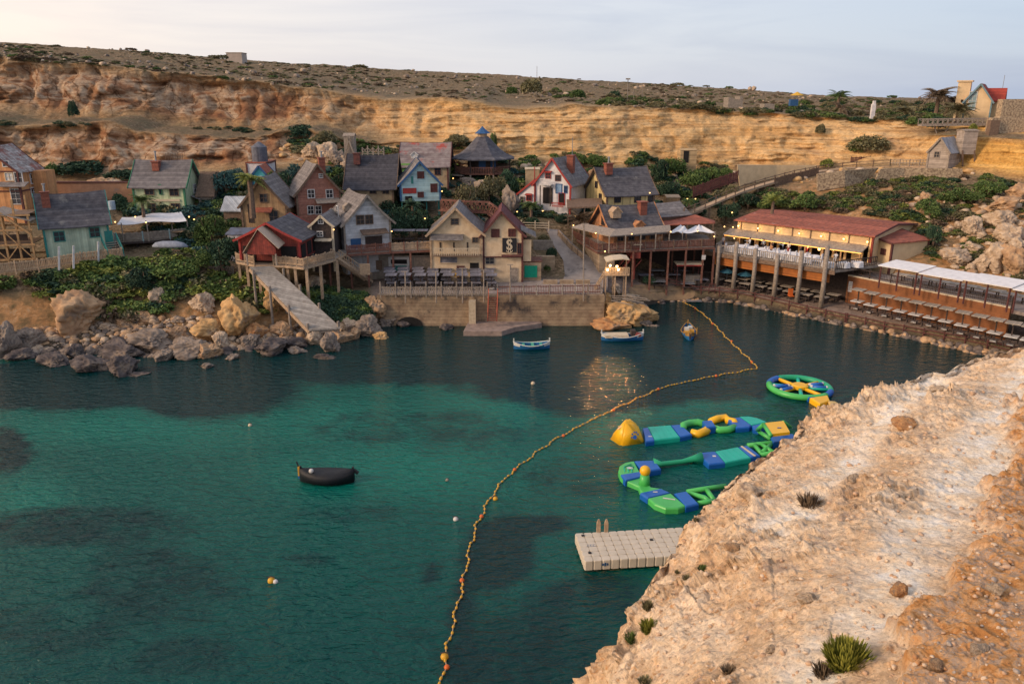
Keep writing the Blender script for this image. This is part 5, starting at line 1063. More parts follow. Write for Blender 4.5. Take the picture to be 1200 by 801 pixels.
for i in range(7): m.prism([(q0.x + 3 + i * .1, yq - .9), (q0.x + 9.5, yq - .9), (q0.x + 9.5, yq + .1), (q0.x + 3, yq + .1)], -.8 + 0, .15)
def arch():
	a = PZ(470, 370, 0); b = PZ(500, 370, 0); r = empty('quay_arch', Vector((a.x, yq - .06, 0)), 0, 'dark low arch opening at the foot of the quay wall on its left', 'arch'); w = b.x - a.x; m = MB()
	pts = [(0, -.5)] + [(w / 2 - w / 2 * math.cos(math.pi * i / 10), 1.1 * math.sin(math.pi * i / 10)) for i in range(11)] + [(w, -.5)]; n = len(pts)
	m.add([(x, 0, z) for x, z in pts] + [(x, .2, z) for x, z in pts], [tuple(range(n)), tuple(reversed(range(n, 2 * n)))] + [(i, i + n, (i + 1) % n + n, (i + 1) % n) for i in range(n)]); m.build('recess', M_DARK, r)
arch()
yf = yq - .05
fence('plank and pole fence along the left quay edge beside the grey-topped tables', [PZ(446, 347, QZ), PZ(520, 347, QZ), PZ(571, 347, QZ)], 1.15, 1.7, .26, M_GREYWOOD, M_GREYWOOD, pw=.17, posth=1.5)
fence('railing along the right quay edge from the red ladder to the lookout', [PZ(583, 346, QZ), PZ(640, 345.5, QZ), PZ(704, 344.5, QZ)], 1.15, 1.6, .2, M_REDWOOD, M_GREYWOOD, pw=.05, posth=1.15)
# tall pale poles on the quay carrying festoon lights
for i, (px, top, bot) in enumerate(((475, 318, 349), (511, 318, 349), (542, 314, 349), (567, 316, 348), (598, 310, 347), (684, 262, 347))):
	b = PZ(px, bot, QZ); r = empty('light_pole', b, 0, '%s light pole from the left along the quay fence' % nth(i + 1), 'pole', 'light poles along the quay fence'); t = P(px, top, b.y) - b
	MB().tube([(0, 0, -.6), t], .08, 7).build('pole', M_GREYWOOD, r); MB().beam((-.35, 0, t.z), (.35, 0, t.z), .08).build('crossbar', M_GREYWOOD, r)
# jetty and the red ladder stair
JZ = 0.55
poly = [PZ(543, 388, JZ), PZ(588, 388, JZ), PZ(604, 383, JZ), PZ(635, 378.5, JZ), PZ(630, 375, JZ), PZ(592, 374, JZ), PZ(550, 375, JZ)]
m = MB(); c = poly[0]; m.prism([(p.x - c.x, p.y - c.y) for p in poly], -JZ - 1.6, 0); o = empty('jetty', c, 0, 'low pinkish concrete jetty with a tapering tip below the red ladder', 'jetty'); m.build('slab', mat('jetty_concrete', (0.33, 0.25, 0.21), (0.20, 0.15, 0.13), scale=1.4, stain=(0.12, 0.10, 0.09, .58)), o)
a, b = PZ(550, 374, JZ), PZ(583, 374, JZ); MB().box(((a.x + b.x) / 2 - c.x, a.y - c.y + .2, .35), (b.x - a.x, 1.5, .8)).build('step', mat('jetty_concrete'), o)
a, b = PZ(550, 367, 1.5), PZ(558, 367, 1.5); MB().box(((a.x + b.x) / 2 - c.x, yq - .5 - c.y, 1.2), (b.x - a.x, 1.0, 2.9)).build('pillar', mat('pale_block', (0.50, 0.42, 0.30), (0.38, 0.31, 0.22)), o)
a = PZ(578, 348, QZ + .1); b = PZ(577, 375, JZ + .7); b.y = a.y - 1.4
stair('steep red wooden stair from the quay down to the jetty', a, b, 1.05, M_REDPLANK, n=11, railm=mat('orange_red_paint', (0.50, 0.13, 0.07), (0.35, 0.09, 0.05), scale=4))
# tables under square shades: one design, copied
def shade_table(label, group, s=1.9, hh=2.1, th=.8, top=None, low=None, ts=1.55):
	r = empty('shade_table', (0, 0, 0), 0, label, 'table', group)
	m = MB(); m.box((0, 0, hh), (s, s, .09)); m.box((0, 0, hh - .1), (s * .9, .1, .1)); m.box((0, 0, hh - .1), (.1, s * .9, .1)); m.build('shade_board', top or M_GREYTOP, r)
	MB().box((0, 0, th), (ts, ts, .08)).build('table_top', low or M_GREYTOP, r)
	MB().box((0, 0, hh / 2), (.12, .12, hh)).build('pole', M_DARKWOOD, r)
	for sy in (-1, 1): m = MB(); m.box((0, sy * ts * .62, .42), (ts, .3, .07)); m.box((-ts * .4, sy * ts * .62, .2), (.08, .25, .4)); m.box((ts * .4, sy * ts * .62, .2), (.08, .25, .4)); m.build('bench', M_DARKWOOD, r)
	MB().box((0, 0, .06), (.6, .6, .12)).build('foot', M_WHITE, r)
	return r
g1 = 'grey shade tables on the quay'
rows = [('back', 316.5, 97.6), ('middle', 321.5, 95.6), ('front', 327.0, 93.9)]; first = None
for rn, pyt, Y in rows:
	for i in range(8):
		px = 457 + i * 16.6 + (2 if rn == 'front' else 0); p = P(px, pyt, Y); lab = '%s grey-topped shade table from the left in the %s row on the quay' % (nth(i + 1), rn)
		if first is None: first = shade_table(lab, g1, s=1.35, hh=1.75, ts=1.2); o = first; first_yellow = None
		else: o = copy_tree(first); o['label'] = lab
		o.location = (p.x + random.uniform(-.12, .12), Y + random.uniform(-.1, .1), QZ + .04); o.rotation_euler = (0, 0, random.uniform(-.05, .05))
m = MB(); m.box((0, 0, 0), (1.2, .9, .25)); o = m.build('mattress', mat('yellow_cloth2', (0.62, 0.36, 0.10)), None, P(533, 322, 94.6)); tag(o, 'orange-yellow mat laid over a grey quay table left of centre', 'mat')
# decks of the boardwalk
ZB = 7.55
def wall_panel(name, label, cat, px0, px1, py0, py1, Y, m_, t=.15, group=None):
	a, b = P(px0, py0, Y), P(px1, py1, Y); root = empty(name, ((a.x + b.x) / 2, Y, b.z), 0, label, cat, group); MB().box((0, t / 2, (a.z - b.z) / 2), (b.x - a.x, t, a.z - b.z)).build('panel', m_, root); return root
A = [PZ(382, 300, ZB), PZ(407, 297.5, ZB), PZ(457, 294.5, ZB), PZ(505, 292.5, ZB)]
back = [(A[3].x + 1, A[3].y + 7), (A[0].x + 3, A[0].y + 9)]
deck('boardwalk deck under the flaking white house reaching the balcony house', [(p.x, p.y) for p in A] + back, ZB, M_DECK, M_REDWOOD, posts=[(A[i].x + .3, A[i].y + .3) for i in range(4)] + [((A[2].x + A[3].x) / 2, A[2].y + .3), ((A[1].x + A[2].x) / 2, A[1].y)])
fence('reddish plank railing of the boardwalk below the flaking white house', [A[1], A[2]], 1.05, 1.5, .15, M_REDWOOD, M_REDWOOD, pw=.11)
fence('paler plank railing of the boardwalk left of the balcony house', [A[2] + Vector((.1, 0, 0)), A[3]], 1.05, 1.5, .15, M_TANWOOD, M_REDWOOD, pw=.12)
r = wall_panel('under_deck_wall', 'dim boarded storey under the boardwalk with white-framed opening and teal door', 'wall', 412, 505, 299, 330, A[2].y + 2.4, M_STONEGREY)
H_ = Vector(r.location)
for (x0, x1, y0, y1, mm, nn) in ((455, 480, 301, 318, M_WHITE, 'window_frame'), (458, 477, 304, 309, M_DARK, 'opening'), (461, 477, 311, 317, M_TEAL, 'door'), (485, 504, 301, 314, M_GREYWOOD, 'shutter'), (433, 448, 305, 316, M_BROWN, 'shutter')):
	Y = A[2].y + 2.33 - (.06 if nn != 'window_frame' else 0); a, b = P(x0, y0, Y), P(x1, y1, Y); MB().box(((a.x + b.x) / 2 - H_.x, Y - H_.y, (a.z + b.z) / 2 - H_.z), (b.x - a.x, .1, a.z - b.z)).build(nn, mm, r)
# white covers on the boardwalk behind the trees
for i, px in enumerate((467, 480, 495)):
	p = P(px, 280, 102); r = empty('covered_table', (p.x, p.y, ZB), 0, '%s pale-topped table from the left on the boardwalk under the dark trees' % nth(i + 1), 'table', 'pale tables on the boardwalk'); MB().box((0, 0, 1.9), (1.5, 1.3, .1)).build('shade_board', M_GREYTOP, r); MB().box((0, 0, .95), (.1, .1, 1.9)).build('pole', M_DARKWOOD, r); MB().box((0, 0, .8), (1.2, 1.0, .08)).build('table_top', M_DARKWOOD, r)
# boathouse deck
ZR = 8.0 - .35
B = [PZ(277, 306, ZR), PZ(300, 310, ZR), PZ(334, 310.5, ZR), PZ(356, 313, ZR), PZ(392, 303.5, ZR)]
deck('wide plank deck carrying the red boathouse on rough posts', [(p.x, p.y) for p in B] + [(B[4].x + 1, B[4].y + 6), (B[0].x + .5, B[0].y + 10)], ZR, M_DECK, M_TANWOOD, posts=[(p.x + .2, p.y + .3) for p in B] + [((B[i].x + B[i + 1].x) / 2, (B[i].y + B[i + 1].y) / 2 + .3) for i in range(4)], s=.3)
fence('pale picket railing on the left half of the boathouse deck', [B[0], B[1] + Vector((-.2, 0, 0))], 1.0, 1.6, .17, M_TANWOOD, M_TANWOOD, pw=.13)
fence('pale picket railing right of the pier ramp on the boathouse deck', [B[1] + Vector((2.0, -.0, 0)), B[2], B[3], B[4]], 1.0, 1.6, .17, M_TANWOOD, M_TANWOOD, pw=.13)
stair('tan plank stair descending from the boathouse deck to the quay', PZ(393, 302, ZR), PZ(432, 329, 3.9), 1.4, M_TANWOOD, n=16)
wall_panel('landing_panel', 'square tan boarded landing at the foot of the plank stair', 'fence', 421, 434, 309, 322, 93.6, M_TANWOOD)
# pier ramp
a0, a1 = PZ(306, 312, ZR - .1), PZ(381, 385, 1.6); side = Vector((1, .25, 0)).normalized() * 1.25
r = empty('pier_ramp', a0, 0, 'long sloping plank pier ramp running down over the rocks to the water', 'pier'); d = a1 - a0
m = MB(); N_ = 12
for i in range(N_):
	p, q = d * (i / N_), d * ((i + 1) / N_); w0, w1 = (1.0 + .35 * i / N_), (1.0 + .35 * (i + 1) / N_)
	m.add([p - side * w0, p + side * w0, q + side * w1, q - side * w1] + [v - Vector((0, 0, .18)) for v in (p - side * w0, p + side * w0, q + side * w1, q - side * w1)], [(0, 1, 2, 3), (7, 6, 5, 4), (0, 4, 5, 1), (1, 5, 6, 2), (2, 6, 7, 3), (3, 7, 4, 0)])
m.build('ramp_deck', M_PIERDECK, r)
for s in (-1, 1): m = MB(); m.beam(side * s * 1.02 - Vector((0, 0, .3)), d + side * s * 1.38 - Vector((0, 0, .3)), .16, .38); m.build('side_beam', M_TANWOOD, r)
for f in (.12, .38, .68, .97):
	for s in (-1, 1):
		p = d * f + side * s * 1.3; g = gz(p.x + a0.x, p.y + a0.y) - a0.z - .5; m = MB(); m.tube([p + Vector((0, 0, .5)), (p.x, p.y, min(g, p.z - .5))], .15, 7); m.build('pile', M_GREYWOOD, r)
	m = MB(); m.beam(d * f - side * 1.4 - Vector((0, 0, .55)), d * f + side * 1.4 - Vector((0, 0, .55)), .16, .2); m.build('cross_beam', M_GREYWOOD, r)
# left bank fence, grey fence
ZL = 7.45
fence('long tan picket fence along the edge of the left bank below the cyan cottage', [PZ(-8, 322, ZL - .3), PZ(45, 317, ZL - .2), PZ(92, 309, ZL), PZ(144, 303, ZL)], 1.25, 2.2, .17, M_TANWOOD, M_TANWOOD, pw=.14)
for i, (px, t_, b_) in enumerate(((70, 289, 314), (87, 288, 312), (116, 283, 306))):
	p = PZ(px, b_, ZL); r = empty('white_post', p, 0, '%s white leaning post from the left against the long picket fence' % nth(i + 1), 'post', 'white posts by the left fence'); MB().beam((0, -.2, -.2), P(px - 1, t_, p.y) - p, .2).build('shaft', M_WHITE, r)
p0, p1 = hit(218, 321), hit(275, 321)
fence('grey weathered picket fence in the scrub left of the boathouse', [hit(217, 322), hit(245, 321.5), hit(274, 322)], 1.05, 1.8, .2, M_GREYWOOD, M_GREYWOOD)
stair('short grey step flight right of the cyan cottage', PZ(128, 283, 9.2), PZ(137, 303, ZL + .1), 1.7, M_GREYWOOD, n=8, railm=M_TEAL)
# terrace with white canopy
ZT = 8.5
T = [PZ(135, 284, ZT), PZ(180, 281.5, ZT), PZ(229, 276, ZT)]
deck('raised terrace deck with grey plank parapet below the green house', [(p.x, p.y) for p in T] + [(T[2].x + .3, T[2].y + 4.5), (T[0].x + .3, T[0].y + 6)], ZT, M_DECK, M_DARKWOOD, posts=[tuple(T[0].lerp(T[2], t).to_2d() + Vector((0, .3))) for t in (.02, .25, .5, .75, .98)], s=.3)
fence('grey plank parapet along the front of the canopy terrace', T, 1.1, 3.0, .13, M_GREYWOOD, mat('pale_teal_post', (0.30, 0.44, 0.46)), pw=.14)
Ta, Tb = P(137, 262, T[0].y), P(216, 259, T[2].y)
sail('canopy', 'long sagging white canvas canopy over the terrace below the green house', (P(137, 263, T[0].y), P(219, 258.5, T[2].y), P(212, 247.5, T[2].y + 4), P(143, 254.5, T[0].y + 4.5)), M_CANVAS, .3, posts=[P(142, 262, T[0].y + .1), P(172, 262, (T[0].y + T[1].y) / 2), P(201, 260, T[2].y - .3), P(219, 258.5, T[2].y)], z_floor=ZT)
for i, px in enumerate((152, 168, 184, 198, 209)):
	p = P(px, 276, T[1].y + 2); r = empty('terrace_table', (p.x, p.y, ZT), 0, '%s wooden table from the left under the white terrace canopy' % nth(i + 1), 'table', 'tables under the white canopy'); MB().box((0, 0, .78), (1.3, .9, .07)).build('table_top', M_TAN, r); MB().box((0, 0, .38), (.12, .12, .74)).build('leg', M_DARKWOOD, r)
p = P(199, 289, 93.8); r = empty('covered_boat', p, R(-3), 'upturned boat under a blue-grey tarpaulin below the terrace', 'boat'); MB().loft([[(x, rr * math.cos(t), rr * math.sin(t)) for t in [math.pi * k / 8 for k in range(9)]] for x, rr in ((-2.1, .15), (-1.7, .5), (-.8, .68), (.8, .7), (1.7, .5), (2.2, .15))]).build('hull', mat('blue_tarp', (0.25, 0.28, 0.34), (0.17, 0.19, 0.24)), r, smooth=True)
p = P(131, 240, 105); r = empty('water_drum', p, 0, 'pale blue plastic water drum behind the cyan cottage', 'drum'); MB().tube([(0, 0, -.6), (0, 0, .5)], .42, 12).build('barrel', mat('pale_blue_plastic', (0.36, 0.46, 0.55), rough=.5), r)
# timber frame tower at the left edge
def scaffold():
	z0 = ZL - .5; a, b = PZ(-34, 316, z0), PZ(43, 313, z0); o = a; r = empty('timber_frame_tower', a, math.atan2(b.y - a.y, b.x - a.x), 'raw timber frame tower of open storeys at the left edge', 'scaffold'); w = (b - a).length; H = P(43, 250, b.y).z - z0
	n = 6; dp = 4.0
	for i in range(n):
		for y in (0, dp): x = w * i / (n - 1); hh = H + (1.6 if i in (1, 4) else 0) + (0.0 if i < 5 else -.3); m = MB(); m.box((x, y, hh / 2), (.2, .2, hh)); m.build('post', M_RAWWOOD, r)
	for k in range(4):
		z = H * (k + .6) / 3.7
		m = MB(); m.beam((-.3, -.12, z), (w + .3, -.12, z), .1, .2); m.beam((-.3, dp + .12, z), (w + .3, dp + .12, z), .1, .2); m.build('rail', M_RAWWOOD, r)
		if k in (1, 3): MB().box((w / 2, dp / 2, z + .05), (w, dp - .2, .08)).build('platform', M_BROWN, r)
	m = MB()
	for i in range(n - 1):
		x0, x1 = w * i / (n - 1), w * (i + 1) / (n - 1)
		if i % 2: m.beam((x0, -.2, H * .16), (x1, -.2, H * .43), .1); m.beam((x1, -.22, H * .43), (x0, -.22, H * .7), .1)
		else: m.beam((x0, -.2, H * .43), (x1, -.2, H * .16), .1)
	m.beam((w * .55, -.25, H + .5), (w + .1, -.25, H * .62), .16, .2); m.build('brace', M_RAWWOOD, r)
	for k in range(2): m = MB(); m.box((w * .42, dp * .6, H * (.2 + .27 * k)), (w * .8, .1, 1.2)); m.build('dark_panel', M_DARKWOOD, r)
	MB().add([(w * .45, -.4, H + .3), (w + .3, -.4, H * .86), (w + .3, dp, H * .86), (w * .45, dp, H + .3), (w * .45, -.4, H + .4), (w + .3, -.4, H * .86 + .1), (w + .3, dp, H * .86 + .1), (w * .45, dp, H + .4)], [(3, 2, 1, 0), (4, 5, 6, 7), (0, 1, 5, 4), (1, 2, 6, 5), (2, 3, 7, 6), (3, 0, 4, 7)]).build('lean_roof', M_GREYWOOD, r)
scaffold()
# zigzag footbridge and its stairs
ZF = P(0, 247, 106).z
a, b, c, d = P(517, 246, 107), P(545, 248, 105), P(573, 249, 105), P(592, 262, 103)
r = empty('footbridge', a, 0, 'reddish zigzag footbridge with lattice sides behind the beige houses', 'footbridge')
for (s, e) in ((a, b), (b, c), (c, d)):
	s, e = s - a, e - a; MB().beam(s, e, 1.2, .15).build('deck_floor', M_REDWOOD, r)
	for sy in (-.55, .55):
		m = MB(); u = Vector((0, sy, 0)); up = Vector((0, 0, 1.35)); m.beam(s + u + up, e + u + up, .08, .12); m.beam(s + u + Vector((0, 0, .15)), e + u + Vector((0, 0, .15)), .08, .12); n = max(3, int((e - s).length / .7))
		for i in range(n): p, q = s.lerp(e, i / n) + u, s.lerp(e, (i + 1) / n) + u; m.beam(p, q + up, .07); m.beam(p + up, q, .07); m.beam(p, p + up, .08)
		m.build('railing', M_REDWOOD, r)
for px, Y in ((518, 107), (545, 105), (573, 105)): p = P(px, 247, Y) - a; g = gz(p.x + a.x, p.y + a.y) - a.z - .3; MB().box((p.x, p.y, g / 2), (.2, .2, -g if g < 0 else .1)).build('post', M_REDWOOD, r)
fence('low tan slatted fence below the palm of the white and red house', [P(611, 268, 110.5), P(643, 269, 110.5)], 1.1, 1.6, .0, M_CREAM, M_CREAM, rails=(.2, .5, .8))
# ramped road
def road():
	L = [(655, 345), (662, 322), (660, 305), (650, 290), (644, 277), (640, 268)]; Rr = [(712, 345), (712, 322), (696, 306), (676, 290), (664, 279), (655, 270)]
	n = 36; V = []
	for i in range(n + 1):
		t = i / n * (len(L) - 1); k = min(int(t), len(L) - 2); f = t - k
		l = (L[k][0] * (1 - f) + L[k + 1][0] * f, L[k][1] * (1 - f) + L[k + 1][1] * f); q = (Rr[k][0] * (1 - f) + Rr[k + 1][0] * f, Rr[k][1] * (1 - f) + Rr[k + 1][1] * f)
		for j in range(9): s = j / 8; p = hit(l[0] * (1 - s) + q[0] * s, l[1] * (1 - s) + q[1] * s); V.append((p.x, p.y, p.z + .05))
	V = np.array(V).reshape(n + 1, 9, 3)
	for _ in range(3): V[1:-1, :, 2] = np.maximum((V[:-2, :, 2] + V[1:-1, :, 2] + V[2:, :, 2]) / 3, V[1:-1, :, 2]); V[:, :, 2] = np.maximum(V[:, :, 2], V[:, :, 2].mean(1, keepdims=True) - .05)
	me = np_mesh('road', V.reshape(-1, 3), grid_faces(n + 1, 9), mat('worn_road', (0.30, 0.27, 0.25), (0.20, 0.175, 0.165), scale=.7, stain=(0.10, 0.09, 0.085, .57, .4), bump=.4), True); tag(link('road', me), 'worn grey ramp road curving up between the sign house and the tavern', kind='structure')
road()
fence('tan plank kerb rail on the right side of the ramp road', [hit(654, 276), hit(668, 292), hit(684, 305)], .8, 1.4, .14, M_TANWOOD, M_BROWN, pw=.13)
r = empty('kerb_blocks', hit(660, 342), 0, 'row of pale concrete blocks across the foot of the ramp road', 'barrier')
for i, px in enumerate((645, 664, 683)): p = hit(px, 333) - r.location; MB().box((p.x, p.y, .35), (1.7, .6, .6), rz=.02).build('block', M_STONE, r)
# lookout with four lamps and the red stair tower
b = PZ(722, 345, 3.2); r = empty('lookout_platform', b, 0, 'tan timber lookout platform lit by four lamps under a cream roof', 'lookout'); zt = P(722, 322, b.y).z - b.z; zr = P(722, 306, b.y).z - b.z
for x in (-1.3, -.2, 1.1):
	for y in (0, 1.8): MB().box((x, y, zt / 2 - .4), (.15, .15, zt + .9)).build('post', M_TANWOOD, r)
MB().box((0, .9, zt), (2.9, 2.2, .14)).build('deck_floor', M_TANWOOD, r)
m = MB(); m.box((0, -.15, zt + .9), (2.9, .08, .1))
for i in range(15): m.box((-1.4 + i * .2, -.15, zt + .45), (.14, .05, .9))
m.build('railing', M_TANWOOD, r)
for x in (-1.2, 1.2): MB().box((x, .9, (zt + zr) / 2), (.12, .12, zr - zt)).build('roof_post', M_TANWOOD, r)
MB().loft([[(x, y, z) for x, z in ((-1.35, zr - .05), (-.5, zr + .2), (.6, zr + .3), (1.35, zr + .2), (1.35, zr + .3), (.6, zr + .42), (-.5, zr + .32), (-1.35, zr + .07))] for y in (-.5, 2.2)]).build('roof', M_CREAM, r)
m = MB()
for s in (-1, 1): m.beam((-1.4, .9 + s * .5, zt), (-2.6, .9 + s * .5, .3), .1, .16)
for i in range(7): m.box((-1.5 - i * .17, .9, zt - .2 - i * .38), (.2, 1.0, .06))
m.build('steps', M_TANWOOD, r)
for i, (px, py, lab) in enumerate(((715, 311, 'large lamp at the upper left of the lookout'), (723, 312, 'lamp at the upper right of the lookout'), (712, 316, 'lamp at the lower left of the lookout'), (724.5, 315.8, 'lamp at the lower right of the lookout'))):
	bulb(px, py, b.y - .35, lab, .12, power=14 if i == 0 else 7, bm_=mat('bright_lamp', bump=0, emit=(1.0, 0.60, 0.26, 14)), group='four lamps on the lookout')
for i, px in enumerate((714.5, 723.5)):
	ld = bpy.data.lights.new('flood_light', 'SPOT'); ld.energy = 2800; ld.color = (1.0, 0.52, 0.18); ld.shadow_soft_size = .12; ld.spot_size = R(21); ld.spot_blend = .8; lo = bpy.data.objects.new('flood_light', ld); COL.objects.link(lo); lo.location = P(px, 311.5, b.y - .75); lo.rotation_euler = (PZ(718, 446, 0) - lo.location).to_track_quat('-Z', 'Y').to_euler()
b = PZ(744, 327, 3.2); r = empty('red_stair_tower', b, 0, 'red boarded stair box on one post beside the lookout', 'tower'); z0, z1 = P(744, 306, b.y).z - b.z, P(744, 287, b.y).z - b.z
MB().box((0, 1, (z0 + z1) / 2 - .1), (1.3, 1.4, (z1 - z0) * .62)).build('box', M_REDPLANK, r); MB().box((0, 1, z1), (1.6, 1.6, .1)).build('roof', M_CREAM, r)
for x in (-.6, .6): MB().box((x, .4, z1 - .4), (.1, .1, .8)).build('roof_post', M_REDPLANK, r)
MB().box((0, 1, z0 / 2), (.2, .2, z0 + .4)).build('leg', M_REDPLANK, r); MB().beam((0, 1, z0 * .5), (.9, 1, z0), .12).build('brace', M_REDPLANK, r)
m = MB()
for s in (-.45, .45): m.beam((-.6, .9 + s, z0 + .2), (-2.2, .9 + s, z0 - 1.9), .1, .18); m.beam((-.6, .9 + s, z0 + 1.2), (-2.2, .9 + s, z0 - .9), .08, .1)
for i in range(9): m.box((-.7 - i * .17, .9, z0 + .1 - i * .23), (.22, .9, .05))
m.build('stair_flight', M_REDPLANK, r)
# dark tables and the kiosk under the tavern deck
for i, (px, py, Y) in enumerate(((757, 316, 104), (772, 321, 103), (789, 316, 105), (806, 323, 103.4), (822, 322, 104), (770, 312, 106.5), (798, 311, 107), (815, 329, 101.8))):
	p = P(px, py, Y); g = gz(p.x, p.y); r = empty('dark_table', (p.x, p.y, g), 0, '%s dark table from the left in the shade under the tavern deck' % nth(i + 1), 'table', 'dark tables under the tavern deck'); MB().box((0, 0, .8), (1.9, 1.1, .08)).build('table_top', M_GREYTOP if i % 2 == 0 else M_METAL, r); MB().box((-.6, 0, .39), (.1, .7, .78)).build('leg', M_DARKWOOD, r); MB().box((.6, 0, .39), (.1, .7, .78)).build('leg', M_DARKWOOD, r)
	for s in (-.85, .85): MB().box((0, s, .44), (1.8, .3, .06)).box((-.6, s, .2), (.08, .25, .4)).box((.6, s, .2), (.08, .25, .4)).build('bench', M_DARKWOOD, r)
wall_panel('under_deck_wall', 'black sheet painting the shade at the back under the tavern deck', 'wall', 716, 836, 293, 318, 110.5, M_DARKWOOD)  # black sheet puts the dark space below the deck into colour
a = P(807, 308, 104.3); g = gz(a.x, a.y); r = empty('beach_kiosk', (a.x, a.y, g), 0, 'beach kiosk with a flat cream roof and red edge under the tavern deck end', 'kiosk'); z = a.z - g
MB().box((0, 0, z), (3.6, 2.0, .12)).build('roof', M_CREAM, r); MB().box((0, -.95, z - .15), (3.55, .1, .2)).build('red_fascia', M_REDPAINT, r); MB().box((.6, .2, .6), (2.2, 1.2, 1.2)).build('counter', M_STONEGREY, r)
for x in (-1.6, 1.6):
	for y in (-.8, .8): MB().box((x, y, z / 2), (.1, .1, z)).build('post', M_DKRED, r)
r = empty('notice_board', P(824, 301, 103.2), 0, 'small white notice hanging on the last tavern deck post', 'sign'); MB().box((0, -.3, 0), (.5, .05, .6)).build('board', M_WHITE, r); MB().tube([(0, -.25, .3), (0, 0, 1.2)], .02, 5).build('hanger', M_DARKWOOD, r)
# beach and kerbs
def drape(name, label, outline, m_, nz=.05, nx=26, ny=8):
	"""outline: list of (pxL, pyL, pxR, pyR) rows from near to far"""
	V = []
	for (a_, b_, c_, d_) in outline:
		for j in range(nx + 1): s = j / nx; p = hit(a_ * (1 - s) + c_ * s, b_ * (1 - s) + d_ * s); V.append((p.x, p.y, p.z + nz + .03 * math.sin(j * 2.1)))
	me = np_mesh(name, np.array(V), grid_faces(len(outline), nx + 1), m_, True); tag(link(name, me), label, kind='structure')
drape('beach_sand', 'small brown sand beach below the tavern', [(752, 352, 800, 352), (746, 348, 812, 349), (738, 343, 815, 345), (736, 338, 814, 341), (742, 334, 806, 336)], M_SAND)
fence('dark red post railing curving along the beach and the right walkway', [hit(780, 334), hit(815, 344), hit(838, 345), hit(870, 349), hit(905, 357), hit(948, 368), hit(990, 377)], 1.0, 2.4, 0, M_DKRED, M_DKRED, name='post_railing', rails=(.55, .95), postw=.12)
fence('dark red post railing below the row of square shades on the right walkway', [hit(992, 377), hit(1040, 388), hit(1090, 397), hit(1140, 406), hit(1195, 419), hit(1240, 428)], 1.0, 2.2, 0, M_DKRED, M_DKRED, name='post_railing', rails=(.55, .95), postw=.12)
r = empty('gate_frame', hit(834, 344), 0, 'open square dark red gate frame at the end of the beach', 'gate'); m = MB(); m.beam((-.4, 0, 0), (-.4, 0, 1.3), .09); m.beam((.4, 0, 0), (.4, 0, 1.3), .09); m.beam((-.4, 0, 1.3), (.4, 0, 1.3), .09); m.beam((-.4, 0, .35), (.4, 0, .35), .07); m.build('frame', M_DKRED, r)
# ------------------------------------------------------------------ the waterside restaurant
ZD2 = 6.05; ZG = 1.75
L, Rt = PZ(836, 295.5, ZD2), PZ(977, 317, ZD2); ux = (Rt - L).normalized(); uy = Vector((-ux.y, ux.x, 0)); LEN = (Rt - L).length
ra = math.atan2(ux.y, ux.x); rest = empty('waterside_restaurant', L, ra, 'long cream restaurant with red tiled roof on a pillared deck over the water', 'restaurant')
IM = (Matrix.Translation(L) @ Matrix.Rotation(ra, 4, 'Z')).inverted()
def loc(px, py, z): return IM @ PZ(px, py, z)
wr = loc(1019, 308, ZD2); x1, y1 = wr.x, wr.y; x0 = x1 - 18.6; DEP = 13.5
def zloc(px, py, x, y): w = IM.inverted() @ Vector((x, y, 0)); return P(px, py, w.y).z - ZD2
he = zloc(1018, 276.5, x1, y1); hr = zloc(1056, 262.5, x1, y1 + DEP / 2)
MB().box(((x0 + x1) / 2, y1 + DEP - .1, he / 2), (x1 - x0, .2, he)).build('back_wall', M_LITWALL, rest)
m = MB()
for x in (x0 + .1, x1 - .1): m.add([(x - .1, y1 + .21, 0), (x - .1, y1 + DEP - .21, 0), (x - .1, y1 + DEP - .21, he), (x - .1, y1 + DEP / 2, hr - .06), (x - .1, y1 + .21, he), (x + .1, y1 + .21, 0), (x + .1, y1 + DEP - .21, 0), (x + .1, y1 + DEP - .21, he), (x + .1, y1 + DEP / 2, hr - .06), (x + .1, y1 + .21, he)], [(0, 1, 2, 3, 4), (9, 8, 7, 6, 5)] + [(i, (i + 1) % 5, (i + 1) % 5 + 5, i + 5) for i in range(5)])
m.build('gable_wall', M_CREAMWALL, rest)
# front wall: fascia above, piers between dark openings
MB().box(((x0 + x1) / 2, y1 + .1, he - .75), (x1 - x0, .2, 1.5)).build('front_wall', M_LITWALL, rest)
npier = 12
for i in range(npier + 1): x = x0 + .15 + (x1 - x0 - .3) * i / npier; MB().box((x, y1 + .1, (he - 1.5) / 2), (.3 if i not in (npier, npier - 1) else 1.4 if i == npier - 1 else .4, .2, he - 1.5)).build('pier', M_LITWALL, rest)
MB().box(((x0 + x1) / 2, y1 + 1.6, (he - 1.5) / 2), (x1 - x0 - .4, .1, he - 1.5)).build('painted_interior_shade', M_DARK, rest)
m = MB(); 
for (s0, s1) in ((y1 - .45, y1 + DEP / 2), (y1 + DEP + .45, y1 + DEP / 2)):
	nn = 60; top = []
	for i in range(nn + 1):
		x = x0 - .4 + (x1 - x0 + .8) * i / nn; zr_ = .035 * (i % 2)
		top += [(x, s0, he + .05 + zr_ - .06 * abs(s0 - y1 if s0 < y1 else 0)), (x, s1, hr + .05 + zr_)]
	k = len(top); F = []
	for i in range(nn): q = 2 * i; F += [(q, q + 2, q + 3, q + 1), (q + k, q + 1 + k, q + 3 + k, q + 2 + k), (q, q + k, q + 2 + k, q + 2)]
	F += [(0, 1, 1 + k, k), (2 * nn, 2 * nn + k, 2 * nn + 1 + k, 2 * nn + 1)]; m.add(top + [(a_, b_, c_ - .14) for a_, b_, c_ in top], F)
m.build('roof', M_REDROOF, rest)
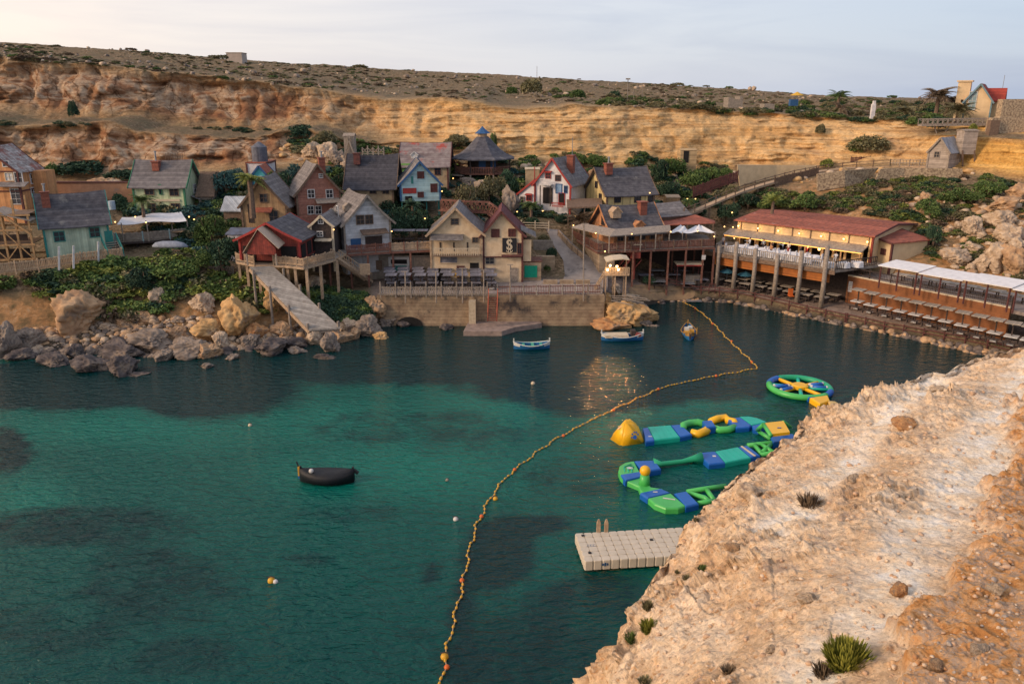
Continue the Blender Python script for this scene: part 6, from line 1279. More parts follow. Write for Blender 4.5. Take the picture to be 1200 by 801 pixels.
for s in (-1,): MB().beam((x1 + .42, y1 - .45, he), (x1 + .42, y1 + DEP / 2, hr), .08, .22).beam((x1 + .42, y1 + DEP + .45, he), (x1 + .42, y1 + DEP / 2, hr), .08, .22).build('bargeboard', M_DKRED, rest)
MB().box((x1 + .02, y1 + .05, he / 2), (.25, .25, he - .1)).build('corner_post', M_REDPLANK, rest)
# awning strip
za = he - 1.25; m = MB(); nn = 30; top = []
for i in range(nn + 1): x = x0 - 1 + (x1 - x0 + .6) * i / nn; top += [(x, y1 - .02, za + random.uniform(-.02, .02)), (x, y1 - 2.0, za - .55 + random.uniform(-.04, .04))]
k = len(top); F = []
for i in range(nn): q = 2 * i; F += [(q, q + 2, q + 3, q + 1), (q + k, q + 1 + k, q + 3 + k, q + 2 + k), (q + 1, q + 3, q + 3 + k, q + 1 + k)]
m.add(top + [(a_, b_, c_ - .1) for a_, b_, c_ in top], F); m.build('awning', M_GREYWOOD, rest)
for i in range(9): x = x0 - .8 + (x1 - x0 + .2) * i / 8; MB().box((x, y1 - 1.85, (za - .6) / 2), (.16, .16, za - .6)).build('awning_post', M_RAWWOOD, rest)
MB().box(((x0 + x1) / 2 - .6, y1 - 1.95, za - .72), (x1 - x0 + .4, .06, .1)).build('light_strip', mat('light_strip', (1, .6, .2), bump=0, emit=(1.0, 0.42, 0.08, 1.1)), rest)
for i in range(8): x = x0 + .6 + (x1 - x0 - 1.0) * i / 7; MB().box((x, y1 - .06, he - .75), (.12, .1, 1.4)).build('batten', M_BROWN, rest)
# deck, edge, pillars
m = MB(); m.prism([(-1.5, 0), (LEN, 0), (x1 + 1.2, y1 - .8), (x1 + 1.2, y1 + 1), (x0 - 3, y1 + 1)], -.3, 0); m.build('deck_floor', M_DECK, rest)
MB().box((LEN / 2 - .6, -.06, -.25), (LEN + 1.6, .12, .5)).build('edge_beam', M_BROWN, rest)
for i, (px, pb, pt_) in enumerate(((847, 332, 286), (870, 334.6, 281), (894, 338, 288), (919, 342.5, 295), (944, 348, 291), (973, 352.6, 285))):
	p = loc(px, pb, ZG); w = PZ(px, pb, ZG); t_ = P(px, pt_, w.y).z - ZD2
	MB().tube([(p.x, -.35, ZG - ZD2 - .3), (p.x + .04, -.33, -1.5), (p.x, -.35, t_)], [.3, .27, .26], 10).build('pillar', M_GREYWOOD, rest, smooth=True)
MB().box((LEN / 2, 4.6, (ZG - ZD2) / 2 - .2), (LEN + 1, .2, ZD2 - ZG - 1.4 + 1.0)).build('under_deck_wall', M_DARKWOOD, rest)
MB().box((LEN / 2 - .3, .35, -1.05), (LEN - .5, .12, 1.1)).build('orange_board', mat('orange_board2', (0.44, 0.15, 0.035), (0.33, 0.11, 0.03), scale=1.5, lines=('z', .45)), rest)
rl = rest
def railing(pts, hh, m_, step, n='deck_railing'):
	m = MB(); 
	for i in range(len(pts) - 1): m.beam(Vector(pts[i]) + Vector((0, 0, hh)), Vector(pts[i + 1]) + Vector((0, 0, hh)), .08, .1); m.beam(Vector(pts[i]) + Vector((0, 0, .12)), Vector(pts[i + 1]) + Vector((0, 0, .12)), .06, .08)
	for p in line_pts(pts, step): m.beam(p, p + Vector((0, 0, hh)), .05, .07)
	m.build(n, m_, rl)
railing([(-1.5, .05, 0), (LEN, .05, 0)], 1.05, M_GREYWOOD, .28); railing([(LEN, .1, 0), (x1 + 1.1, y1 - .7, 0)], 1.05, M_DARKWOOD, .3)
# annex
h = house('red_roofed_annex', 'cream annex with lean-to red roof at the right end of the restaurant', 'building', (1043, 307, 97.5), (1085, 302.5), 285.5, 269.5, 5.5, 'x', M_CREAMWALL, M_REDROOF, M_DKRED, over=.3, sag=.02, ro=.45, eave2=None, seed=41)
window(h, 'l', 0, 0, .7, .7, M_DKRED, M_DKRED, at=(-1.2, 1.1), bars=(0, 0))
# diners' tables with white cloths on the deck
def wl(x, y, z=0): return IM.inverted() @ Vector((x, y, z))
def cloth_table(label):
	r = empty('cloth_table', (0, 0, 0), 0, label, 'table', 'white-clothed tables on the restaurant deck'); s = .62
	def ring(r_, z, wv): return [((r_ + wv * math.cos(6 * t)) * (1 if abs(math.cos(t)) > .7 else .96) * math.cos(t) * 1.15, (r_ + wv * math.cos(6 * t)) * math.sin(t) * 1.15, z) for t in [2 * math.pi * i / 24 for i in range(24)]]
	MB().loft([ring(s * 1.05, .12, .06), ring(s, .72, .01), ring(s * .97, .76, 0)]).build('tablecloth', M_CANVAS, r, smooth=False); MB().tube([(0, 0, 0), (0, 0, .12)], .3, 10).build('foot', M_DARKWOOD, r); return r
def cloth_chair(label):
	r = empty('covered_chair', (0, 0, 0), 0, label, 'chair', 'white-covered chairs on the restaurant deck'); MB().box((0, 0, .24), (.46, .46, .46)).build('seat_cover', M_CANVAS, r); MB().box((0, .2, .75), (.46, .1, .62)).build('backrest_cover', M_CANVAS, r); return r
ct = cc = None; k = 0; kc = 0
for row, y in (('front', 1.7), ('back', 3.5)):
	for i in range(8):
		x = 1.6 + i * 1.45 + (.5 if row == 'back' else 0); lab = '%s white-clothed table from the left in the %s row of the restaurant deck' % (nth(i + 1), row)
		if ct is None: ct = cloth_table(lab); o = ct
		else: o = copy_tree(ct); o['label'] = lab
		o.location = wl(x, y); o.rotation_euler = (0, 0, ra + random.uniform(-.3, .3))
		for s in (-1, 1):
			kc += 1; lab = '%s white-covered chair counted from the left in the %s row of the restaurant deck' % (nth(2 * i + (1 if s < 0 else 2)), row)
			if cc is None: cc = cloth_chair(lab); o = cc
			else: o = copy_tree(cc); o['label'] = lab
			o.location = wl(x + s * .72, y + random.uniform(-.25, .25)); o.rotation_euler = (0, 0, ra - s * R(90) + random.uniform(-.2, .2))
for i, (x, y) in enumerate(((LEN - 1.2, 1.0), (LEN + .2, 2.2), (LEN + 1.2, 3.6))):
	o = copy_tree(ct); o['label'] = '%s white-clothed table from the left beyond the last deck pillar' % nth(i + 1); o.location = wl(x, y)
# bulbs on the facade and by the deck
for i in range(7):
	x = x0 + .3 + (x1 - x0 - .8) * i / 6; w = wl(x, y1 - .3, he - .75 ); bulb(0, 0, 0, '%s wall lamp from the left on the restaurant fascia' % nth(i + 1), .12, power=8, name='wall_lamp', p=w, group='wall lamps on the restaurant')
for i in range(6):
	x = x0 + 1.0 + (x1 - x0 - 2) * i / 5; w = wl(x, y1 - 1.0, za - .9); ld = bpy.data.lights.new('awning_light', 'POINT'); ld.energy = 7; ld.color = (1, .55, .2); ld.shadow_soft_size = .1
	r = empty('pendant_lamp', w, 0, '%s pendant lamp from the left under the restaurant awning' % nth(i + 1), 'lamp', 'pendant lamps under the awning'); MB().sphere((0, 0, 0), .1, 8, 6).build('globe', M_BULB, r); MB().tube([(0, 0, .09), (0, 0, .5)], .02, 5).build('cord', M_DARKWOOD, r); lo = bpy.data.objects.new('awning_light', ld); COL.objects.link(lo); lo.parent = r; lo.location = (0, -.2, -.2)
# tables under the deck
g2 = 'grey tables under the restaurant deck'; tt = None
def low_table(label):
	r = empty('low_table', (0, 0, 0), 0, label, 'table', g2); MB().box((0, 0, .76), (1.5, 1.1, .07)).build('table_top', mat('greige_board', (0.40, 0.35, 0.29), (0.30, 0.26, 0.22), lines=('x', .2)), r)
	for s in (-.6, .6): MB().box((s, 0, .37), (.08, .8, .72)).build('leg', M_DARKWOOD, r)
	for s in (-.85, .85): MB().box((0, s, .44), (1.4, .28, .06)).box((-.5, s, .2), (.07, .2, .4)).box((.5, s, .2), (.07, .2, .4)).build('bench', M_DARKWOOD, r)
	return r
for row, y in (('front', .6), ('back', 2.9)):
	for i in range(8):
		x = .7 + i * 2.05 + (.5 if row == 'back' else 0); w = wl(x, y); lab = '%s grey table from the left in the %s row under the restaurant deck' % (nth(i + 1), row)
		if tt is None: tt = low_table(lab); o = tt
		else: o = copy_tree(tt); o['label'] = lab
		o.location = (w.x, w.y, ZG); o.rotation_euler = (0, 0, ra)
w = wl(11.6, -.4); r = empty('orange_lifebuoy_stand', (w.x, w.y, ZG), 0, 'orange chair with rounded back among the grey tables under the deck', 'chair'); MB().box((0, 0, .45), (.6, .6, .1)).box((0, .3, .9), (.6, .1, .8)).build('seat', mat('orange_plastic', (.6, .14, .03), rough=.5), r); MB().box((0, 0, .2), (.4, .4, .4)).build('frame', M_DARKWOOD, r)
for i, x in enumerate((1.6, 4.3)):
	w = wl(x, 1.2, 0); r = empty('folded_parasol', (w.x, w.y, ZG), 0, ['blue parasol between the first pillars under the restaurant deck', 'second smaller blue parasol under the restaurant deck'][i], 'parasol'); MB().tube([(0, 0, 0), (0, 0, 2.1)], .04, 6).build('pole', M_METAL, r)
	MB().loft([[(1.1 * math.cos(t), 1.1 * math.sin(t), 1.7) for t in [q * math.pi / 4 for q in range(8)]], [(.08 * math.cos(t), .08 * math.sin(t), 2.2) for t in [q * math.pi / 4 for q in range(8)]]]).build('canopy', mat('blue_canvas', (.03, .12, .18)), r)
# right terraces
ZU = 4.9
wa, wb = PZ(994, 323, ZU), PZ(1184, 361, ZU); wv = (wb - wa).normalized(); wn = Vector((-wv.y, wv.x, 0)); we = wb + wv * 14
wall_run('terrace_wall', 'long orange-brown retaining wall behind the row of square shades', [(wa.x, wa.y), (wb.x, wb.y)], 0, ZU, .35, M_ORWALL, cap=M_CREAM)
m = MB(); q = [wa + wn * .36, wb + wn * .36, we + wn * .36, we + wn * 7, wb + wn * 7, wa + wn * 7]; m.prism([(p.x, p.y) for p in q], ZU - .6, ZU - .25); tag(m.build('upper_terrace_floor', M_PAVE), 'paved upper terrace floor under the long white roof', kind='structure')
fence('dark thin-barred railing on top of the orange-brown wall', [Vector((wa.x, wa.y, ZU)) + wn * .2 + Vector((0, 0, .1)), Vector((wb.x, wb.y, ZU)) + wn * .2 + Vector((0, 0, .1))], 1.0, 2.6, .2, M_DARKWOOD, M_DARKWOOD, pw=.03, postw=.1)
for i, (px, py) in enumerate(((998, 336), (1096, 354))):
	Y = (wa + wv * ((wb - wa).length * (px - 994) / 190 * .93)).y - .2; r = empty('notice_board', P(px, py, Y), ra, ['white notice board at the left end of the orange-brown wall', 'white notice board halfway along the orange-brown wall'][i], 'sign'); MB().box((0, 0, 0), (.9 if i else .8, .08, 1.3)).build('board', M_WHITE, r); MB().box((-.3, .05, -1.2), (.06, .06, 2.0)).box((.3, .05, -1.2), (.06, .06, 2.0)).build('legs', M_DARKWOOD, r)
	m = MB()
	for k in range(5): m.box((0, -.05, .45 - k * .2), (.55, .02, .05))
	m.build('grey_lines', M_GREYTOP, r)
caps = [(235, 492), (312, 512), (400, 530), (487, 547), (577, 565), (665, 582), (755, 602), (850, 624), (948, 645), (1045, 666), (1143, 686), (1241, 706)]
g3 = 'square shades over white tables on the right walkway'; tt = None
for i, (a_, b_) in enumerate(caps):
	p = PZ(960 + a_ / 5, 240 + b_ / 5, 4.05); lab = '%s square shade over a white table from the left on the right walkway' % nth(i + 1)
	if tt is None: tt = shade_table(lab, g3, s=1.4, hh=2.35, th=.95, ts=1.25, low=M_WHITE, top=mat('greige_board')); o = tt
	else: o = copy_tree(tt); o['label'] = lab
	o.location = (p.x, p.y, 1.62); o.rotation_euler = (0, 0, ra + random.uniform(-.06, .06))
up = [(465, 405), (550, 418), (628, 432), (707, 447), (790, 460), (873, 473), (948, 488), (1023, 500), (1095, 518), (1175, 533)]
g4 = 'tables under the long white roof'; tt = None
for i, (a_, b_) in enumerate(up):
	p = PZ(960 + a_ / 5, 240 + b_ / 5, 5.6); lab = '%s table from the left on the upper terrace under the long white roof' % nth(i + 1)
	if tt is None: r = tt = empty('terrace_table', p, 0, lab, 'table', g4); MB().box((0, 0, 0), (1.6, 1.3, .08)).build('table_top', mat('greige_board'), r); MB().box((0, 0, -.45), (.12, .12, .85)).build('leg', M_DARKWOOD, r); MB().box((0, .9, -.3), (1.5, .3, .06)).box((0, .9, -.6), (.1, .2, .55)).build('bench', M_DARKWOOD, r); o = r
	else: o = copy_tree(tt); o['label'] = lab
	o.location = p + wn * .8; o.location.z = 5.45; o.rotation_euler = (0, 0, ra)
zr1 = 7.3; a, b, c = PZ(1029, 310.5, zr1), PZ(1187, 337, zr1), PZ(1235, 346, zr1); w2_ = wn * 3.6 + Vector((0, 0, .25))
for i, (s, e) in enumerate(((a, a.lerp(b, .33)), (a.lerp(b, .33), a.lerp(b, .66)), (a.lerp(b, .66), b), (b, c))):
	j = Vector((0, 0, -.12 * (i % 2))); slab('canvas_roof', '%s panel from the left of the long white terrace roof' % nth(i + 1), 'roof', [s + j, e + j - wv * .05, e + w2_ + j - wv * .05, s + w2_ + j], M_CANVAS, .1, 'panels of the long white terrace roof', posts=[s + j + wv * .3 + wn * .2, s.lerp(e, .5) + j + wn * .2, e + j - wv * .3 + wn * .2], pm=M_DKRED, z_floor=ZU - .25)
# cliff path with its rails
PT = [(800, 251, 115), (822, 243, 118), (845, 233, 121), (870, 223, 125), (900, 214, 129), (930, 206, 133), (962, 200, 136), (1000, 196, 137), (1040, 194, 135), (1086, 194, 131)]
pp = [P(*q) for q in PT]; V = []
pf = line_pts(pp, 1.0)
for p in pf: V += [(p.x, p.y - .9, p.z), (p.x, p.y + .9, p.z), (p.x, p.y + .9, p.z - .3), (p.x, p.y - .9, p.z - .3)]
m = MB(); m.loft([V[i * 4:(i + 1) * 4] for i in range(len(pf))]); tag(m.build('path', M_TANWOOD), 'pale boarded path climbing along the foot of the right cliff', kind='structure')
r = empty('path_trestle', pp[0], 0, 'timber trestle posts carrying the climbing path', 'trestle')
for i, p in enumerate(line_pts(pp[:8], 3.2)):
	g = gz(p.x, p.y - .8) - .5
	if g < p.z - .6: MB().box((p.x - pp[0].x, p.y - .8 - pp[0].y, (p.z - .3 + g) / 2 - pp[0].z), (.2, .2, p.z - .3 - g)).build('post', M_BROWN, r)
MB().beam(Vector((0, -.8, -.4)), pp[1] - pp[0] + Vector((0, -.8, -.4)), .2, .25).build('beam', M_BROWN, r)
fence('dark post rail along the outer edge of the climbing cliff path', [p + Vector((0, -.85, 0)) for p in pp[:9]], 1.0, 2.6, 0, M_BROWN, M_BROWN, rails=(.5, .95), name='path_railing')
fence('grey rail from the end of the path to the plank shed', [p + Vector((0, -.85, 0)) for p in pp[8:]], 1.0, 1.5, .5, M_GREYWOOD, M_GREYWOOD, rails=(.5, .95), name='path_railing')
def strip_wall(name, label, top, bot, Y0, Y1, m_, t=.4):
	"""wall between a top and a bottom photo line, standing from depth Y0 to Y1"""
	n = len(top); a = P(top[0][0], top[0][1], hit(*bot[0]).y); root = empty(name, a, 0, label, 'wall'); fr = []; 
	for i in range(n): Y = hit(*bot[i]).y - .35; p = P(*top[i], Y); q = P(*bot[i], Y); fr.append([(p.x - a.x, p.y - a.y, p.z - a.z), (q.x - a.x, q.y - a.y, q.z - a.z), (q.x - a.x, q.y - a.y + t, q.z - a.z), (p.x - a.x, p.y - a.y + t, p.z - a.z)])
	m = MB(); m.loft(fr); m.build('masonry', m_, root); return root
strip_wall('retaining_wall', 'rubble retaining wall under the middle of the climbing path', [(958, 204), (990, 200), (1030, 197)], [(958, 224), (990, 219), (1016, 213)], 134, 134, M_RUBBLE)
strip_wall('retaining_wall', 'rubble retaining wall below the plank shed', [(1032, 198), (1060, 197), (1090, 197), (1128, 198)], [(1024, 215), (1060, 210), (1090, 210), (1128, 208)], 132, 126, M_RUBBLE)
strip_wall('cream_wall', 'smooth cream wall behind the lower part of the climbing path', [(864, 193), (910, 193.5), (957, 194)], [(867, 218), (910, 208), (957, 200)], 136, 138.5, M_CREAMWALL, .3)
fence('dark maroon plank fence at the top of the lower path', [P(812, 232, 124), P(838, 222, 127), P(864, 213, 130)], 1.7, 2.0, .3, M_DKRED, M_DKRED, pw=.17)
fence('low maroon fence of close posts above the middle of the path', [P(997, 192, 138.5), P(1030, 191, 138)], 1.1, 1.5, .22, M_DKRED, M_DKRED, pw=.16)
fence('grey plank lining below the rail of the path', [P(908, 221, 129), P(935, 214, 132), P(958, 208, 134)], 1.7, 2.2, .25, M_BROWN, M_BROWN, pw=.22)
# festoon bulbs dotted over the village
FB = [(135, 260, 95, 'bulb at the left corner of the white canopy'), (158.5, 254, 98, 'bulb on the back edge of the white canopy'), (171, 260.5, 95, 'bulb at the front middle of the white canopy'), (221.5, 254, 97, 'bulb near the right end of the white canopy'), (227.5, 257, 97, 'bulb on the right terrace post'),
 (391, 269, 93.5, 'bulb between the dark shack and the flaking white house'), (459, 271, 97, 'bulb at the right corner of the flaking white house'), (498, 256, 104, 'bulb in the dark trees beside the boardwalk'), (518, 224, 112, 'bulb at the right corner of the blue house'), (531, 209, 122, 'bulb left under the pavilion'),
 (606, 248, 112, 'bulb left of the palm below the white and red house'), (636, 247, 112, 'bulb right of the palm below the white and red house'), (645, 227, 117, 'bulb in the porch of the white and red house'), (674, 253.5, 111, 'left bulb in the spiky palm by the ramp road'), (684.5, 253.5, 111, 'right bulb in the spiky palm by the ramp road'), (672, 264, 108, 'bulb at the top corner of the tavern railing'),
 (698, 273, 99, 'bulb at the front corner of the veranda roof'), (740.5, 274, 100, 'bulb in the middle of the veranda roof'), (786, 271.5, 102, 'bulb at the right end of the veranda roof'), (709, 294.5, 99, 'bulb on the tavern base wall'), (817.5, 270.5, 103, 'bulb under the pointed shade sail'), (837, 277, 103, 'bulb at the right end of the tavern deck'), (761.5, 226, 113, 'bulb on the right corner of the yellow house'),
 (805.5, 233, 119, 'bulb by the tan cabin'), (815, 233, 120, 'bulb right of the tan cabin'), (849, 265.5, 104, 'bulb on the pole left of the restaurant'), (858, 249, 108, 'bulb above the left end of the restaurant roof'), (860.5, 279, 105, 'bulb low at the left corner of the restaurant'), (859, 266, 106, 'bulb at the left fascia corner of the restaurant'), (960, 292, 94.5, 'globe lamp on the restaurant railing between the last pillars')]
for (px, py, Y, lab) in FB: bulb(px, py, Y, lab, .085 if px != 960 else .17, power=3 if px in (709, 672, 698, 645) else 0)
block('low_wall', 'low pale stone wall stepping up left of the ramp road', 'wall', 628, 650, 300, 308, 101.5, .5, M_STONE)
block('low_wall', 'short grey wall below the slatted fence and palm', 'wall', 625, 648, 282, 288, 106, .5, M_STONEGREY)
# ------------------------------------------------------------------ foliage
def leaf_mat(key, dark, light, tip):
	m = bpy.data.materials.new(key); m.use_nodes = True; nt = m.node_tree; N = nt.nodes; L = nt.links; b = _bsdf(nt)
	at = N.new('ShaderNodeAttribute'); at.attribute_name = 'tone'; r = N.new('ShaderNodeValToRGB'); e = r.color_ramp.elements
	e[0].position = 0.1; e[0].color = (*dark, 1); e[1].position = 0.97; e[1].color = (*tip, 1); q = e.new(0.65); q.color = (*light, 1)
	L.new(at.outputs['Fac'], r.inputs[0]); oi = N.new('ShaderNodeObjectInfo'); mr = N.new('ShaderNodeMapRange'); mr.inputs['To Min'].default_value = 0.78; mr.inputs['To Max'].default_value = 1.22; L.new(oi.outputs['Random'], mr.inputs['Value'])
	mx = N.new('ShaderNodeMix'); mx.data_type = 'RGBA'; mx.blend_type = 'MULTIPLY'; mx.inputs[0].default_value = 1; L.new(r.outputs[0], mx.inputs[6]); L.new(mr.outputs[0], mx.inputs[7]); L.new(mx.outputs[2], b.inputs['Base Color'])
	b.inputs['Roughness'].default_value = 0.8; b.inputs['Specular IOR Level'].default_value = 0.2; return m
LM = {'green': leaf_mat('leaf_green', (0.034, 0.062, 0.022), (0.093, 0.152, 0.043), (0.178, 0.225, 0.07)),
      'dark': leaf_mat('leaf_dark', (0.016, 0.037, 0.025), (0.04, 0.081, 0.046), (0.078, 0.124, 0.065)),
      'blue': leaf_mat('leaf_blue_green', (0.019, 0.053, 0.053), (0.043, 0.102, 0.096), (0.078, 0.147, 0.132)),
      'olive': leaf_mat('leaf_olive', (0.07, 0.065, 0.034), (0.163, 0.152, 0.078), (0.264, 0.225, 0.124)),
      'lime': leaf_mat('leaf_lime', (0.07, 0.096, 0.022), (0.178, 0.209, 0.046), (0.31, 0.31, 0.085)),
      'brown': leaf_mat('leaf_dry', (0.075, 0.052, 0.034), (0.16, 0.115, 0.075), (0.24, 0.18, 0.12))}
def leaf_cloud(n, size, seed, flat=0.75, lumps=1.7, amp=0.42):
	rs = np.random.RandomState(seed)
	d = rs.normal(size=(n, 3)); d /= np.linalg.norm(d, axis=1)[:, None]; d[:, 2] = np.where(d[:, 2] < -0.25, -d[:, 2] * 0.6, d[:, 2])
	nz = fbm(d[:, 0] + seed, d[:, 1], d[:, 2], lumps, 3, seed); r = (0.78 + amp * nz) * rs.uniform(0.35, 1, n) ** 0.28
	c = d * r[:, None] + rs.normal(scale=0.02, size=(n, 3)); c[:, 2] = c[:, 2] * flat
	a = rs.normal(size=(n, 3)) + d * 0.2; a /= np.linalg.norm(a, axis=1)[:, None]; u = np.cross(a, rs.normal(size=(n, 3))); u /= np.linalg.norm(u, axis=1)[:, None]; w = np.cross(a, u)
	s = size * rs.uniform(0.6, 1.3, n)[:, None]
	V = np.stack([c - u * s, c - w * s * .55, c + u * s, c + w * s * .55], 1).reshape(-1, 3)
	tone = np.repeat(np.clip(rs.uniform(0, 1, n) * 0.65 + 0.35 * (nz + .5), 0, 1), 4); F = np.arange(n * 4).reshape(n, 4); return V, F, tone
CL = [leaf_cloud(1900, 0.075, 100 + i, flat=0.8) for i in range(5)]
CS = [leaf_cloud(380, 0.15, 200 + i, flat=0.75) for i in range(5)]
_cm = {}
def cloud_mesh(kind, i):
	k = (kind, i)
	if k not in _cm: V, F, t = CL[i % 5]; _cm[k] = np_mesh('leaves', V, F, LM[kind], False, {'tone': t})
	return _cm[k]
def bush(px, py, w, hgt, kind, label, Y=None, name='bush', cat='bush', group=None, i=None, d=None):
	"""w, hgt = width and height in photo px; (px, py) the middle of its foot"""
	p = hit(px, py) if Y is None else P(px, py, Y); s = PPM(p.y, py); rw = w / s / 2; rh = hgt / s
	o = link(name, cloud_mesh(kind, i if i is not None else random.randrange(5)), None, (p.x, p.y + rw * .3, p.z + rh * .32)); o.scale = (rw, d or rw * .85, rh * .85); o.rotation_euler = (0, 0, random.uniform(0, 6.28)); tag(o, label, cat, group); return o
def tree(px, py, w, top, kind, label, Y=None, trunk_h=1.2, name='tree', group=None, lumps=3):
	p = hit(px, py) if Y is None else P(px, py, Y); s = PPM(p.y, py); rw = w / s / 2; H = P(px, top, p.y).z - p.z; r = empty(name, p, random.uniform(0, 6.28), label, 'tree', group)
	m = MB(); th = max(H * .45, trunk_h); m.tube([(0, 0, -.5), (.08, 0, th * .5), (0, .05, th)], [.2 + rw * .05, .15 + rw * .03, .09], 7)
	for k in range(5): t = k * 1.26; m.tube([(0, 0, th * .55), (math.cos(t) * rw * .35, math.sin(t) * rw * .35, th * .95), (math.cos(t) * rw * .6, math.sin(t) * rw * .6, H * .7)], [.1, .07, .03], 5)
	m.build('trunk', M_BROWN, r)
	Vs, Fs, Ts, off = [], [], [], 0; rs = random.Random(int(px * 7 + py))
	for k in range(lumps + 1):
		V, F, T = CL[rs.randrange(5)]; V = V[:4 * 1300]; F = F[:1300]; T = T[:4 * 1300]; sc = 1 if k == 0 else rs.uniform(.5, .7)
		q = Vector((0, 0, H * .38)) if k == 0 else Vector((rs.uniform(-.6, .6) * rw, rs.uniform(-.6, .6) * rw, H * rs.uniform(.2, .6)))
		W_ = V * np.array([rw * sc * .9, rw * sc * .9, H * .62 * sc]) + np.array(q); Vs.append(W_); Fs.append(F + off); Ts.append(T); off += len(V)
	link('crown', np_mesh('crown', np.concatenate(Vs), np.concatenate(Fs), LM[kind], False, {'tone': np.concatenate(Ts)}), r); return r
def scatter(name, label, pts, kinds, smin, smax, mats_, flat=1.0, fn=hit, big=False, seed=1):
	"""many small bushes that read as one cover: one mesh"""
	rs = random.Random(seed); Vs, Fs, Ts, Ms, off = [], [], [], [], 0
	for (px, py, sc) in pts:
		p = fn(px, py)
		if p is None: continue
		V, F, T = (CL if big else CS)[rs.randrange(5)]; s = rs.uniform(smin, smax) * sc; a = rs.uniform(0, 6.28); ca, sa = math.cos(a), math.sin(a)
		W_ = np.stack([(V[:, 0] * ca - V[:, 1] * sa) * s * rs.uniform(.8, 1.3), (V[:, 0] * sa + V[:, 1] * ca) * s, V[:, 2] * s * flat * rs.uniform(.7, 1.1)], 1) + np.array([p.x, p.y, p.z + s * .18 * flat])
		Vs.append(W_); Fs.append(F + off); Ts.append(np.clip(T + rs.uniform(-.2, .2), 0, 1)); Ms.append(np.full(len(F), rs.choice(kinds))); off += len(V)
	me = np_mesh(name, np.concatenate(Vs), np.concatenate(Fs), [LM[k] for k in mats_], False, {'tone': np.concatenate(Ts)}, np.concatenate(Ms)); return tag(link(name, me), label, kind='stuff')
def inpoly(x, y, poly):
	c = False; j = len(poly) - 1
	for i in range(len(poly)):
		if (poly[i][1] > y) != (poly[j][1] > y) and x < (poly[j][0] - poly[i][0]) * (y - poly[i][1]) / (poly[j][1] - poly[i][1]) + poly[i][0]: c = not c
		j = i
	return c
def sample(poly, n, seed, clump=0, thr=0):
	rs = random.Random(seed); xs = [p[0] for p in poly]; ys = [p[1] for p in poly]; out = []; t = 0
	while len(out) < n and t < n * 60:
		t += 1; x, y = rs.uniform(min(xs), max(xs)), rs.uniform(min(ys), max(ys))
		if not inpoly(x, y, poly): continue
		if clump:
			v = fbm(np.array([x / clump]), np.array([y / clump * 2.2]), np.array([seed * 1.0]), 1.0, 3, seed)[0]
			if v < thr: continue
		out.append((x, y, 1.0))
	return out
# dense scrub on the left bank
bank = [(-20, 330), (60, 322), (115, 312), (150, 306), (215, 296), (232, 318), (272, 326), (300, 335), (318, 352), (318, 385), (305, 372), (268, 350), (235, 345), (208, 352), (180, 372), (150, 378), (118, 372), (60, 350), (45, 342), (-20, 345)]
scatter('bank_scrub', 'dense green scrub covering the left bank below the picket fence', sample(bank, 330, 3, 16, -.22), [0, 0, 1, 2, 2, 3, 0, 4, 3], .6, 2.0, ['green', 'dark', 'lime', 'olive', 'brown'], .8, big=False, seed=3)
bank2 = [(352, 345), (375, 335), (398, 342), (432, 345), (436, 372), (425, 380), (385, 378), (366, 362)]
scatter('bank_scrub', 'dark green scrub between the pier ramp and the quay', sample(bank2, 130, 4), [0, 1, 1], .7, 1.3, ['green', 'dark'], .8, seed=4)
scatter('garden_scrub', 'mixed dark bushes filling the gardens between the village houses', sample([(44, 230), (150, 240), (235, 215), (345, 205), (400, 188), (470, 195), (600, 200), (640, 220), (700, 215), (845, 200), (860, 232), (800, 262), (700, 250), (650, 262), (620, 262), (560, 262), (500, 262), (455, 262), (400, 250), (345, 262), (280, 285), (262, 320), (225, 300), (140, 245), (44, 245)], 620, 5, 30, -.24), [0, 1, 1, 2, 3], .8, 1.8, ['green', 'dark', 'blue', 'olive'], .85, seed=5)
scatter('cliff_foot_scrub', 'bushes along the foot of the centre cliff behind the houses', sample([(335, 165), (420, 165), (470, 172), (540, 165), (600, 188), (690, 178), (760, 180), (850, 195), (850, 222), (700, 215), (600, 205), (470, 190), (400, 185), (345, 180)], 300, 6, 22, -.05), [0, 1, 2], .6, 1.3, ['green', 'dark', 'olive'], .85, seed=6)
slope = [(868, 240), (905, 222), (960, 232), (1020, 216), (1055, 203), (1090, 205), (1110, 215), (1140, 205), (1190, 215), (1172, 235), (1130, 255), (1100, 262), (1090, 300), (1080, 262), (1020, 252), (950, 246), (900, 244)]
scatter('slope_scrub', 'green scrub patches over the orange soil slope behind the restaurant', sample(slope, 620, 7, 26, -.22), [0, 0, 3, 1, 2, 4, 3], .6, 1.35, ['green', 'dark', 'lime', 'olive', 'brown'], .75, seed=7)
scatter('slope_scrub', 'low green bushes among the boulders on the right slope', sample([(1085, 262), (1130, 255), (1200, 235), (1200, 330), (1140, 318), (1090, 306)], 130, 8, 20, .0), [0, 2, 3, 3], .4, .95, ['green', 'dark', 'lime', 'olive'], .6, seed=8)
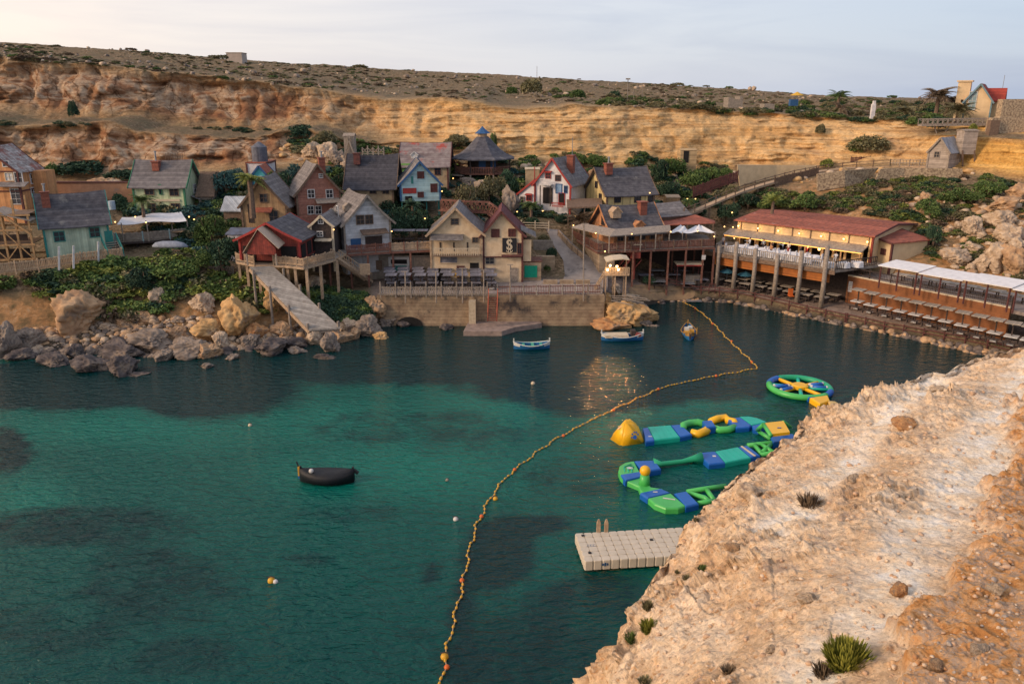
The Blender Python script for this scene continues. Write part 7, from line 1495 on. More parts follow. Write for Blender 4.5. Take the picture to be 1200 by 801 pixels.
# dotted garrigue on the plateau
def plateau_pts(n, seed):
	rs = random.Random(seed); out = []
	while len(out) < n:
		px = rs.uniform(-20, 1200); t = rs.random() ** 1.3
		if fbm(np.array([px / 60]), np.array([t * 5]), np.array([seed * .7]), 1.0, 4, seed)[0] < -.1 + .5 * (rs.random() - .5): continue
		top = np.interp(px, [0, 150, 300, 450, 600, 750, 880, 960, 1200], [50, 58, 72, 80, 88, 97, 104, 112, 117]); bot = np.interp(px, [0, 150, 300, 400, 560, 700, 800, 1000, 1200], [70, 82, 97, 107, 118, 124, 129, 136, 138])
		out.append((px, top + .6 + (bot - top - 1) * t, .5 + 1.3 * rs.random() ** 3))
	return out
scatter('plateau_garrigue', 'dark low garrigue clumps dotted over the rocky plateau', plateau_pts(3200, 9), [0, 0, 2, 2, 1], .3, .85, ['olive', 'green', 'brown'], .5, seed=9)
scatter('plateau_hedge', 'thick bushes on the plateau edge at the right', sample([(820, 131), (900, 128), (980, 117), (1060, 121), (1120, 118), (1158, 130), (1150, 141), (1060, 146), (960, 140), (860, 136)], 330, 10, 20, -.15), [0, 1, 1, 1, 2], .7, 1.7, ['green', 'olive', 'dark'], .8, seed=10)
scatter('plateau_hedge', 'row of bushes on the cliff edge above the centre', sample([(585, 112), (640, 104), (700, 112), (760, 118), (840, 124), (840, 130), (760, 126), (600, 118)], 70, 11, 20, -.05), [0, 1, 1], .7, 1.6, ['green', 'olive'], .8, seed=11)
scatter('ledge_scrub', 'sparse bushes on the ledge halfway up the left cliff', sample([(0, 141), (60, 143), (150, 148), (300, 150), (335, 152), (335, 158), (200, 152), (60, 150), (0, 149)], 34, 12, 30, .05), [0, 1], .5, 1.1, ['olive', 'dark'], .7, seed=12)
# single bushes and trees one can tell apart
for a in [(92, 208, 74, 22, 'dark', 'long dark hedge-like tree behind the garden wall at the left'), (140, 213, 54, 16, 'dark', 'lower dark bush right of the hedge behind the garden wall'),
          (139, 246, 28, 20, 'dark', 'round dark bush right of the cyan cottage roof'), (86, 140, 16, 24, 'dark', 'dark bush in the notch of the left cliff'), (60, 208, 26, 18, 'green', 'bush behind the ochre house annex'),
          (622, 113, 36, 24, 'olive', 'tall feathery grey-green bush on the plateau centre'), (678, 117, 26, 14, 'green', 'green bush left of the cliff-edge ruin'), (720, 115, 16, 10, 'dark', 'small dark round bush behind the ruin'), (600, 112, 18, 12, 'green', 'green clump left of the feathery bush'),
          (1021, 180, 56, 22, 'olive', 'wide dark bush hanging on the right cliff face'), (1004, 181, 24, 20, 'green', 'green left end of the bush on the right cliff face'), (962, 158, 18, 13, 'olive', 'small bush high on the right cliff face'), (970, 197, 24, 11, 'lime', 'bright small bush beside the climbing path'),
          (1098, 153, 26, 18, 'dark', 'dark bush in the gully under the footbridge'), (1070, 148, 20, 12, 'green', 'green bush left of the footbridge'), (1141, 153, 12, 9, 'lime', 'yellow-green tuft below the footbridge end'), (762, 353, 0, 0, None, None),
          (760, 334, 20, 12, 'dark', 'small dark bush on the beach under the tavern deck'), (659, 262, 18, 8, 'dark', 'clipped dark hedge left of the spiky palm'), (623, 265, 22, 11, 'dark', 'dark bush under the palm of the white and red house'), (352, 165, 42, 22, 'dark', 'dark bush on the rock shelf left of the timber hoist'), (380, 168, 36, 16, 'olive', 'olive bush on the rock shelf by the timber hoist'),
          (858, 237, 30, 22, 'olive', 'olive tree beside the lower path steps'), (646, 302, 18, 14, 'dark', 'dark bush beside the annex of the sign house'), (637, 285, 20, 12, 'olive', 'olive bush behind the lean roof of the sign house'), (641, 318, 14, 9, 'green', 'small green bush above the green shutter kiosk'), (1160, 310, 20, 14, 'green', 'bush between the boulders above the white roof'), (1193, 345, 22, 30, 'olive', 'pale dry bush at the right end of the white roof')]:
	if a[4]: bush(a[0], a[1], a[2], a[3], a[4], a[5])
for a in [(266, 232, 48, 190, 'blue', 'round blue-green tree left of the water tank'), (248, 290, 46, 240, 'green', 'broad green tree left of the tin shed'), (262, 322, 54, 270, 'dark', 'dark tree spreading in front of the blue shed'), (240, 318, 40, 284, 'green', 'green tree below the right end of the terrace'),
          (332, 240, 44, 190, 'dark', 'dark tree between the tan house and the pink brick house'), (348, 225, 34, 184, 'blue', 'blue-green tree above the pink brick house'), (320, 225, 26, 194, 'green', 'green tree right of the turquoise hut'), (472, 285, 50, 232, 'dark', 'large dark tree right of the flaking white house'), (497, 285, 36, 236, 'dark', 'dark tree left of the beige balcony house'), (400, 225, 20, 196, 'dark', 'dark tree between the brick house and the dark-roofed house'),
          (545, 262, 42, 205, 'olive', 'grey-green tree below the pavilion'), (573, 240, 40, 198, 'olive', 'rounded grey-green shrub tree right of the pavilion stilts'), (595, 232, 34, 192, 'dark', 'dark tree left of the white and red house'), (537, 175, 36, 152, 'olive', 'olive tree left of the pavilion cupola'), (578, 182, 14, 149, 'green', 'slim green tree behind the pavilion cupola'),
          (686, 232, 34, 196, 'dark', 'dark tree behind the chimney of the white and red house'), (705, 200, 30, 178, 'green', 'green tree above the yellow house'), (680, 195, 24, 176, 'green', 'green tree behind the white and red house'), (773, 215, 28, 182, 'dark', 'dark tree right of the yellow house ridge'), (790, 208, 36, 180, 'green', 'broad green tree left of the cliff shelter'), (812, 225, 46, 192, 'green', 'green tree in front of the cliff shelter'), (836, 215, 34, 190, 'green', 'green tree at the top of the lower path'),
          (785, 235, 30, 205, 'dark', 'dark tree right of the yellow house wall'), (850, 262, 34, 232, 'dark', 'dark tree at the left end of the restaurant roof'), (876, 246, 30, 222, 'dark', 'dark tree behind the restaurant roof'), (904, 248, 34, 218, 'green', 'green tree behind the middle of the restaurant'), (942, 250, 40, 222, 'green', 'wide green tree behind the restaurant ridge'),
          (1092, 292, 20, 256, 'dark', 'dark tree right of the red-roofed annex'), (1086, 255, 40, 226, 'green', 'bushy green tree above the annex'), (1125, 240, 44, 214, 'green', 'spreading green tree on the right slope'), (1158, 232, 40, 208, 'green', 'green tree below the right yellow cliff'), (205, 330, 60, 296, 'green', 'green tree on the bank below the covered boat'), (170, 340, 54, 305, 'dark', 'dark tree on the bank left of the covered boat'), (455, 250, 30, 228, 'dark', 'dark tree under the dark-roofed house')]:
	tree(a[0], a[1], a[2], a[3], a[4], a[5])
def palm(px, py, Y, hgt, n, fl, label, kind='green', droop=1.0, trunk=.2):
	p = P(px, py, Y) if Y else hit(px, py); r = empty('palm_tree', p, 0, label, 'palm tree'); rs = random.Random(int(px))
	m = MB(); m.tube([(0, 0, -.6), (.05, 0, hgt * .5), (0, 0, hgt)], [trunk * 1.2, trunk, trunk * .9], 8); m.build('trunk', M_BROWN, r)
	Vs = []; T = []
	for i in range(n):
		a = 2.4 * i; el = rs.uniform(-.2, 1.15); L_ = fl * rs.uniform(.8, 1.1); pr = []
		for k in range(9):
			t = k / 8; e2 = el - droop * t * t * 1.3; x = L_ * t * math.cos(el * (1 - t * .5)); z = L_ * (math.sin(el) * t - droop * .55 * t * t); pr.append(Vector((x * math.cos(a), x * math.sin(a), z)))
		sd = Vector((-math.sin(a), math.cos(a), 0))
		for k in range(1, 9):
			b_ = pr[k - 1]; c_ = pr[k]; w = fl * .26 * (1 - (k / 9) ** 2) + .06
			for s in (-1, 1):
				for q in (0, .5): bb = b_.lerp(c_, q); Vs += [bb, bb + (c_ - b_) * .32, bb + (c_ - b_) * 1.1 + sd * s * w + Vector((0, 0, -w * .35)), bb + (c_ - b_) * .95 + sd * s * w + Vector((0, 0, -w * .4))]; T += [rs.random()] * 4
	V = np.array([(v.x, v.y, v.z + hgt) for v in Vs]); link('fronds', np_mesh('fronds', V, np.arange(len(V)).reshape(-1, 4), LM[kind], False, {'tone': np.array(T)}), r)
palm(168, 250, 104, 1.8, 22, 2.0, 'palm with arching green fronds in front of the green house', 'green')
palm(296, 250, 102, 4.4, 30, 2.1, 'yellowish shaggy palm against the left side of the tan house', 'lime', trunk=.35)
palm(622, 262, 112, 2.6, 22, 1.7, 'dark green palm in front of the white and red house', 'green')
palm(679, 268, 110.5, 1.3, 26, 2.2, 'spiky grey-brown palm at the top of the ramp road', 'brown', .6)
palm(484, 262, 107, 2.6, 20, 1.7, 'dark palm under the blue house', 'dark')
palm(1096, 138, 148, 3.9, 40, 3.3, 'large brownish palm left of the hilltop villa', 'brown', .9, .35); palm(1122, 140, 143, 1.6, 38, 3.0, 'low drooping palm right in front of the villa tower', 'olive', .9, .4); palm(1108, 138, 150, 3.0, 22, 2.8, 'second brown palm beside the villa tower', 'brown', .9, .3)
palm(982, 122, 165, 1.6, 20, 2.8, 'green palm on the plateau left of the white pillar', 'green', .9, .3); palm(985, 130, 160, .8, 20, 2.4, 'dry palm below the green plateau palm', 'brown'); palm(905, 245, 107.5, 1.2, 18, 1.6, 'small pale agave-like palm behind the restaurant ridge', 'lime', .5); palm(807, 246, 117, 1.2, 18, 1.4, 'small palm beside the tan cabin', 'green'); palm(1060, 133, 155, .5, 22, 2.6, 'fan palm clump in the plateau hedge', 'olive')
# ------------------------------------------------------------------ rocks
def rock_arr(seed, sub=4, rough=.62, facet=.35):
	bm = bmesh.new(); bmesh.ops.create_icosphere(bm, subdivisions=sub, radius=1); V = np.array([v.co[:] for v in bm.verts]); F = np.array([[v.index for v in f.verts] for f in bm.faces]); bm.free()
	rs = np.random.RandomState(seed); x, y, z = V.T
	c = np.full(len(V), 9.0)
	for k in range(14):
		n = rs.normal(size=3); n /= np.linalg.norm(n); dd = rs.uniform(.62, .95); pr = V @ n; c = np.minimum(c, np.where(pr > .05, dd / np.maximum(pr, .05), 9))
	r = np.minimum(1.0, c); r = r * (1 - facet) + r * facet * r
	r = r * (1 + rough * .5 * fbm(x, y, z, 1.5, 4, seed) + rough * .34 * fbm(x, y, z, 4.5, 3, seed + 3, ridged=True))
	return V * r[:, None], F
def rock_mat(key, a, b_, c, wet=False):
	m = mat(key, a, b_, scale=1.1, detail=8, contrast=(.40, .58), stain=(*c, .52, .9), bump=1.0, bscale=6, bdist=.08, rough=.95, spec=.15); return m
RM = {'tan': rock_mat('rock_tan', (0.50, 0.33, 0.19), (0.32, 0.20, 0.12), (0.26, 0.20, 0.15)), 'grey': rock_mat('rock_grey', (0.32, 0.26, 0.21), (0.17, 0.135, 0.11), (0.12, 0.10, 0.09)), 'dark': rock_mat('rock_wet_dark', (0.15, 0.125, 0.115), (0.07, 0.06, 0.06), (0.22, 0.17, 0.13)),
      'orange': rock_mat('rock_orange', (0.52, 0.28, 0.12), (0.34, 0.17, 0.08), (0.30, 0.21, 0.15)), 'pale': rock_mat('rock_pale', (0.55, 0.43, 0.31), (0.36, 0.27, 0.19), (0.24, 0.18, 0.14)), 'yellow': rock_mat('rock_yellow', (0.58, 0.38, 0.18), (0.42, 0.25, 0.11), (0.28, 0.20, 0.13))}
_rm = {}
def boulder(px, py, w, hgt, kind, label, Y=None, seed=None, group=None, sub=5, zmin=-.3):
	"""(px, py) photo centre of the rock, w x hgt in photo px"""
	seed = seed if seed is not None else random.randrange(7); k = (seed, kind, sub)
	if k not in _rm: V, F = rock_arr(seed + 11, sub); _rm[k] = np_mesh('boulder', V, F, RM[kind], True)
	p = hit(px, py + hgt * .45)
	if Y is not None: p = P(px, py + hgt * .45, Y)
	elif p.z < zmin: p = PZ(px, py + hgt * .45, zmin)
	s = PPM(p.y, py); rx = w / s / 2 * 1.08; rz_ = hgt / s / 2 * 1.12; ry = (rx + rz_) / 2
	o = link('boulder', _rm[k], None, (p.x, p.y + ry * .45, p.z + rz_ * .72)); o.scale = (rx, ry, rz_); o.rotation_euler = (random.uniform(-.25, .25), random.uniform(-.2, .2), random.uniform(-.5, .5)); tag(o, label, 'boulder', group); return o
BL = [(88, 367, 62, 50, 'tan', 'huge tan boulder with a split top left of the shore scrub'), (279, 372, 40, 46, 'yellow', 'large rounded yellow boulder left of the pier ramp'), (243, 389, 40, 24, 'yellow', 'smooth yellow boulder left of the large rounded one'), (238, 355, 28, 25, 'pale', 'pale angular rock in the orange bank'),
      (204, 392, 30, 18, 'tan', 'flat tan boulder on the middle of the left shore'), (222, 410, 44, 26, 'grey', 'knobbly grey rock at the water below the flat tan boulder'), (8, 400, 22, 44, 'grey', 'grey rock cut by the left edge of the photo'), (33, 398, 28, 26, 'grey', 'round grey rock second from the left edge'), (22, 418, 34, 14, 'dark', 'low dark rock at the waterline far left'),
      (61, 424, 38, 16, 'dark', 'low wet rock left of the dark pair on the left shore'), (88, 414, 20, 18, 'dark', 'small black rock behind the wet low ones'), (106, 428, 38, 22, 'dark', 'dark angular rock reaching into the water at the left'), (143, 430, 32, 28, 'dark', 'pointed black rock standing in the water'), (141, 412, 44, 22, 'dark', 'dark broken rock behind the pointed black one'), (119, 430, 22, 14, 'dark', 'small dark rock left of the pointed black one'),
      (175, 402, 52, 26, 'grey', 'long sloping grey rock slab on the left shore'), (191, 418, 24, 16, 'grey', 'grey rock at the water right of the slab'), (243, 412, 24, 22, 'tan', 'tan rock at the water under the smooth yellow boulder'), (258, 400, 18, 20, 'pale', 'pale small rock right of the smooth yellow boulder'), (242, 430, 16, 9, 'grey', 'small flat rock alone in the water'), (271, 420, 18, 9, 'grey', 'small grey rock at the waterline left of the pier foot'),
      (302, 388, 22, 18, 'orange', 'orange rock beside the large rounded boulder'), (292, 400, 24, 18, 'grey', 'grey rock below the orange one'), (316, 408, 42, 22, 'dark', 'dark wet rock mass below the pier ramp'), (330, 387, 26, 16, 'tan', 'tan rock under the pier ramp'), (345, 404, 30, 14, 'dark', 'dark flat rock at the pier foot'), (349, 412, 20, 10, 'grey', 'grey flat rock in the water below the pier'), (369, 398, 22, 18, 'pale', 'pale rock right below the pier end'),
      (386, 404, 22, 24, 'grey', 'grey knobbly rock right of the pier end'), (397, 396, 30, 18, 'tan', 'tan rock with flat top right of the pier end'), (410, 382, 22, 18, 'pale', 'pale rock above the water right of the pier'), (415, 392, 18, 16, 'tan', 'small tan rock between larger ones right of the pier'), (432, 385, 28, 26, 'grey', 'split grey rock midway to the quay'), (445, 395, 18, 10, 'yellow', 'small yellow rock at the waterline near the quay'), (438, 360, 26, 22, 'tan', 'reddish tan rock below the quay corner'), (452, 378, 22, 14, 'grey', 'grey rock at the quay corner'), (463, 375, 18, 12, 'grey', 'grey rock just left of the quay arch'), (475, 381, 20, 9, 'dark', 'low dark rock in front of the quay arch'),
      (323, 352, 22, 34, 'yellow', 'tall yellow rock behind the pier ramp'), (368, 332, 22, 18, 'pale', 'pale rock under the boathouse deck'), (168, 372, 20, 14, 'tan', 'tan rock in front of the bank scrub'), (186, 350, 22, 22, 'pale', 'pale rock in the orange bank left of the angular one'), (144, 380, 22, 12, 'tan', 'small tan rock on the pebble beach'), (126, 384, 20, 10, 'pale', 'small pale rock on the pebble beach'),
      (524, 385, 20, 8, 'dark', 'low rock at the waterline left of the jetty'), (380, 420, 26, 8, 'dark', 'flat rock awash right of the pier foot'), (160, 440, 24, 7, 'dark', 'brown rock just under the surface at the left'), (620, 384, 14, 5, 'grey', 'flat stone off the jetty tip'), (690, 377, 14, 8, 'dark', 'dark rock left of the yellow headland rock'),
      (728, 369, 52, 34, 'yellow', 'big yellow headland rock under the lookout'), (708, 362, 26, 30, 'yellow', 'upright yellow rock at the quay end'), (716, 382, 40, 14, 'orange', 'undercut orange foot of the yellow headland rock'), (750, 371, 44, 26, 'yellow', 'sloping right half of the yellow headland rock'), (755, 380, 22, 9, 'grey', 'grey flat ledge rock behind the blue boat'), (735, 350, 34, 10, 'pale', 'pale broken slab on top of the headland rock'), (722, 338, 12, 12, 'pale', 'small pale rock below the lookout'), (745, 360, 30, 12, 'grey', 'grey jagged rock right side of the headland'), (766, 383, 12, 5, 'grey', 'small flat rock at the headland tip'),
      (1123, 301, 34, 20, 'pale', 'large pale boulder above the white roof'), (1142, 291, 22, 10, 'pale', 'flat pale boulder right of the large one'), (1141, 266, 22, 22, 'pale', 'upright pale rock on the right slope'), (1176, 258, 34, 24, 'pale', 'broken pale boulder high on the right slope'), (1186, 276, 30, 26, 'pale', 'pale boulder under the high broken one'), (1168, 302, 34, 32, 'pale', 'tall split boulder near the right edge'), (1190, 305, 32, 36, 'tan', 'large tan rock face at the right edge'), (1152, 308, 18, 20, 'pale', 'small pale rock left of the split boulder'), (1140, 313, 12, 8, 'pale', 'small flat rock above the white roof'), (1196, 288, 20, 18, 'pale', 'pale rock cut by the right edge'), (1125, 264, 12, 9, 'pale', 'small pale rock on the right slope scrub'), (1086, 231, 14, 12, 'tan', 'tan rock in the scrub above the annex'), (1180, 240, 40, 18, 'tan', 'broad tan rock below the right yellow cliff'), (1195, 225, 30, 20, 'tan', 'tan rock at the foot of the yellow cliff by the right edge'),
      (366, 176, 22, 20, 'pale', 'pale upright rock left of the timber hoist'), (383, 180, 24, 24, 'pale', 'pale rock outcrop behind the pink brick house'), (396, 186, 18, 22, 'grey', 'grey rock outcrop under the timber hoist'), (408, 190, 18, 20, 'pale', 'pale rock under the hoist tower'), (598, 238, 22, 36, 'grey', 'grey rock outcrop left of the white and red house'), (564, 222, 18, 20, 'pale', 'pale rock under the pavilion'), (115, 217, 40, 14, 'tan', 'heap-like tan rock behind the garden wall'), (133, 218, 20, 14, 'pale', 'pale rock at the right end of the garden wall'), (700, 205, 20, 10, 'tan', 'tan rock above the yellow house roof'), (548, 215, 22, 12, 'grey', 'grey rock under the pavilion stilts')]
for b_ in BL: boulder(*b_)
# loose stones along the shore, one mesh
def stones(name, label, pts, smin, smax, mats_, fn=hit, seed=2, zmin=None):
	rs = random.Random(seed); base = [rock_arr(60 + i, 2, .3) for i in range(4)]; Vs, Fs, Ms, off = [], [], [], 0
	for (px, py, sc) in pts:
		p = fn(px, py)
		if p is None or (zmin is not None and p.z < zmin): continue
		V, F = base[rs.randrange(4)]; s = smin + (smax - smin) * rs.random() ** 2.2; s *= sc; W_ = V * np.array([s * rs.uniform(.8, 1.4), s, s * rs.uniform(.5, .9)]); a = rs.uniform(0, 6.28); W_ = np.stack([W_[:, 0] * math.cos(a) - W_[:, 1] * math.sin(a), W_[:, 0] * math.sin(a) + W_[:, 1] * math.cos(a), W_[:, 2]], 1) + np.array([p.x, p.y, p.z + s * .15])
		Vs.append(W_); Fs.append(F + off); Ms.append(np.full(len(F), rs.randrange(len(mats_)))); off += len(V)
	return tag(link(name, np_mesh(name, np.concatenate(Vs), np.concatenate(Fs), mats_, True, None, np.concatenate(Ms))), label, kind='stuff')
stones('shore_rubble', 'pale pebbles and broken stones along the left shore', sample([(-20, 395), (60, 385), (110, 378), (180, 372), (240, 372), (300, 385), (345, 380), (400, 378), (455, 372), (462, 388), (400, 402), (330, 405), (260, 415), (180, 415), (100, 408), (-20, 418)], 1500, 21), .10, .62, [RM['pale'], RM['tan'], RM['grey']])
stones('waterline_rubble', 'dark wet stones at the waterline of the left shore', sample([(-20, 412), (100, 408), (200, 412), (330, 404), (460, 385), (475, 388), (400, 408), (300, 420), (180, 430), (60, 428), (-20, 426)], 420, 22), .15, .8, [RM['dark'], RM['dark'], RM['grey']])
stones('walkway_foot_rubble', 'brown stones along the waterline below the right walkway', sample([(770, 353), (840, 350), (900, 362), (1000, 380), (1100, 400), (1200, 418), (1200, 428), (1100, 409), (1000, 389), (900, 372), (840, 357), (770, 358)], 620, 23), .12, .6, [RM['grey'], RM['tan'], RM['dark']])
stones('slope_rubble', 'pale stones strewn over the right slope', sample([(1050, 230), (1200, 225), (1200, 330), (1120, 318), (1090, 280)], 420, 24), .12, .75, [RM['pale'], RM['tan']])
stones('cliff_foot_rubble', 'fallen pale rock at the foot of the cliffs', sample([(330, 170), (480, 182), (600, 192), (700, 198), (860, 200), (1100, 200), (1150, 200), (1130, 212), (900, 215), (700, 208), (480, 195), (330, 188)], 330, 25), .15, .9, [RM['pale'], RM['yellow']])
stones('plateau_rubble', 'pale loose rock over the plateau', plateau_pts(900, 26), .2, .6, [RM['pale'], RM['grey']])
# driftwood planks on the headland rock
r = empty('plank_heap', PZ(728, 352, 2.9), 0, 'heap of grey planks lying on the yellow headland rock', 'planks'); m = MB(); rs = random.Random(3)
for i in range(9): a = Vector((rs.uniform(-1.4, .8), rs.uniform(-.6, .8), .1 + i * .06)); m.beam(a, a + Vector((rs.uniform(1.4, 2.8), rs.uniform(-.9, .2), rs.uniform(-.6, .1))), .2, .06)
m.build('plank', M_GREYWOOD, r)
# dead twiggy tree at the quay corner
p = PZ(462, 374, .3); r = empty('bare_tree', p, 0, 'bare grey twiggy tree under the left quay corner', 'tree'); m = MB(); rs = random.Random(5); m.tube([(0, 0, -.5), (.1, 0, 1.2), (0, 0, 2.3)], [.12, .09, .04], 6)
for i in range(12): a = rs.uniform(0, 6.28); z = rs.uniform(.7, 2.2); m.tube([(0, 0, z), (math.cos(a) * .5, math.sin(a) * .5, z + .5), (math.cos(a) * .9, math.sin(a) * .9, z + .7)], [.05, .035, .015], 5)
m.build('branches', M_GREYWOOD, r)
# ------------------------------------------------------------------ on the near headland
def tuft(px, py, w, hgt, kind, label, n=240, name='shrub', cat='shrub', up=.9):
	p, nn = hitf(px, py)
	if p is None: return
	s = FPX / (p - ORG).dot(Vector((0, CP, -SP))); rw = w / s / 2; rh = hgt / s; rs = np.random.RandomState(int(px)); Vs = []; T = []
	for i in range(n):
		a = rs.uniform(0, 6.28); q = rs.uniform(0, 1) ** .6; b0 = np.array([math.cos(a) * q * rw * .55, math.sin(a) * q * rw * .55, 0]); tip = np.array([math.cos(a) * q * rw * 1.0, math.sin(a) * q * rw * 1.0, rh * rs.uniform(.45, 1.0) * (1 - .35 * q) * up]) + rs.normal(scale=.06 * rw, size=3)
		tip[2] = max(tip[2], .02); sd = np.array([-math.sin(a + rs.uniform(-1, 1)), math.cos(a), rs.uniform(-.3, .3)]) * rw * rs.uniform(.03, .06); mid = (b0 + tip) / 2 + np.array([0, 0, rh * .08])
		Vs += [b0 - sd * .6, b0 + sd * .6, mid + sd, mid - sd, mid - sd, mid + sd, tip + sd * .25, tip - sd * .25]; t = rs.uniform(0, 1); T += [t * .5] * 4 + [min(1, t * .6 + .4)] * 4
	V = np.array(Vs); o = link(name, np_mesh(name, V, np.arange(len(V)).reshape(-1, 4), LM[kind], False, {'tone': np.array(T)}), None, p - Vector((0, 0, rh * .12))); tag(o, label, cat); return o
LM['fresh'] = leaf_mat('leaf_fresh', (0.06, 0.07, 0.012), (0.19, 0.20, 0.03), (0.34, 0.33, 0.06))
tuft(991, 780, 58, 52, 'fresh', 'bright yellow-green spiky shrub near the bottom of the rock slope', 1500)
tuft(966, 790, 34, 22, 'brown', 'dry brown grass beside the bright spiky shrub', 260)
tuft(760, 738, 26, 22, 'fresh', 'olive green shrub at the lower left of the rock slope', 420); tuft(740, 750, 20, 18, 'green', 'small green shrub left of the olive green one', 300); tuft(759, 712, 18, 16, 'olive', 'olive tuft just above the olive green shrub', 220)
tuft(805, 679, 14, 9, 'olive', 'small round olive shrub midway up the slope edge', 260); tuft(824, 668, 16, 11, 'green', 'small green shrub right of the round olive one', 280); tuft(794, 671, 9, 6, 'olive', 'tiny tuft left of the round olive shrub', 120)
tuft(949, 592, 34, 22, 'brown', 'dry brown twiggy tuft in the middle of the slope', 320); tuft(816, 610, 10, 9, 'olive', 'tuft on the slope edge above the pontoon', 120); tuft(855, 788, 26, 12, 'brown', 'dry brown tuft at the bottom edge', 240); tuft(756, 799, 22, 10, 'olive', 'dry tuft in the bottom left corner of the slope', 200)
def hf(px, py): return hitf(px, py)[0]
head = [(700, 801), (720, 715), (800, 635), (900, 530), (1000, 470), (1200, 410), (1200, 801)]
gm = [mat('pebble_pink', (0.58, 0.40, 0.27), (0.42, 0.27, 0.17), scale=6, bump=.6), mat('pebble_cream', (0.66, 0.52, 0.38), (0.50, 0.38, 0.27), scale=6, bump=.6), mat('pebble_orange', (0.52, 0.27, 0.12), (0.36, 0.19, 0.09), scale=6, bump=.6), mat('pebble_grey', (0.40, 0.34, 0.29), (0.27, 0.22, 0.18), scale=6, bump=.6)]
def dscale(pts): 
	out = []
	for (x, y, s) in pts:
		q = hf(x, y)
		if q is not None: out.append((x, y, min(1, (q - ORG).length / 26)))
	return out
stones('slope_gravel', 'loose pink and cream gravel over the near rock slope', dscale(sample(head, 1000, 31)), .015, .10, [gm[0], gm[1], gm[1], gm[0]], hf, 31)
stones('slope_gravel', 'broken orange and grey rubble on the ledge at the lower right', dscale(sample([(1110, 690), (1125, 640), (1160, 570), (1200, 520), (1200, 801), (1060, 801), (1040, 760)], 200, 32)), .02, .10, [gm[2], gm[3], gm[1]], hf, 32)
for i, (px, py, w, hgt, k, lab) in enumerate([(1062, 497, 34, 10, 'orange', 'flat reddish slab resting on the upper slope'), (1058, 690, 26, 18, 'orange', 'loose orange block on the chalk streak'), (930, 502, 18, 14, 'pale', 'pale block on the crest of the slope'), (880, 575, 32, 22, 'pale', 'large pale stone near the slope edge'), (948, 700, 22, 14, 'pale', 'pale brown stone in the middle of the slope'), (905, 760, 16, 10, 'pale', 'pale stone low on the slope'), (1000, 560, 18, 10, 'pale', 'pale stone beside the upper chalk streak'), (1100, 455, 20, 9, 'pale', 'pale flat stone high on the slope'), (860, 640, 20, 14, 'tan', 'tan stone above the small green shrubs'), (1150, 760, 26, 12, 'pale', 'pale stone in the lower right corner'), (1100, 780, 24, 14, 'tan', 'tan slab on the orange ledge'), (1170, 690, 26, 16, 'pale', 'pale block on the orange ledge higher up')]):
	p = hf(px, py + hgt * .4); 
	if p is None: continue
	s = FPX / (p - ORG).dot(Vector((0, CP, -SP))); kk = (i % 7, k, 4)
	if kk not in _rm: V, F = rock_arr(i % 7 + 11, 4); _rm[kk] = np_mesh('boulder', V, F, RM[k], True)
	o = link('loose_stone', _rm[kk], None, (p.x, p.y + w / s * .2, p.z + hgt / s * .15)); o.scale = (w / s / 2, w / s / 2.6, hgt / s / 2); o.rotation_euler = (R(20), 0, i * .7); tag(o, lab, 'stone')
# ------------------------------------------------------------------ boats
def hull_rings(L, Wd, H, sheer=.35, n=13):
	rings = []; inner = []
	for i in range(n):
		t = i / (n - 1); x = -L / 2 + L * t; s = math.sin(math.pi * (0.03 + .94 * t)) ** .8; w = Wd / 2 * s; zt = H * (.62 + sheer * (2 * t - 1) ** 2 * 1.4); kb = -.25 + .28 * abs(2 * t - 1) ** 3
		rings.append([(x, -w, zt), (x, -w * .93, zt * .55), (x, -w * .6, kb * .4), (x, 0, kb), (x, w * .6, kb * .4), (x, w * .93, zt * .55), (x, w, zt), (x, w * .88, zt), (x, w * .8, .16), (x, 0, .12), (x, -w * .8, .16), (x, -w * .88, zt)])
	return rings
def boat(name, label, px, py, L, Wd, H, rz, mats_, extra=None):
	p = PZ(px, py, 0); r = empty(name, (p.x, p.y, 0.0), rz, label, 'boat'); m = MB(); m.loft(hull_rings(L, Wd, H)); o = m.build('hull', mats_, r, smooth=False)
	for f in o.data.polygons:
		c = f.center; up = abs(f.normal.z) > .35 and c.z > .05 and abs(c.y) < Wd * .43 * 1.0; f.material_index = 2 if (c.z > .1 and f.normal.z > .5) else (1 if c.z > H * .66 else 0)
	m = MB(); R_ = hull_rings(L * 1.01, Wd * 1.03, H); m.tube([Vector(q[0]) + Vector((0, 0, .02)) for q in R_] + [Vector(q[6]) + Vector((0, 0, .02)) for q in R_[::-1]], .05, 6, close=True); m.build('gunwale', mats_[1], r)
	for x in (-L / 2, L / 2): MB().box((x * .99, 0, H * .62 + H * .5 + .12), (.12, .12, .5)).build('stem_post', mats_[1], r)
	return r
bb, bw = mat('boat_blue', (0.02, 0.13, 0.33), rough=.5, scale=5), mat('boat_white', (0.62, 0.62, 0.58), rough=.5, scale=5); bg = mat('boat_green', (0.07, 0.36, 0.25), rough=.6, scale=5); by = mat('boat_yellow', (0.55, 0.30, 0.05), rough=.6, scale=5); br = mat('boat_red', (0.34, 0.06, 0.04), rough=.6, scale=5)
o = boat('rowing_boat', 'blue and white rowing boat with green thwarts, left of the three moored boats', 623, 408, 3.9, 1.5, .7, R(4), [bb, bw, bg])
for x in (-.9, .1, 1.0): MB().box((x, 0, .42), (.3, 1.2, .06)).build('thwart', bg, o)
o = boat('fishing_boat', 'blue boat with a white deck and cushions below the yellow headland rock', 729, 398, 4.7, 1.7, .75, R(2), [bb, bw, bw])
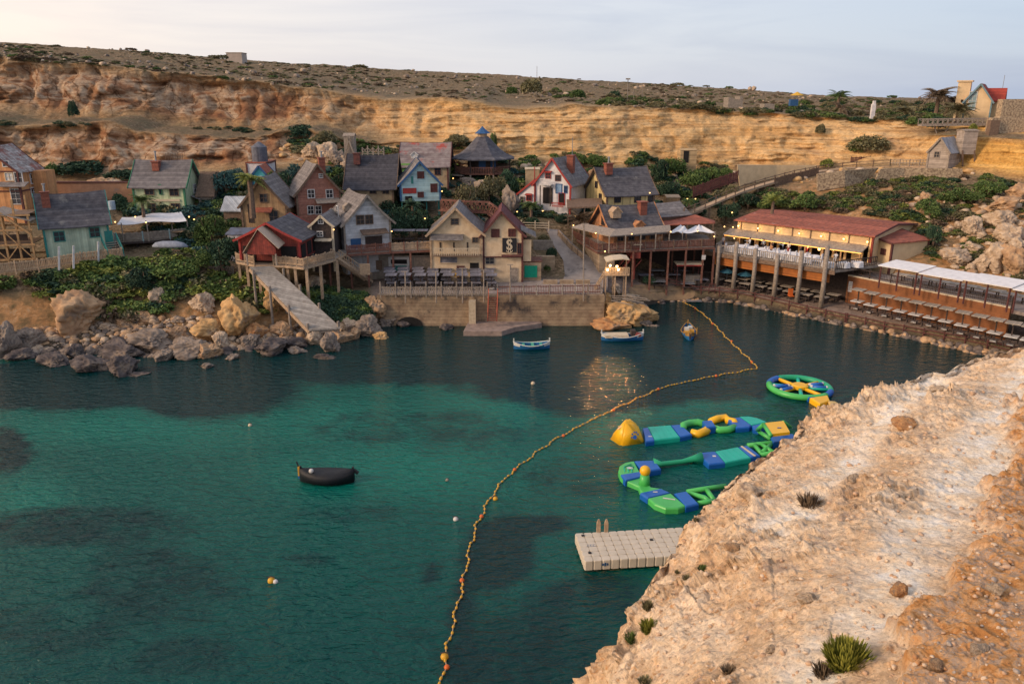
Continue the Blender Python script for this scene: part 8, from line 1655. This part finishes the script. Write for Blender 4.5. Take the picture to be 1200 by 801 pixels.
MB().box((-.7, 0, .55), (2.6, 1.3, .3)).build('cushion', M_CREAM, o); MB().box((1.2, .1, .8), (.5, .8, .6)).build('engine_box', M_DARKWOOD, o); MB().box((1.7, 0, .62), (.6, .9, .25)).build('red_cushion', br, o)
o = boat('fishing_boat', 'yellow and blue boat seen end on, nearest the buoy line', 807, 393, 4.2, 1.7, .85, R(82), [bb, mat('boat_ochre', (0.36, 0.20, 0.05), rough=.6, scale=5), mat('boat_brown', (0.14, 0.075, 0.05), scale=4)])
for x, y in ((-.9, .3), (-.2, -.3), (.6, .2), (1.1, -.2)): MB().box((x, y, .6), (.5, .5, .35)).build('crate', by if x < 0 else bw, o)
for y in (-.7, .7): MB().beam((-1.8, y, .7), (-1.8, y, 1.5), .07).build('rowlock_post', by, o)
p = PZ(384, 564, 0); o = boat('covered_boat', 'moored boat wrapped in a black tarpaulin with orange and blue bow', 384, 564, 3.75, 1.5, .72, R(-2), [M_SIGN, M_SIGN, M_SIGN])
tarp = mat('black_tarpaulin', (0.011, 0.014, 0.020), (0.006, 0.008, 0.012), rough=.55, scale=3, bump=.5)
rings = []
for i in range(14):
	t = i / 13; x = -1.92 + 3.84 * t; s = math.sin(math.pi * (0.04 + .92 * t)) ** .8; w = .80 * s; zt = .72 + .20 * (2 * t - 1) ** 2; rings.append([(x, -w * 1.02, .12), (x, -w * 1.04, zt * .7), (x, -w * .9, zt + .04), (x, -w * .4, zt + .1 + .05 * math.sin(i * 2)), (x, 0, zt + .2 - .08 * math.sin(math.pi * t)), (x, w * .4, zt + .1), (x, w * .9, zt + .04), (x, w * 1.04, zt * .7), (x, w * 1.02, .12)])
MB().loft(rings).build('tarpaulin', tarp, o, smooth=True)
MB().box((-1.97, 0, .8), (.14, .22, .7)).build('orange_bow', by, o); MB().box((-2.0, 0, .4), (.12, .2, .3)).build('blue_bow', bb, o); MB().beam((-1.95, 0, 1.0), (-2.1, 0, 1.5), .07).build('stem_post', M_SIGN, o); MB().sphere((-1.0, -.35, .98), .17, 12, 8).build('fender', M_WHITE, o, smooth=True); MB().beam((1.9, 0, .95), (2.2, 0, .7), .2).build('stern_fold', tarp, o)
# buoys
fy, fo = mat('float_yellow', (0.62, 0.36, 0.035), (0.5, 0.27, 0.03), rough=.5, bump=0), mat('float_orange', (0.62, 0.14, 0.03), (0.5, 0.1, 0.02), rough=.5, bump=0)
def buoy(px, py, r, m_, label, tail=True):
	p = PZ(px, py, 0.05); o = empty('mooring_buoy', p, 0, label, 'buoy', 'small mooring buoys'); MB().sphere((0, 0, 0), r, 12, 8).build('float', m_, o, smooth=True)
	MB().tube([(-r, 0, r), (0, 0, r * 1.35), (r, 0, r)], r * .15, 5).build('handle', M_DARKWOOD, o); return o
o = buoy(318, 680, .21, fy, 'yellow double mooring buoy in the lower left water'); MB().sphere((.26, -.1, 0), .14, 10, 7).build('small_float', M_WHITE, o)
buoy(534, 608, .17, M_WHITE, 'small white buoy left of the floating line'); buoy(624.5, 449, .2, M_CREAM, 'small cream buoy below the blue and white rowing boat'); buoy(293, 498, .16, M_CREAM, 'tiny pale buoy above the covered boat on its left'); buoy(524, 562, .12, M_STONEGREY, 'tiny grey buoy above the small white one'); buoy(521, 769, .2, fy, 'yellow buoy tied to the left of the floating line')
buoy(580.5, 584, .17, fy, 'yellow buoy tied at the bend of the floating line'); buoy(699, 516, 0.01, fy, 'x') if False else None
# the buoy line
LP = [(503, 850), (512, 815), (517, 795), (522, 772), (527, 745), (533, 722), (537, 705), (543, 682), (547, 660), (553, 633), (560, 612), (568, 595), (578, 578), (590, 562), (607, 547), (622, 535), (642, 520), (655, 512), (672, 503), (690, 493), (712, 483), (735, 472), (755, 463), (778, 453), (805, 447), (838, 440), (862, 436), (887, 431), (883, 425), (870, 413), (858, 402), (848, 392), (838, 381), (828, 371), (818, 363), (808, 357), (798, 353)]
wp = [PZ(a, b, .06) for a, b in LP]; pts = line_pts(wp, .42)
pts = [p + Vector((.10 * math.sin(i * .9) + .05 * math.sin(i * 2.3), .08 * math.cos(i * 1.1), 0)) for i, p in enumerate(pts)]
r = empty('buoy_line', pts[0], 0, 'long curving line of small orange-yellow floats dividing the bay', 'buoy line'); o0 = pts[0]
MB().tube([p - o0 for p in pts], .03, 5).build('rope', M_TANWOOD, r)
fm = MB(); fm.loft([[(x, q * math.cos(t), q * math.sin(t)) for t in [k * math.pi / 4 for k in range(8)]] for x, q in ((-.10, .035), (-.07, .07), (.07, .07), (.10, .035))]); me1 = fm.mesh('float', fy, True); fm2 = MB(); fm2.sphere((0, 0, 0), .14, 10, 7); me2 = fm2.mesh('float', fo, True)
far = MB(); nf = 0
for i, p in enumerate(pts[:-1]):
	d = pts[i + 1] - p; a = math.atan2(d.y, d.x)
	if i % 17 == 9: link('marker_float', me2, r, p - o0)
	elif nf < 75: link('float', me1, r, p - o0, a); nf += 1
	else: q = p - o0; c, s = math.cos(a), math.sin(a); far.add([(v[0] * c - v[1] * s + q.x, v[0] * s + v[1] * c + q.y, v[2] + q.z) for v in fm.v], fm.f)
o = far.build('float', fy, r, smooth=True); tag(o, kind='stuff')
# ------------------------------------------------------------------ pontoon
ZP = .38; a, b, c = PZ(673.5, 631, ZP), PZ(795, 624, ZP), PZ(684.5, 664.5, ZP); ux_ = (b - a).normalized(); uy_ = Vector((-ux_.y, ux_.x, 0)); wdt = abs((c - a).dot(uy_)); ang = math.atan2(ux_.y, ux_.x)
r = empty('floating_pontoon', a - uy_ * wdt, ang, 'beige floating pontoon of moulded cubes jutting from behind the headland', 'pontoon'); ny = max(3, round(wdt / .5)); cs = wdt / ny; m = MB(); nxp = 24
for i in range(nxp):
	for j in range(ny):
		x, y = (i + .5) * cs, (j + .5) * cs; g = cs / 2 - .002; h_ = .07
		def rg(q, z): ch = h_; return [(x - q + ch, y - q, z), (x + q - ch, y - q, z), (x + q, y - q + ch, z), (x + q, y + q - ch, z), (x + q - ch, y + q, z), (x - q + ch, y + q, z), (x - q, y + q - ch, z), (x - q, y - q + ch, z)]
		m.loft([rg(g, -.2), rg(g, ZP - .05 + .0), rg(g - .015, ZP)])
	for k in range(0): pass
pm_ = mat('pontoon_plastic', (0.56, 0.50, 0.41), (0.48, 0.43, 0.35), rough=.6, scale=2, bump=.1); m.build('float_cubes', pm_, r)
for i, (px, py) in enumerate(((701, 628), (710, 628))):
	q = r.matrix_basis.inverted() @ PZ(px, py + 1, ZP); MB().loft([[(q.x + u * .11 * s, q.y + v * .07 * s, z) for u, v in ((-1, -1), (1, -1), (1, 1), (-1, 1))] for z, s in ((ZP - .1, 1), (ZP + .62, 1), (ZP + .85, .35))]).build('post', M_TANWOOD, r)
for (px, py) in ((683, 634), (691, 654.5), (763, 639)): q = r.matrix_basis.inverted() @ PZ(px, py, ZP); MB().box((q.x, q.y, ZP + .03), (.18, .14, .06)).build('cleat', M_SIGN, r)
q = r.matrix_basis.inverted() @ PZ(693, 645.5, ZP); m = MB()
for k in range(3): m.box((q.x - .16 + .16 * k, q.y + .1, ZP + .006), (.13, .02, .008)); m.box((q.x - .16 + .16 * k, q.y - .1, ZP + .006), (.13, .02, .008)); m.box((q.x - .22 + .16 * k, q.y, ZP + .006), (.02, .2, .008))
m.build('stencil', M_BLUE, r)
q = r.matrix_basis.inverted() @ PZ(708, 660, ZP); m = MB(); m.box((q.x, -.006, .12), (.1, .02, .22)); m.box((q.x - .13, -.006, .12), (.08, .02, .14)); m.box((q.x + .13, -.006, .12), (.08, .02, .14)); m.build('emblem', M_BLUE, r)
# ------------------------------------------------------------------ inflatable course
iy = mat('inflatable_yellow', (0.80, 0.45, 0.012), (0.74, 0.40, 0.012), rough=.38, scale=1, bump=.05, spec=.45); ib = mat('inflatable_blue', (0.008, 0.11, 0.44), (0.006, 0.09, 0.38), rough=.38, scale=1, bump=.05, spec=.45)
it = mat('inflatable_teal', (0.012, 0.42, 0.32), (0.01, 0.37, 0.28), rough=.42, scale=1, bump=.05, spec=.4); ig = mat('inflatable_green', (0.07, 0.46, 0.11), (0.06, 0.40, 0.09), rough=.38, scale=1, bump=.05, spec=.45)
def pad(poly, parent, m_, name='pad', z0=-.12, z1=.42, bev=.12, org=None, px=True):
	"""inflated slab with a rounded rim from its outline"""
	q = [PZ(a, b, z1) if px else Vector((a, b, 0)) for a, b in poly]; o = Vector(org) if org is not None else Vector((0, 0, 0)); q = [(p.x - o.x, p.y - o.y) for p in q]
	cx = sum(p[0] for p in q) / len(q); cy = sum(p[1] for p in q) / len(q)
	def ins(d): 
		out = []
		for p in q: v = Vector((p[0] - cx, p[1] - cy)); L_ = v.length; v = v * max(0, (L_ - d) / L_); out.append((cx + v.x, cy + v.y))
		return out
	m = MB(); m.loft([[(x, y, z) for x, y in ins(i)] for i, z in ((bev, z0), (0, z0 + bev), (0, z1 - bev), (bev * .35, z1 - bev * .35), (bev, z1))]); return m.build(name, m_, parent)
def quadstripes(parent, org, quad, n, m_, z=.425):
	a, b, c, d = [PZ(x, y, z) - Vector(org) for x, y in quad]; m = MB()
	for i in range(1, n): t = i / n; m.beam(a.lerp(b, t), d.lerp(c, t), .045, .02)
	return m.build('seam', m_, parent)
def mod(name, label, px, py, cat='inflatable'): p = PZ(px, py, 0); return empty(name, p, 0, label, cat, 'inflatable water course')
def tubepx(parent, org, pts, r_, m_, name='tube', z=.22, close=False):
	q = [PZ(a, b, z) - Vector(org) for a, b in pts]; return MB().tube(q, r_, 12, close=close).build(name, m_, parent, smooth=True)
# yellow wedge
o = mod('inflatable_wedge', 'big yellow inflatable wedge with a blue handprint at the left end of the course', 735, 512); O = o.location
b4 = [PZ(712, 513, 0), PZ(727, 523, 0), PZ(757, 519.5, 0), PZ(750, 507, 0)]; tp = [P(733, 491, b4[1].y + 1.0), P(736.5, 488.5, b4[1].y + 1.9), P(747, 496, b4[2].y + 1.0), P(745.5, 498, b4[2].y + .6)]
bm = bmesh.new(); vs = [bm.verts.new(p - O - Vector((0, 0, .15))) for p in b4] + [bm.verts.new(p - O) for p in (tp[0], tp[3], tp[2], tp[1])]
bmesh.ops.convex_hull(bm, input=bm.verts[:]); bmesh.ops.bevel(bm, geom=bm.edges[:], offset=.16, segments=3, affect='EDGES', clamp_overlap=True); me = bpy.data.meshes.new('wedge'); bm.to_mesh(me); bm.free(); me.materials.append(iy)
for f in me.polygons: f.use_smooth = True
link('wedge_body', me, o)
# blue handprint on the right front face
bvh = BVHTree.FromPolygons([v.co.copy() for v in me.vertices], [tuple(f.vertices) for f in me.polygons])
def on(px, py):
	d = ray(px, py).normalized(); h_ = bvh.ray_cast(ORG - O, d); return (h_[0], h_[1]) if h_[0] is not None else (None, None)
m = MB()
for (px, py, rr) in ((744, 512, .17), (741, 508.5, .075), (743.2, 506.3, .075), (745.6, 506.3, .075), (747.6, 508.6, .07), (740.3, 512.3, .07)):
	h_, n_ = on(px, py)
	if h_ is None: continue
	t1 = n_.orthogonal().normalized(); t2 = n_.cross(t1); k = 10; m.add([h_ + n_ * .012 + (t1 * math.cos(t) + t2 * math.sin(t)) * rr for t in [6.283 * j / k for j in range(k)]] + [h_ - n_ * .02 + (t1 * math.cos(t) + t2 * math.sin(t)) * rr for t in [6.283 * j / k for j in range(k)]], [tuple(range(k)), tuple(reversed(range(k, 2 * k)))] + [(j, j + k, (j + 1) % k + k, (j + 1) % k) for j in range(k)])
m.build('handprint', ib, o)
m = MB(); h_, n_ = on(727, 501)
if h_ is not None: m.beam(h_ + n_ * .02 + Vector((-.2, 0, -.12)), h_ + n_ * .02 + Vector((.2, 0, .22)), .09, .02); m.build('white_mark', M_WHITE, o)
o = mod('inflatable_mat', 'blue and teal inflatable walkway mat right of the yellow wedge', 780, 508); O = o.location
pad([(753, 501), (759, 500), (767, 515.5), (757, 517)], o, ib, org=O); pad([(759, 499.5), (786, 497.5), (797, 511.5), (767, 515)], o, it, org=O); pad([(786, 497.5), (797, 496.5), (811, 508.5), (797, 511.5)], o, ib, org=O); quadstripes(o, O, [(759, 500), (786, 498), (796, 511), (767, 514.5)], 4, it)
m = MB(); p = PZ(762, 511, .43) - O; m.box(p, (.3, .12, .02)); m.build('white_mark', M_WHITE, o)
o = mod('inflatable_rings', 'linked green and yellow inflatable rings in the middle of the top run', 830, 500); O = o.location
tubepx(o, O, [(800, 503), (801, 498), (808, 495.5), (818, 494.5), (826, 497)], .3, ig); tubepx(o, O, [(810, 507), (818, 508.5), (826, 505.5), (832, 501), (831, 498)], .34, iy); pad([(823, 492.5), (834, 491.5), (839, 499), (828, 500.5)], o, ib, org=O, z1=.6)
tubepx(o, O, [(833, 494), (841, 490.5), (850, 489), (853, 492.5), (860, 494), (861, 497)], .32, iy); tubepx(o, O, [(835, 501), (843, 503.5), (853, 503.5), (861, 500.5)], .3, ig)
o = mod('inflatable_mat', 'curved blue and teal inflatable corner pad before the yellow roof', 878, 496); O = o.location
pad([(852, 490), (867, 488), (881, 497.5), (878, 500), (863, 501)], o, ib, org=O); pad([(867, 487.5), (876, 487), (888, 489), (899, 494), (881, 497.5)], o, it, org=O); pad([(881, 498), (899, 494.5), (896, 499), (889, 503), (883, 502)], o, ib, org=O)
o = mod('inflatable_roof', 'yellow inflatable roof ramp on green tubes with a blue base', 908, 505); O = o.location
tA, tB, tC, tD = P(895, 497, 56.8), P(918, 494.5, 57.2), P(925.5, 507.5, 54.9), P(903.5, 510, 54.6); n_ = (tB - tA).cross(tD - tA).normalized(); m = MB(); m.add([p - O + n_ * s for s in (-.12, .12) for p in (tA, tB, tC, tD)], [(0, 1, 2, 3), (7, 6, 5, 4), (0, 4, 5, 1), (1, 5, 6, 2), (2, 6, 7, 3), (3, 7, 4, 0)]); m.build('roof_pad', iy, o)
MB().tube([tA - O, tD - O], .16, 8).tube([tA - O, PZ(887, 504, .2) - O], .16, 8).tube([PZ(887, 504, .2) - O, PZ(903, 514, .2) - O], .16, 8).tube([tB - O, PZ(926, 500, .2) - O], .16, 8).build('frame_tube', ig, o, smooth=True)
pad([(903.5, 511), (929, 507.5), (935, 512), (906, 518)], o, ib, org=O, z1=.5); c_ = (tA + tB + tC + tD) / 4 - O; MB().box(c_ + Vector((0, -.5, -.18)), (.9, .05, .2)).build('white_mark', M_WHITE, o); MB().box(c_ + Vector((.1, -.2, .1)), (.3, .05, .2)).build('emblem', ib, o)
o = mod('inflatable_mat', 'blue, teal and striped inflatable mat in the middle run', 850, 533); O = o.location
pad([(816, 530), (838, 528), (850, 541.5), (831, 543.5)], o, ib, org=O); pad([(838, 528), (865, 523), (880, 535.5), (850, 541.5)], o, it, org=O); pad([(865, 523), (875, 521), (891, 533), (880, 535.5)], o, ib, org=O); MB().beam(PZ(869, 522.5, .45) - O, PZ(885, 534, .45) - O, .14, .05).build('cream_strip', M_CREAM, o); quadstripes(o, O, [(838, 529), (864, 524), (879, 535), (851, 541)], 4, it); MB().box(PZ(837, 534, .44) - O, (.25, .2, .02)).build('white_mark', M_WHITE, o)
o = mod('inflatable_truss', 'green inflatable tube truss between the middle mat and the rocks', 890, 523); O = o.location
for q in ([(876, 521.5), (905, 518.5), (925, 517)], [(891, 533), (930, 525)], [(884, 521), (892, 531)], [(892, 520), (905, 529)], [(905, 519), (893, 530)]): tubepx(o, O, q, .17, ig)
o = mod('inflatable_beam', 'thin green inflatable balance beam leading to the middle mat', 795, 541); O = o.location
MB().tube([PZ(a, b, .25) - O for a, b in ((766, 543.5), (775, 543.5), (800, 540.5), (812, 537.5), (822, 537))], [.45, .2, .18, .24, .5], 12).build('tube', mat('inflatable_seagreen', (0.02, 0.34, 0.17), (0.02, 0.3, 0.15), rough=.4, scale=1, bump=0), o, smooth=True)
o = mod('inflatable_turn', 'round green inflatable turning pad with blue bands at the left of the course', 745, 552); O = o.location
pad([(743, 539.5), (752, 556), (733, 563), (727, 557), (724.5, 551), (726, 545), (733, 541)], o, ig, org=O); pad([(743, 539.5), (767, 538.5), (775, 548.5), (754, 552.5)], o, ib, org=O, z1=.47); pad([(727, 555.5), (753, 551.5), (757, 556.5), (733, 562.5)], o, ib, org=O, z1=.48)
for k in (1, 2, 3): f = k / 4; tubepx(o, O, [(745 - 17 * f, 553 - 1 * f), (744 - 17 * f, 549 - 3 * f), (744 - 6 * f, 548 - 6 * f)], .035, it, 'seam', z=.45)
MB().box(PZ(738, 548, .47) - O, (.4, .3, .02)).build('white_mark', M_WHITE, o)
o = mod('inflatable_climber', 'green inflatable neck with a small yellow-topped knob', 752, 568); O = o.location
pad([(733, 563), (757, 557.5), (758, 563), (764, 571), (778, 573), (757, 580), (750, 574), (748, 569)], o, ig, org=O, z1=.36); MB().tube([PZ(755, 569, .2) - O, PZ(755, 569, .2) - O + Vector((0, 0, .9))], [.42, .3], 12).build('knob', ig, o, smooth=True); MB().sphere(PZ(755, 569, .2) - O + Vector((0, 0, 1.15)), .38, 12, 8).build('yellow_top', iy, o, smooth=True)
o = mod('inflatable_mat', 'green inflatable end pad with two blue bands at the front of the course', 785, 583); O = o.location
pad([(750, 577), (775, 571.5), (786, 576.5), (759, 583)], o, ib, org=O, z1=.46); pad([(759, 583), (786, 577), (804, 592), (795, 595), (780, 595), (767, 590)], o, ig, org=O); pad([(790, 577), (804, 574.5), (819, 589.5), (804, 593)], o, ib, org=O, z1=.46); MB().box(PZ(784, 584, .44) - O, (.8, .12, .02), rz=-.3).build('white_mark', M_WHITE, o); MB().box(PZ(768, 576, .48) - O, (.3, .12, .02)).build('white_mark', M_WHITE, o)
o = mod('inflatable_truss', 'green inflatable tube truss touching the slope at the front of the course', 820, 580); O = o.location
for q in ([(805, 576), (832, 571.5), (850, 569)], [(818, 589.5), (840, 586)], [(806, 577), (826, 583), (830, 586)], [(828, 573), (836, 585)]): tubepx(o, O, q, .17, ig)
# wheel
cw = PZ(937, 453.5, .25); rw = PZ(971, 453.5, .25).x - cw.x; o = empty('inflatable_carousel', cw, R(8), 'round green inflatable wheel with yellow hub and blue arms, farthest out', 'inflatable', 'inflatable water course')
def arc(r_, a0, a1, n=20): return [(r_ * math.cos(a0 + (a1 - a0) * i / n), r_ * math.sin(a0 + (a1 - a0) * i / n), 0) for i in range(n + 1)]
MB().tube(arc(rw, R(150), R(300)), .28, 12).build('rim', ig, o, smooth=True); MB().tube(arc(rw, R(-60), R(-35)), .3, 12).build('rim_band', ib, o, smooth=True); MB().tube(arc(rw, R(-35), R(110)), .28, 12).build('rim', mat('inflatable_seagreen'), o, smooth=True); MB().tube(arc(rw, R(110), R(150)), .3, 12).build('rim_band', ib, o, smooth=True)
MB().tube([(0, 0, -.05), (0, 0, .22), (0, 0, .3)], [.75, .75, .6], 20).build('hub', iy, o, smooth=False)
for k in range(8):
	a = R(22 + 45 * k); mm = [iy, it, iy, it][k % 4]; MB().tube([(.7 * math.cos(a), .7 * math.sin(a), 0), ((rw - .1) * math.cos(a), (rw - .1) * math.sin(a), 0)], .17, 10).build('spoke', mm, o, smooth=True)
for a in (R(5), R(-20), R(172), R(200)):
	MB().tube([(1.1 * math.cos(a), 1.1 * math.sin(a), .1), (2.3 * math.cos(a), 2.3 * math.sin(a), .1)], .2, 10).build('bolster', ib, o, smooth=True)
	for q in (1.05, 2.35): MB().sphere((q * math.cos(a), q * math.sin(a), .15), .17, 10, 7).build('white_cap', M_WHITE, o, smooth=True)
o = mod('inflatable_ramp', 'yellow inflatable ramp pads right of the green wheel', 962, 467); O = o.location
pad([(949, 465.5), (970, 462.5), (973, 468.5), (961, 473)], o, iy, org=O, z1=.5); pad([(970, 469), (979, 469.5), (984, 472.5), (973, 473.5)], o, mat('inflatable_cream', (.6, .42, .15), rough=.4, bump=0), org=O, z1=.5); pad([(944, 463), (962, 461.5), (964, 463.5), (948, 466)], o, ib, org=O)
# ------------------------------------------------------------------ people on the restaurant deck
def person(label, w, rz, shirt, trous, skin=(0.42, 0.24, 0.16), hair=(0.03, 0.02, 0.015), lean=0.0, arm=.2, H=1.72, sit=False):
	"""one continuous skinned figure with a face, plus hair"""
	k = H / 1.75; S = .45 if sit else .93
	J = {'pel': (0, 0, S + .02), 'sp': (0, -.01, S + .2), 'ch': (0, 0, S + .42), 'nk': (0, 0, S + .56), 'hd': (0, -.01, S + .68), 'tp': (0, 0, S + .8)}
	E = [('pel', 'sp'), ('sp', 'ch'), ('ch', 'nk'), ('nk', 'hd'), ('hd', 'tp')]; Rr = {'pel': (.15, .11), 'sp': (.14, .10), 'ch': (.17, .11), 'nk': (.06, .06), 'hd': (.085, .10), 'tp': (.06, .07)}
	for s, n in ((-1, 'l'), (1, 'r')):
		if sit: leg = [(.09 * s, -.02, S), (.12 * s, -.42, S + .02), (.12 * s, -.45, .08), (.12 * s, -.6, .04)]
		else: leg = [(.09 * s, 0, S - .06), (.10 * s, -.02, .5), (.10 * s, .02, .08), (.11 * s, -.14, .04)]
		for i, q in enumerate(leg): J['g%s%d' % (n, i)] = q; Rr['g%s%d' % (n, i)] = ((.095, .095), (.065, .065), (.045, .045), (.035, .03))[i]
		E += [('pel', 'g%s0' % n)] + [('g%s%d' % (n, i), 'g%s%d' % (n, i + 1)) for i in range(3)]
		ar = [(.2 * s, 0, S + .48), (.25 * s, .02 - arm * .2, S + .22), (.24 * s, -.12 - arm * .6, S + .02 + arm * .6), (.23 * s, -.2 - arm * .7, S - .04 + arm * .7)]
		for i, q in enumerate(ar): J['a%s%d' % (n, i)] = q; Rr['a%s%d' % (n, i)] = ((.06, .06), (.045, .045), (.034, .034), (.026, .036))[i]
		E += [('ch', 'a%s0' % n)] + [('a%s%d' % (n, i), 'a%s%d' % (n, i + 1)) for i in range(3)]
		for f in range(4): q = Vector(ar[3]); a = (f - 1.5) * .28; J['f%s%d' % (n, f)] = tuple(q + Vector((math.sin(a) * .07, -.075 - .01 * (f % 2), -.02))); Rr['f%s%d' % (n, f)] = (.009, .009); E.append(('a%s3' % n, 'f%s%d' % (n, f)))
		q = Vector(ar[3]); J['t' + n] = tuple(q + Vector((-.05 * s, -.035, .015))); Rr['t' + n] = (.010, .010); E.append(('a%s3' % n, 't' + n))
	J['no'] = (0, -.115, S + .685); Rr['no'] = (.014, .016); E.append(('hd', 'no'))
	names = list(J); me = bpy.data.meshes.new('skeleton'); me.from_pydata([tuple(c * k for c in J[n]) for n in names], [(names.index(a), names.index(b)) for a, b in E], []); o = bpy.data.objects.new('tmp', me); COL.objects.link(o)
	o.modifiers.new('s', 'SKIN'); sv = me.skin_vertices[0].data if me.skin_vertices else None
	if sv is None: 
		bpy.context.view_layer.objects.active = o; me.update(); sv = None
	if not me.skin_vertices:
		bm = bmesh.new(); bm.from_mesh(me); bm.verts.layers.skin.verify(); bm.to_mesh(me); bm.free()
	for i, n in enumerate(names): me.skin_vertices[0].data[i].radius = (Rr[n][0] * k, Rr[n][1] * k); me.skin_vertices[0].data[i].use_root = (n == 'pel')
	sd_ = o.modifiers.new('u', 'SUBSURF'); sd_.levels = 1; sd_.render_levels = 1; bpy.context.view_layer.update()
	body = bpy.data.meshes.new_from_object(o.evaluated_get(bpy.context.evaluated_depsgraph_get())); bpy.data.objects.remove(o)
	body.materials.clear()
	for m_ in (mat('skin_%.2f' % skin[0], skin, rough=.6, bump=0), mat('shirt_%.2f_%.2f_%.2f' % shirt, shirt, rough=.8), mat('trousers_%.2f_%.2f_%.2f' % trous, trous, rough=.8), M_DARKWOOD): body.materials.append(m_)
	for f in body.polygons:
		c = f.center / k; z = c.z; far_ = abs(c.x) > .2
		f.material_index = 0 if z > S + .56 else (3 if z < .09 else (2 if (z < S + .06 and not (far_)) else (1 if (z > S + .22 or not far_) else 0))); f.use_smooth = True
	root = link('person', body, None, w, rz); tag(root, label, 'person', None)
	hm = mat('hair_%.2f' % hair[0], hair, rough=.7, bump=0); MB().sphere((0, .018 * k, (S + .745) * k), .108 * k, 12, 8, (1, 1.1, 1)).build('hair', hm, root, smooth=True)
	m = MB()
	for s in (-1, 1): m.sphere((.033 * s * k, -.098 * k, (S + .705) * k), .011 * k, 6, 5)
	m.build('eye', M_SIGN, root); MB().box((0, -.103 * k, (S + .645) * k), (.045 * k, .01, .008)).build('mouth', mat('lip', (.3, .1, .08), bump=0), root)
	m = MB()
	for s in (-1, 1): m.sphere((.088 * s * k, 0, (S + .69) * k), .022 * k, 6, 5)
	m.build('ear', mat('skin_%.2f' % skin[0]), root); return root
def at_deck(px, py): q = PZ(px, py, ZD2); return q
PW = [(917, 296.5, 'standing person in a pale blue shirt and dark trousers on the restaurant deck', (.42, .52, .64), (.03, .035, .06)), (923.5, 298, 'standing person in a white shirt and red shorts on the restaurant deck', (.62, .58, .56), (.34, .04, .06)), (938, 298.5, 'person in a pink top with dark trousers near the middle of the deck', (.62, .34, .34), (.05, .05, .07)), (944.5, 299.5, 'person in a pink top and red skirt right of the other pink one', (.66, .38, .36), (.34, .04, .05)),
      (894, 294, 'standing person in a grey shirt left of the middle of the deck', (.30, .33, .36), (.05, .045, .05)), (905, 294.5, 'person in a grey-blue top by the awning post', (.34, .38, .44), (.06, .05, .05)), (878, 293, 'person in white leaning over a table at the left of the deck', (.60, .60, .60), (.10, .09, .10)), (847, 291, 'person in pale clothes at the far left corner of the deck', (.55, .52, .52), (.08, .08, .12)), (903, 300, 'dark-haired person with orange-brown top among the white tables', (.45, .22, .10), (.04, .04, .05)), (979, 306, 'person in white seated at the right end of the deck', (.60, .60, .62), (.5, .5, .52))]
for i, (px, py, lab, sh, tr) in enumerate(PW): person(lab, at_deck(px, py), ra + random.uniform(-.9, .9), sh, tr, sit=(i == 9), arm=.1 + .5 * (i % 3 == 0), H=1.62 + .04 * (i % 4), hair=(.03 + .02 * (i % 3), .02, .012))
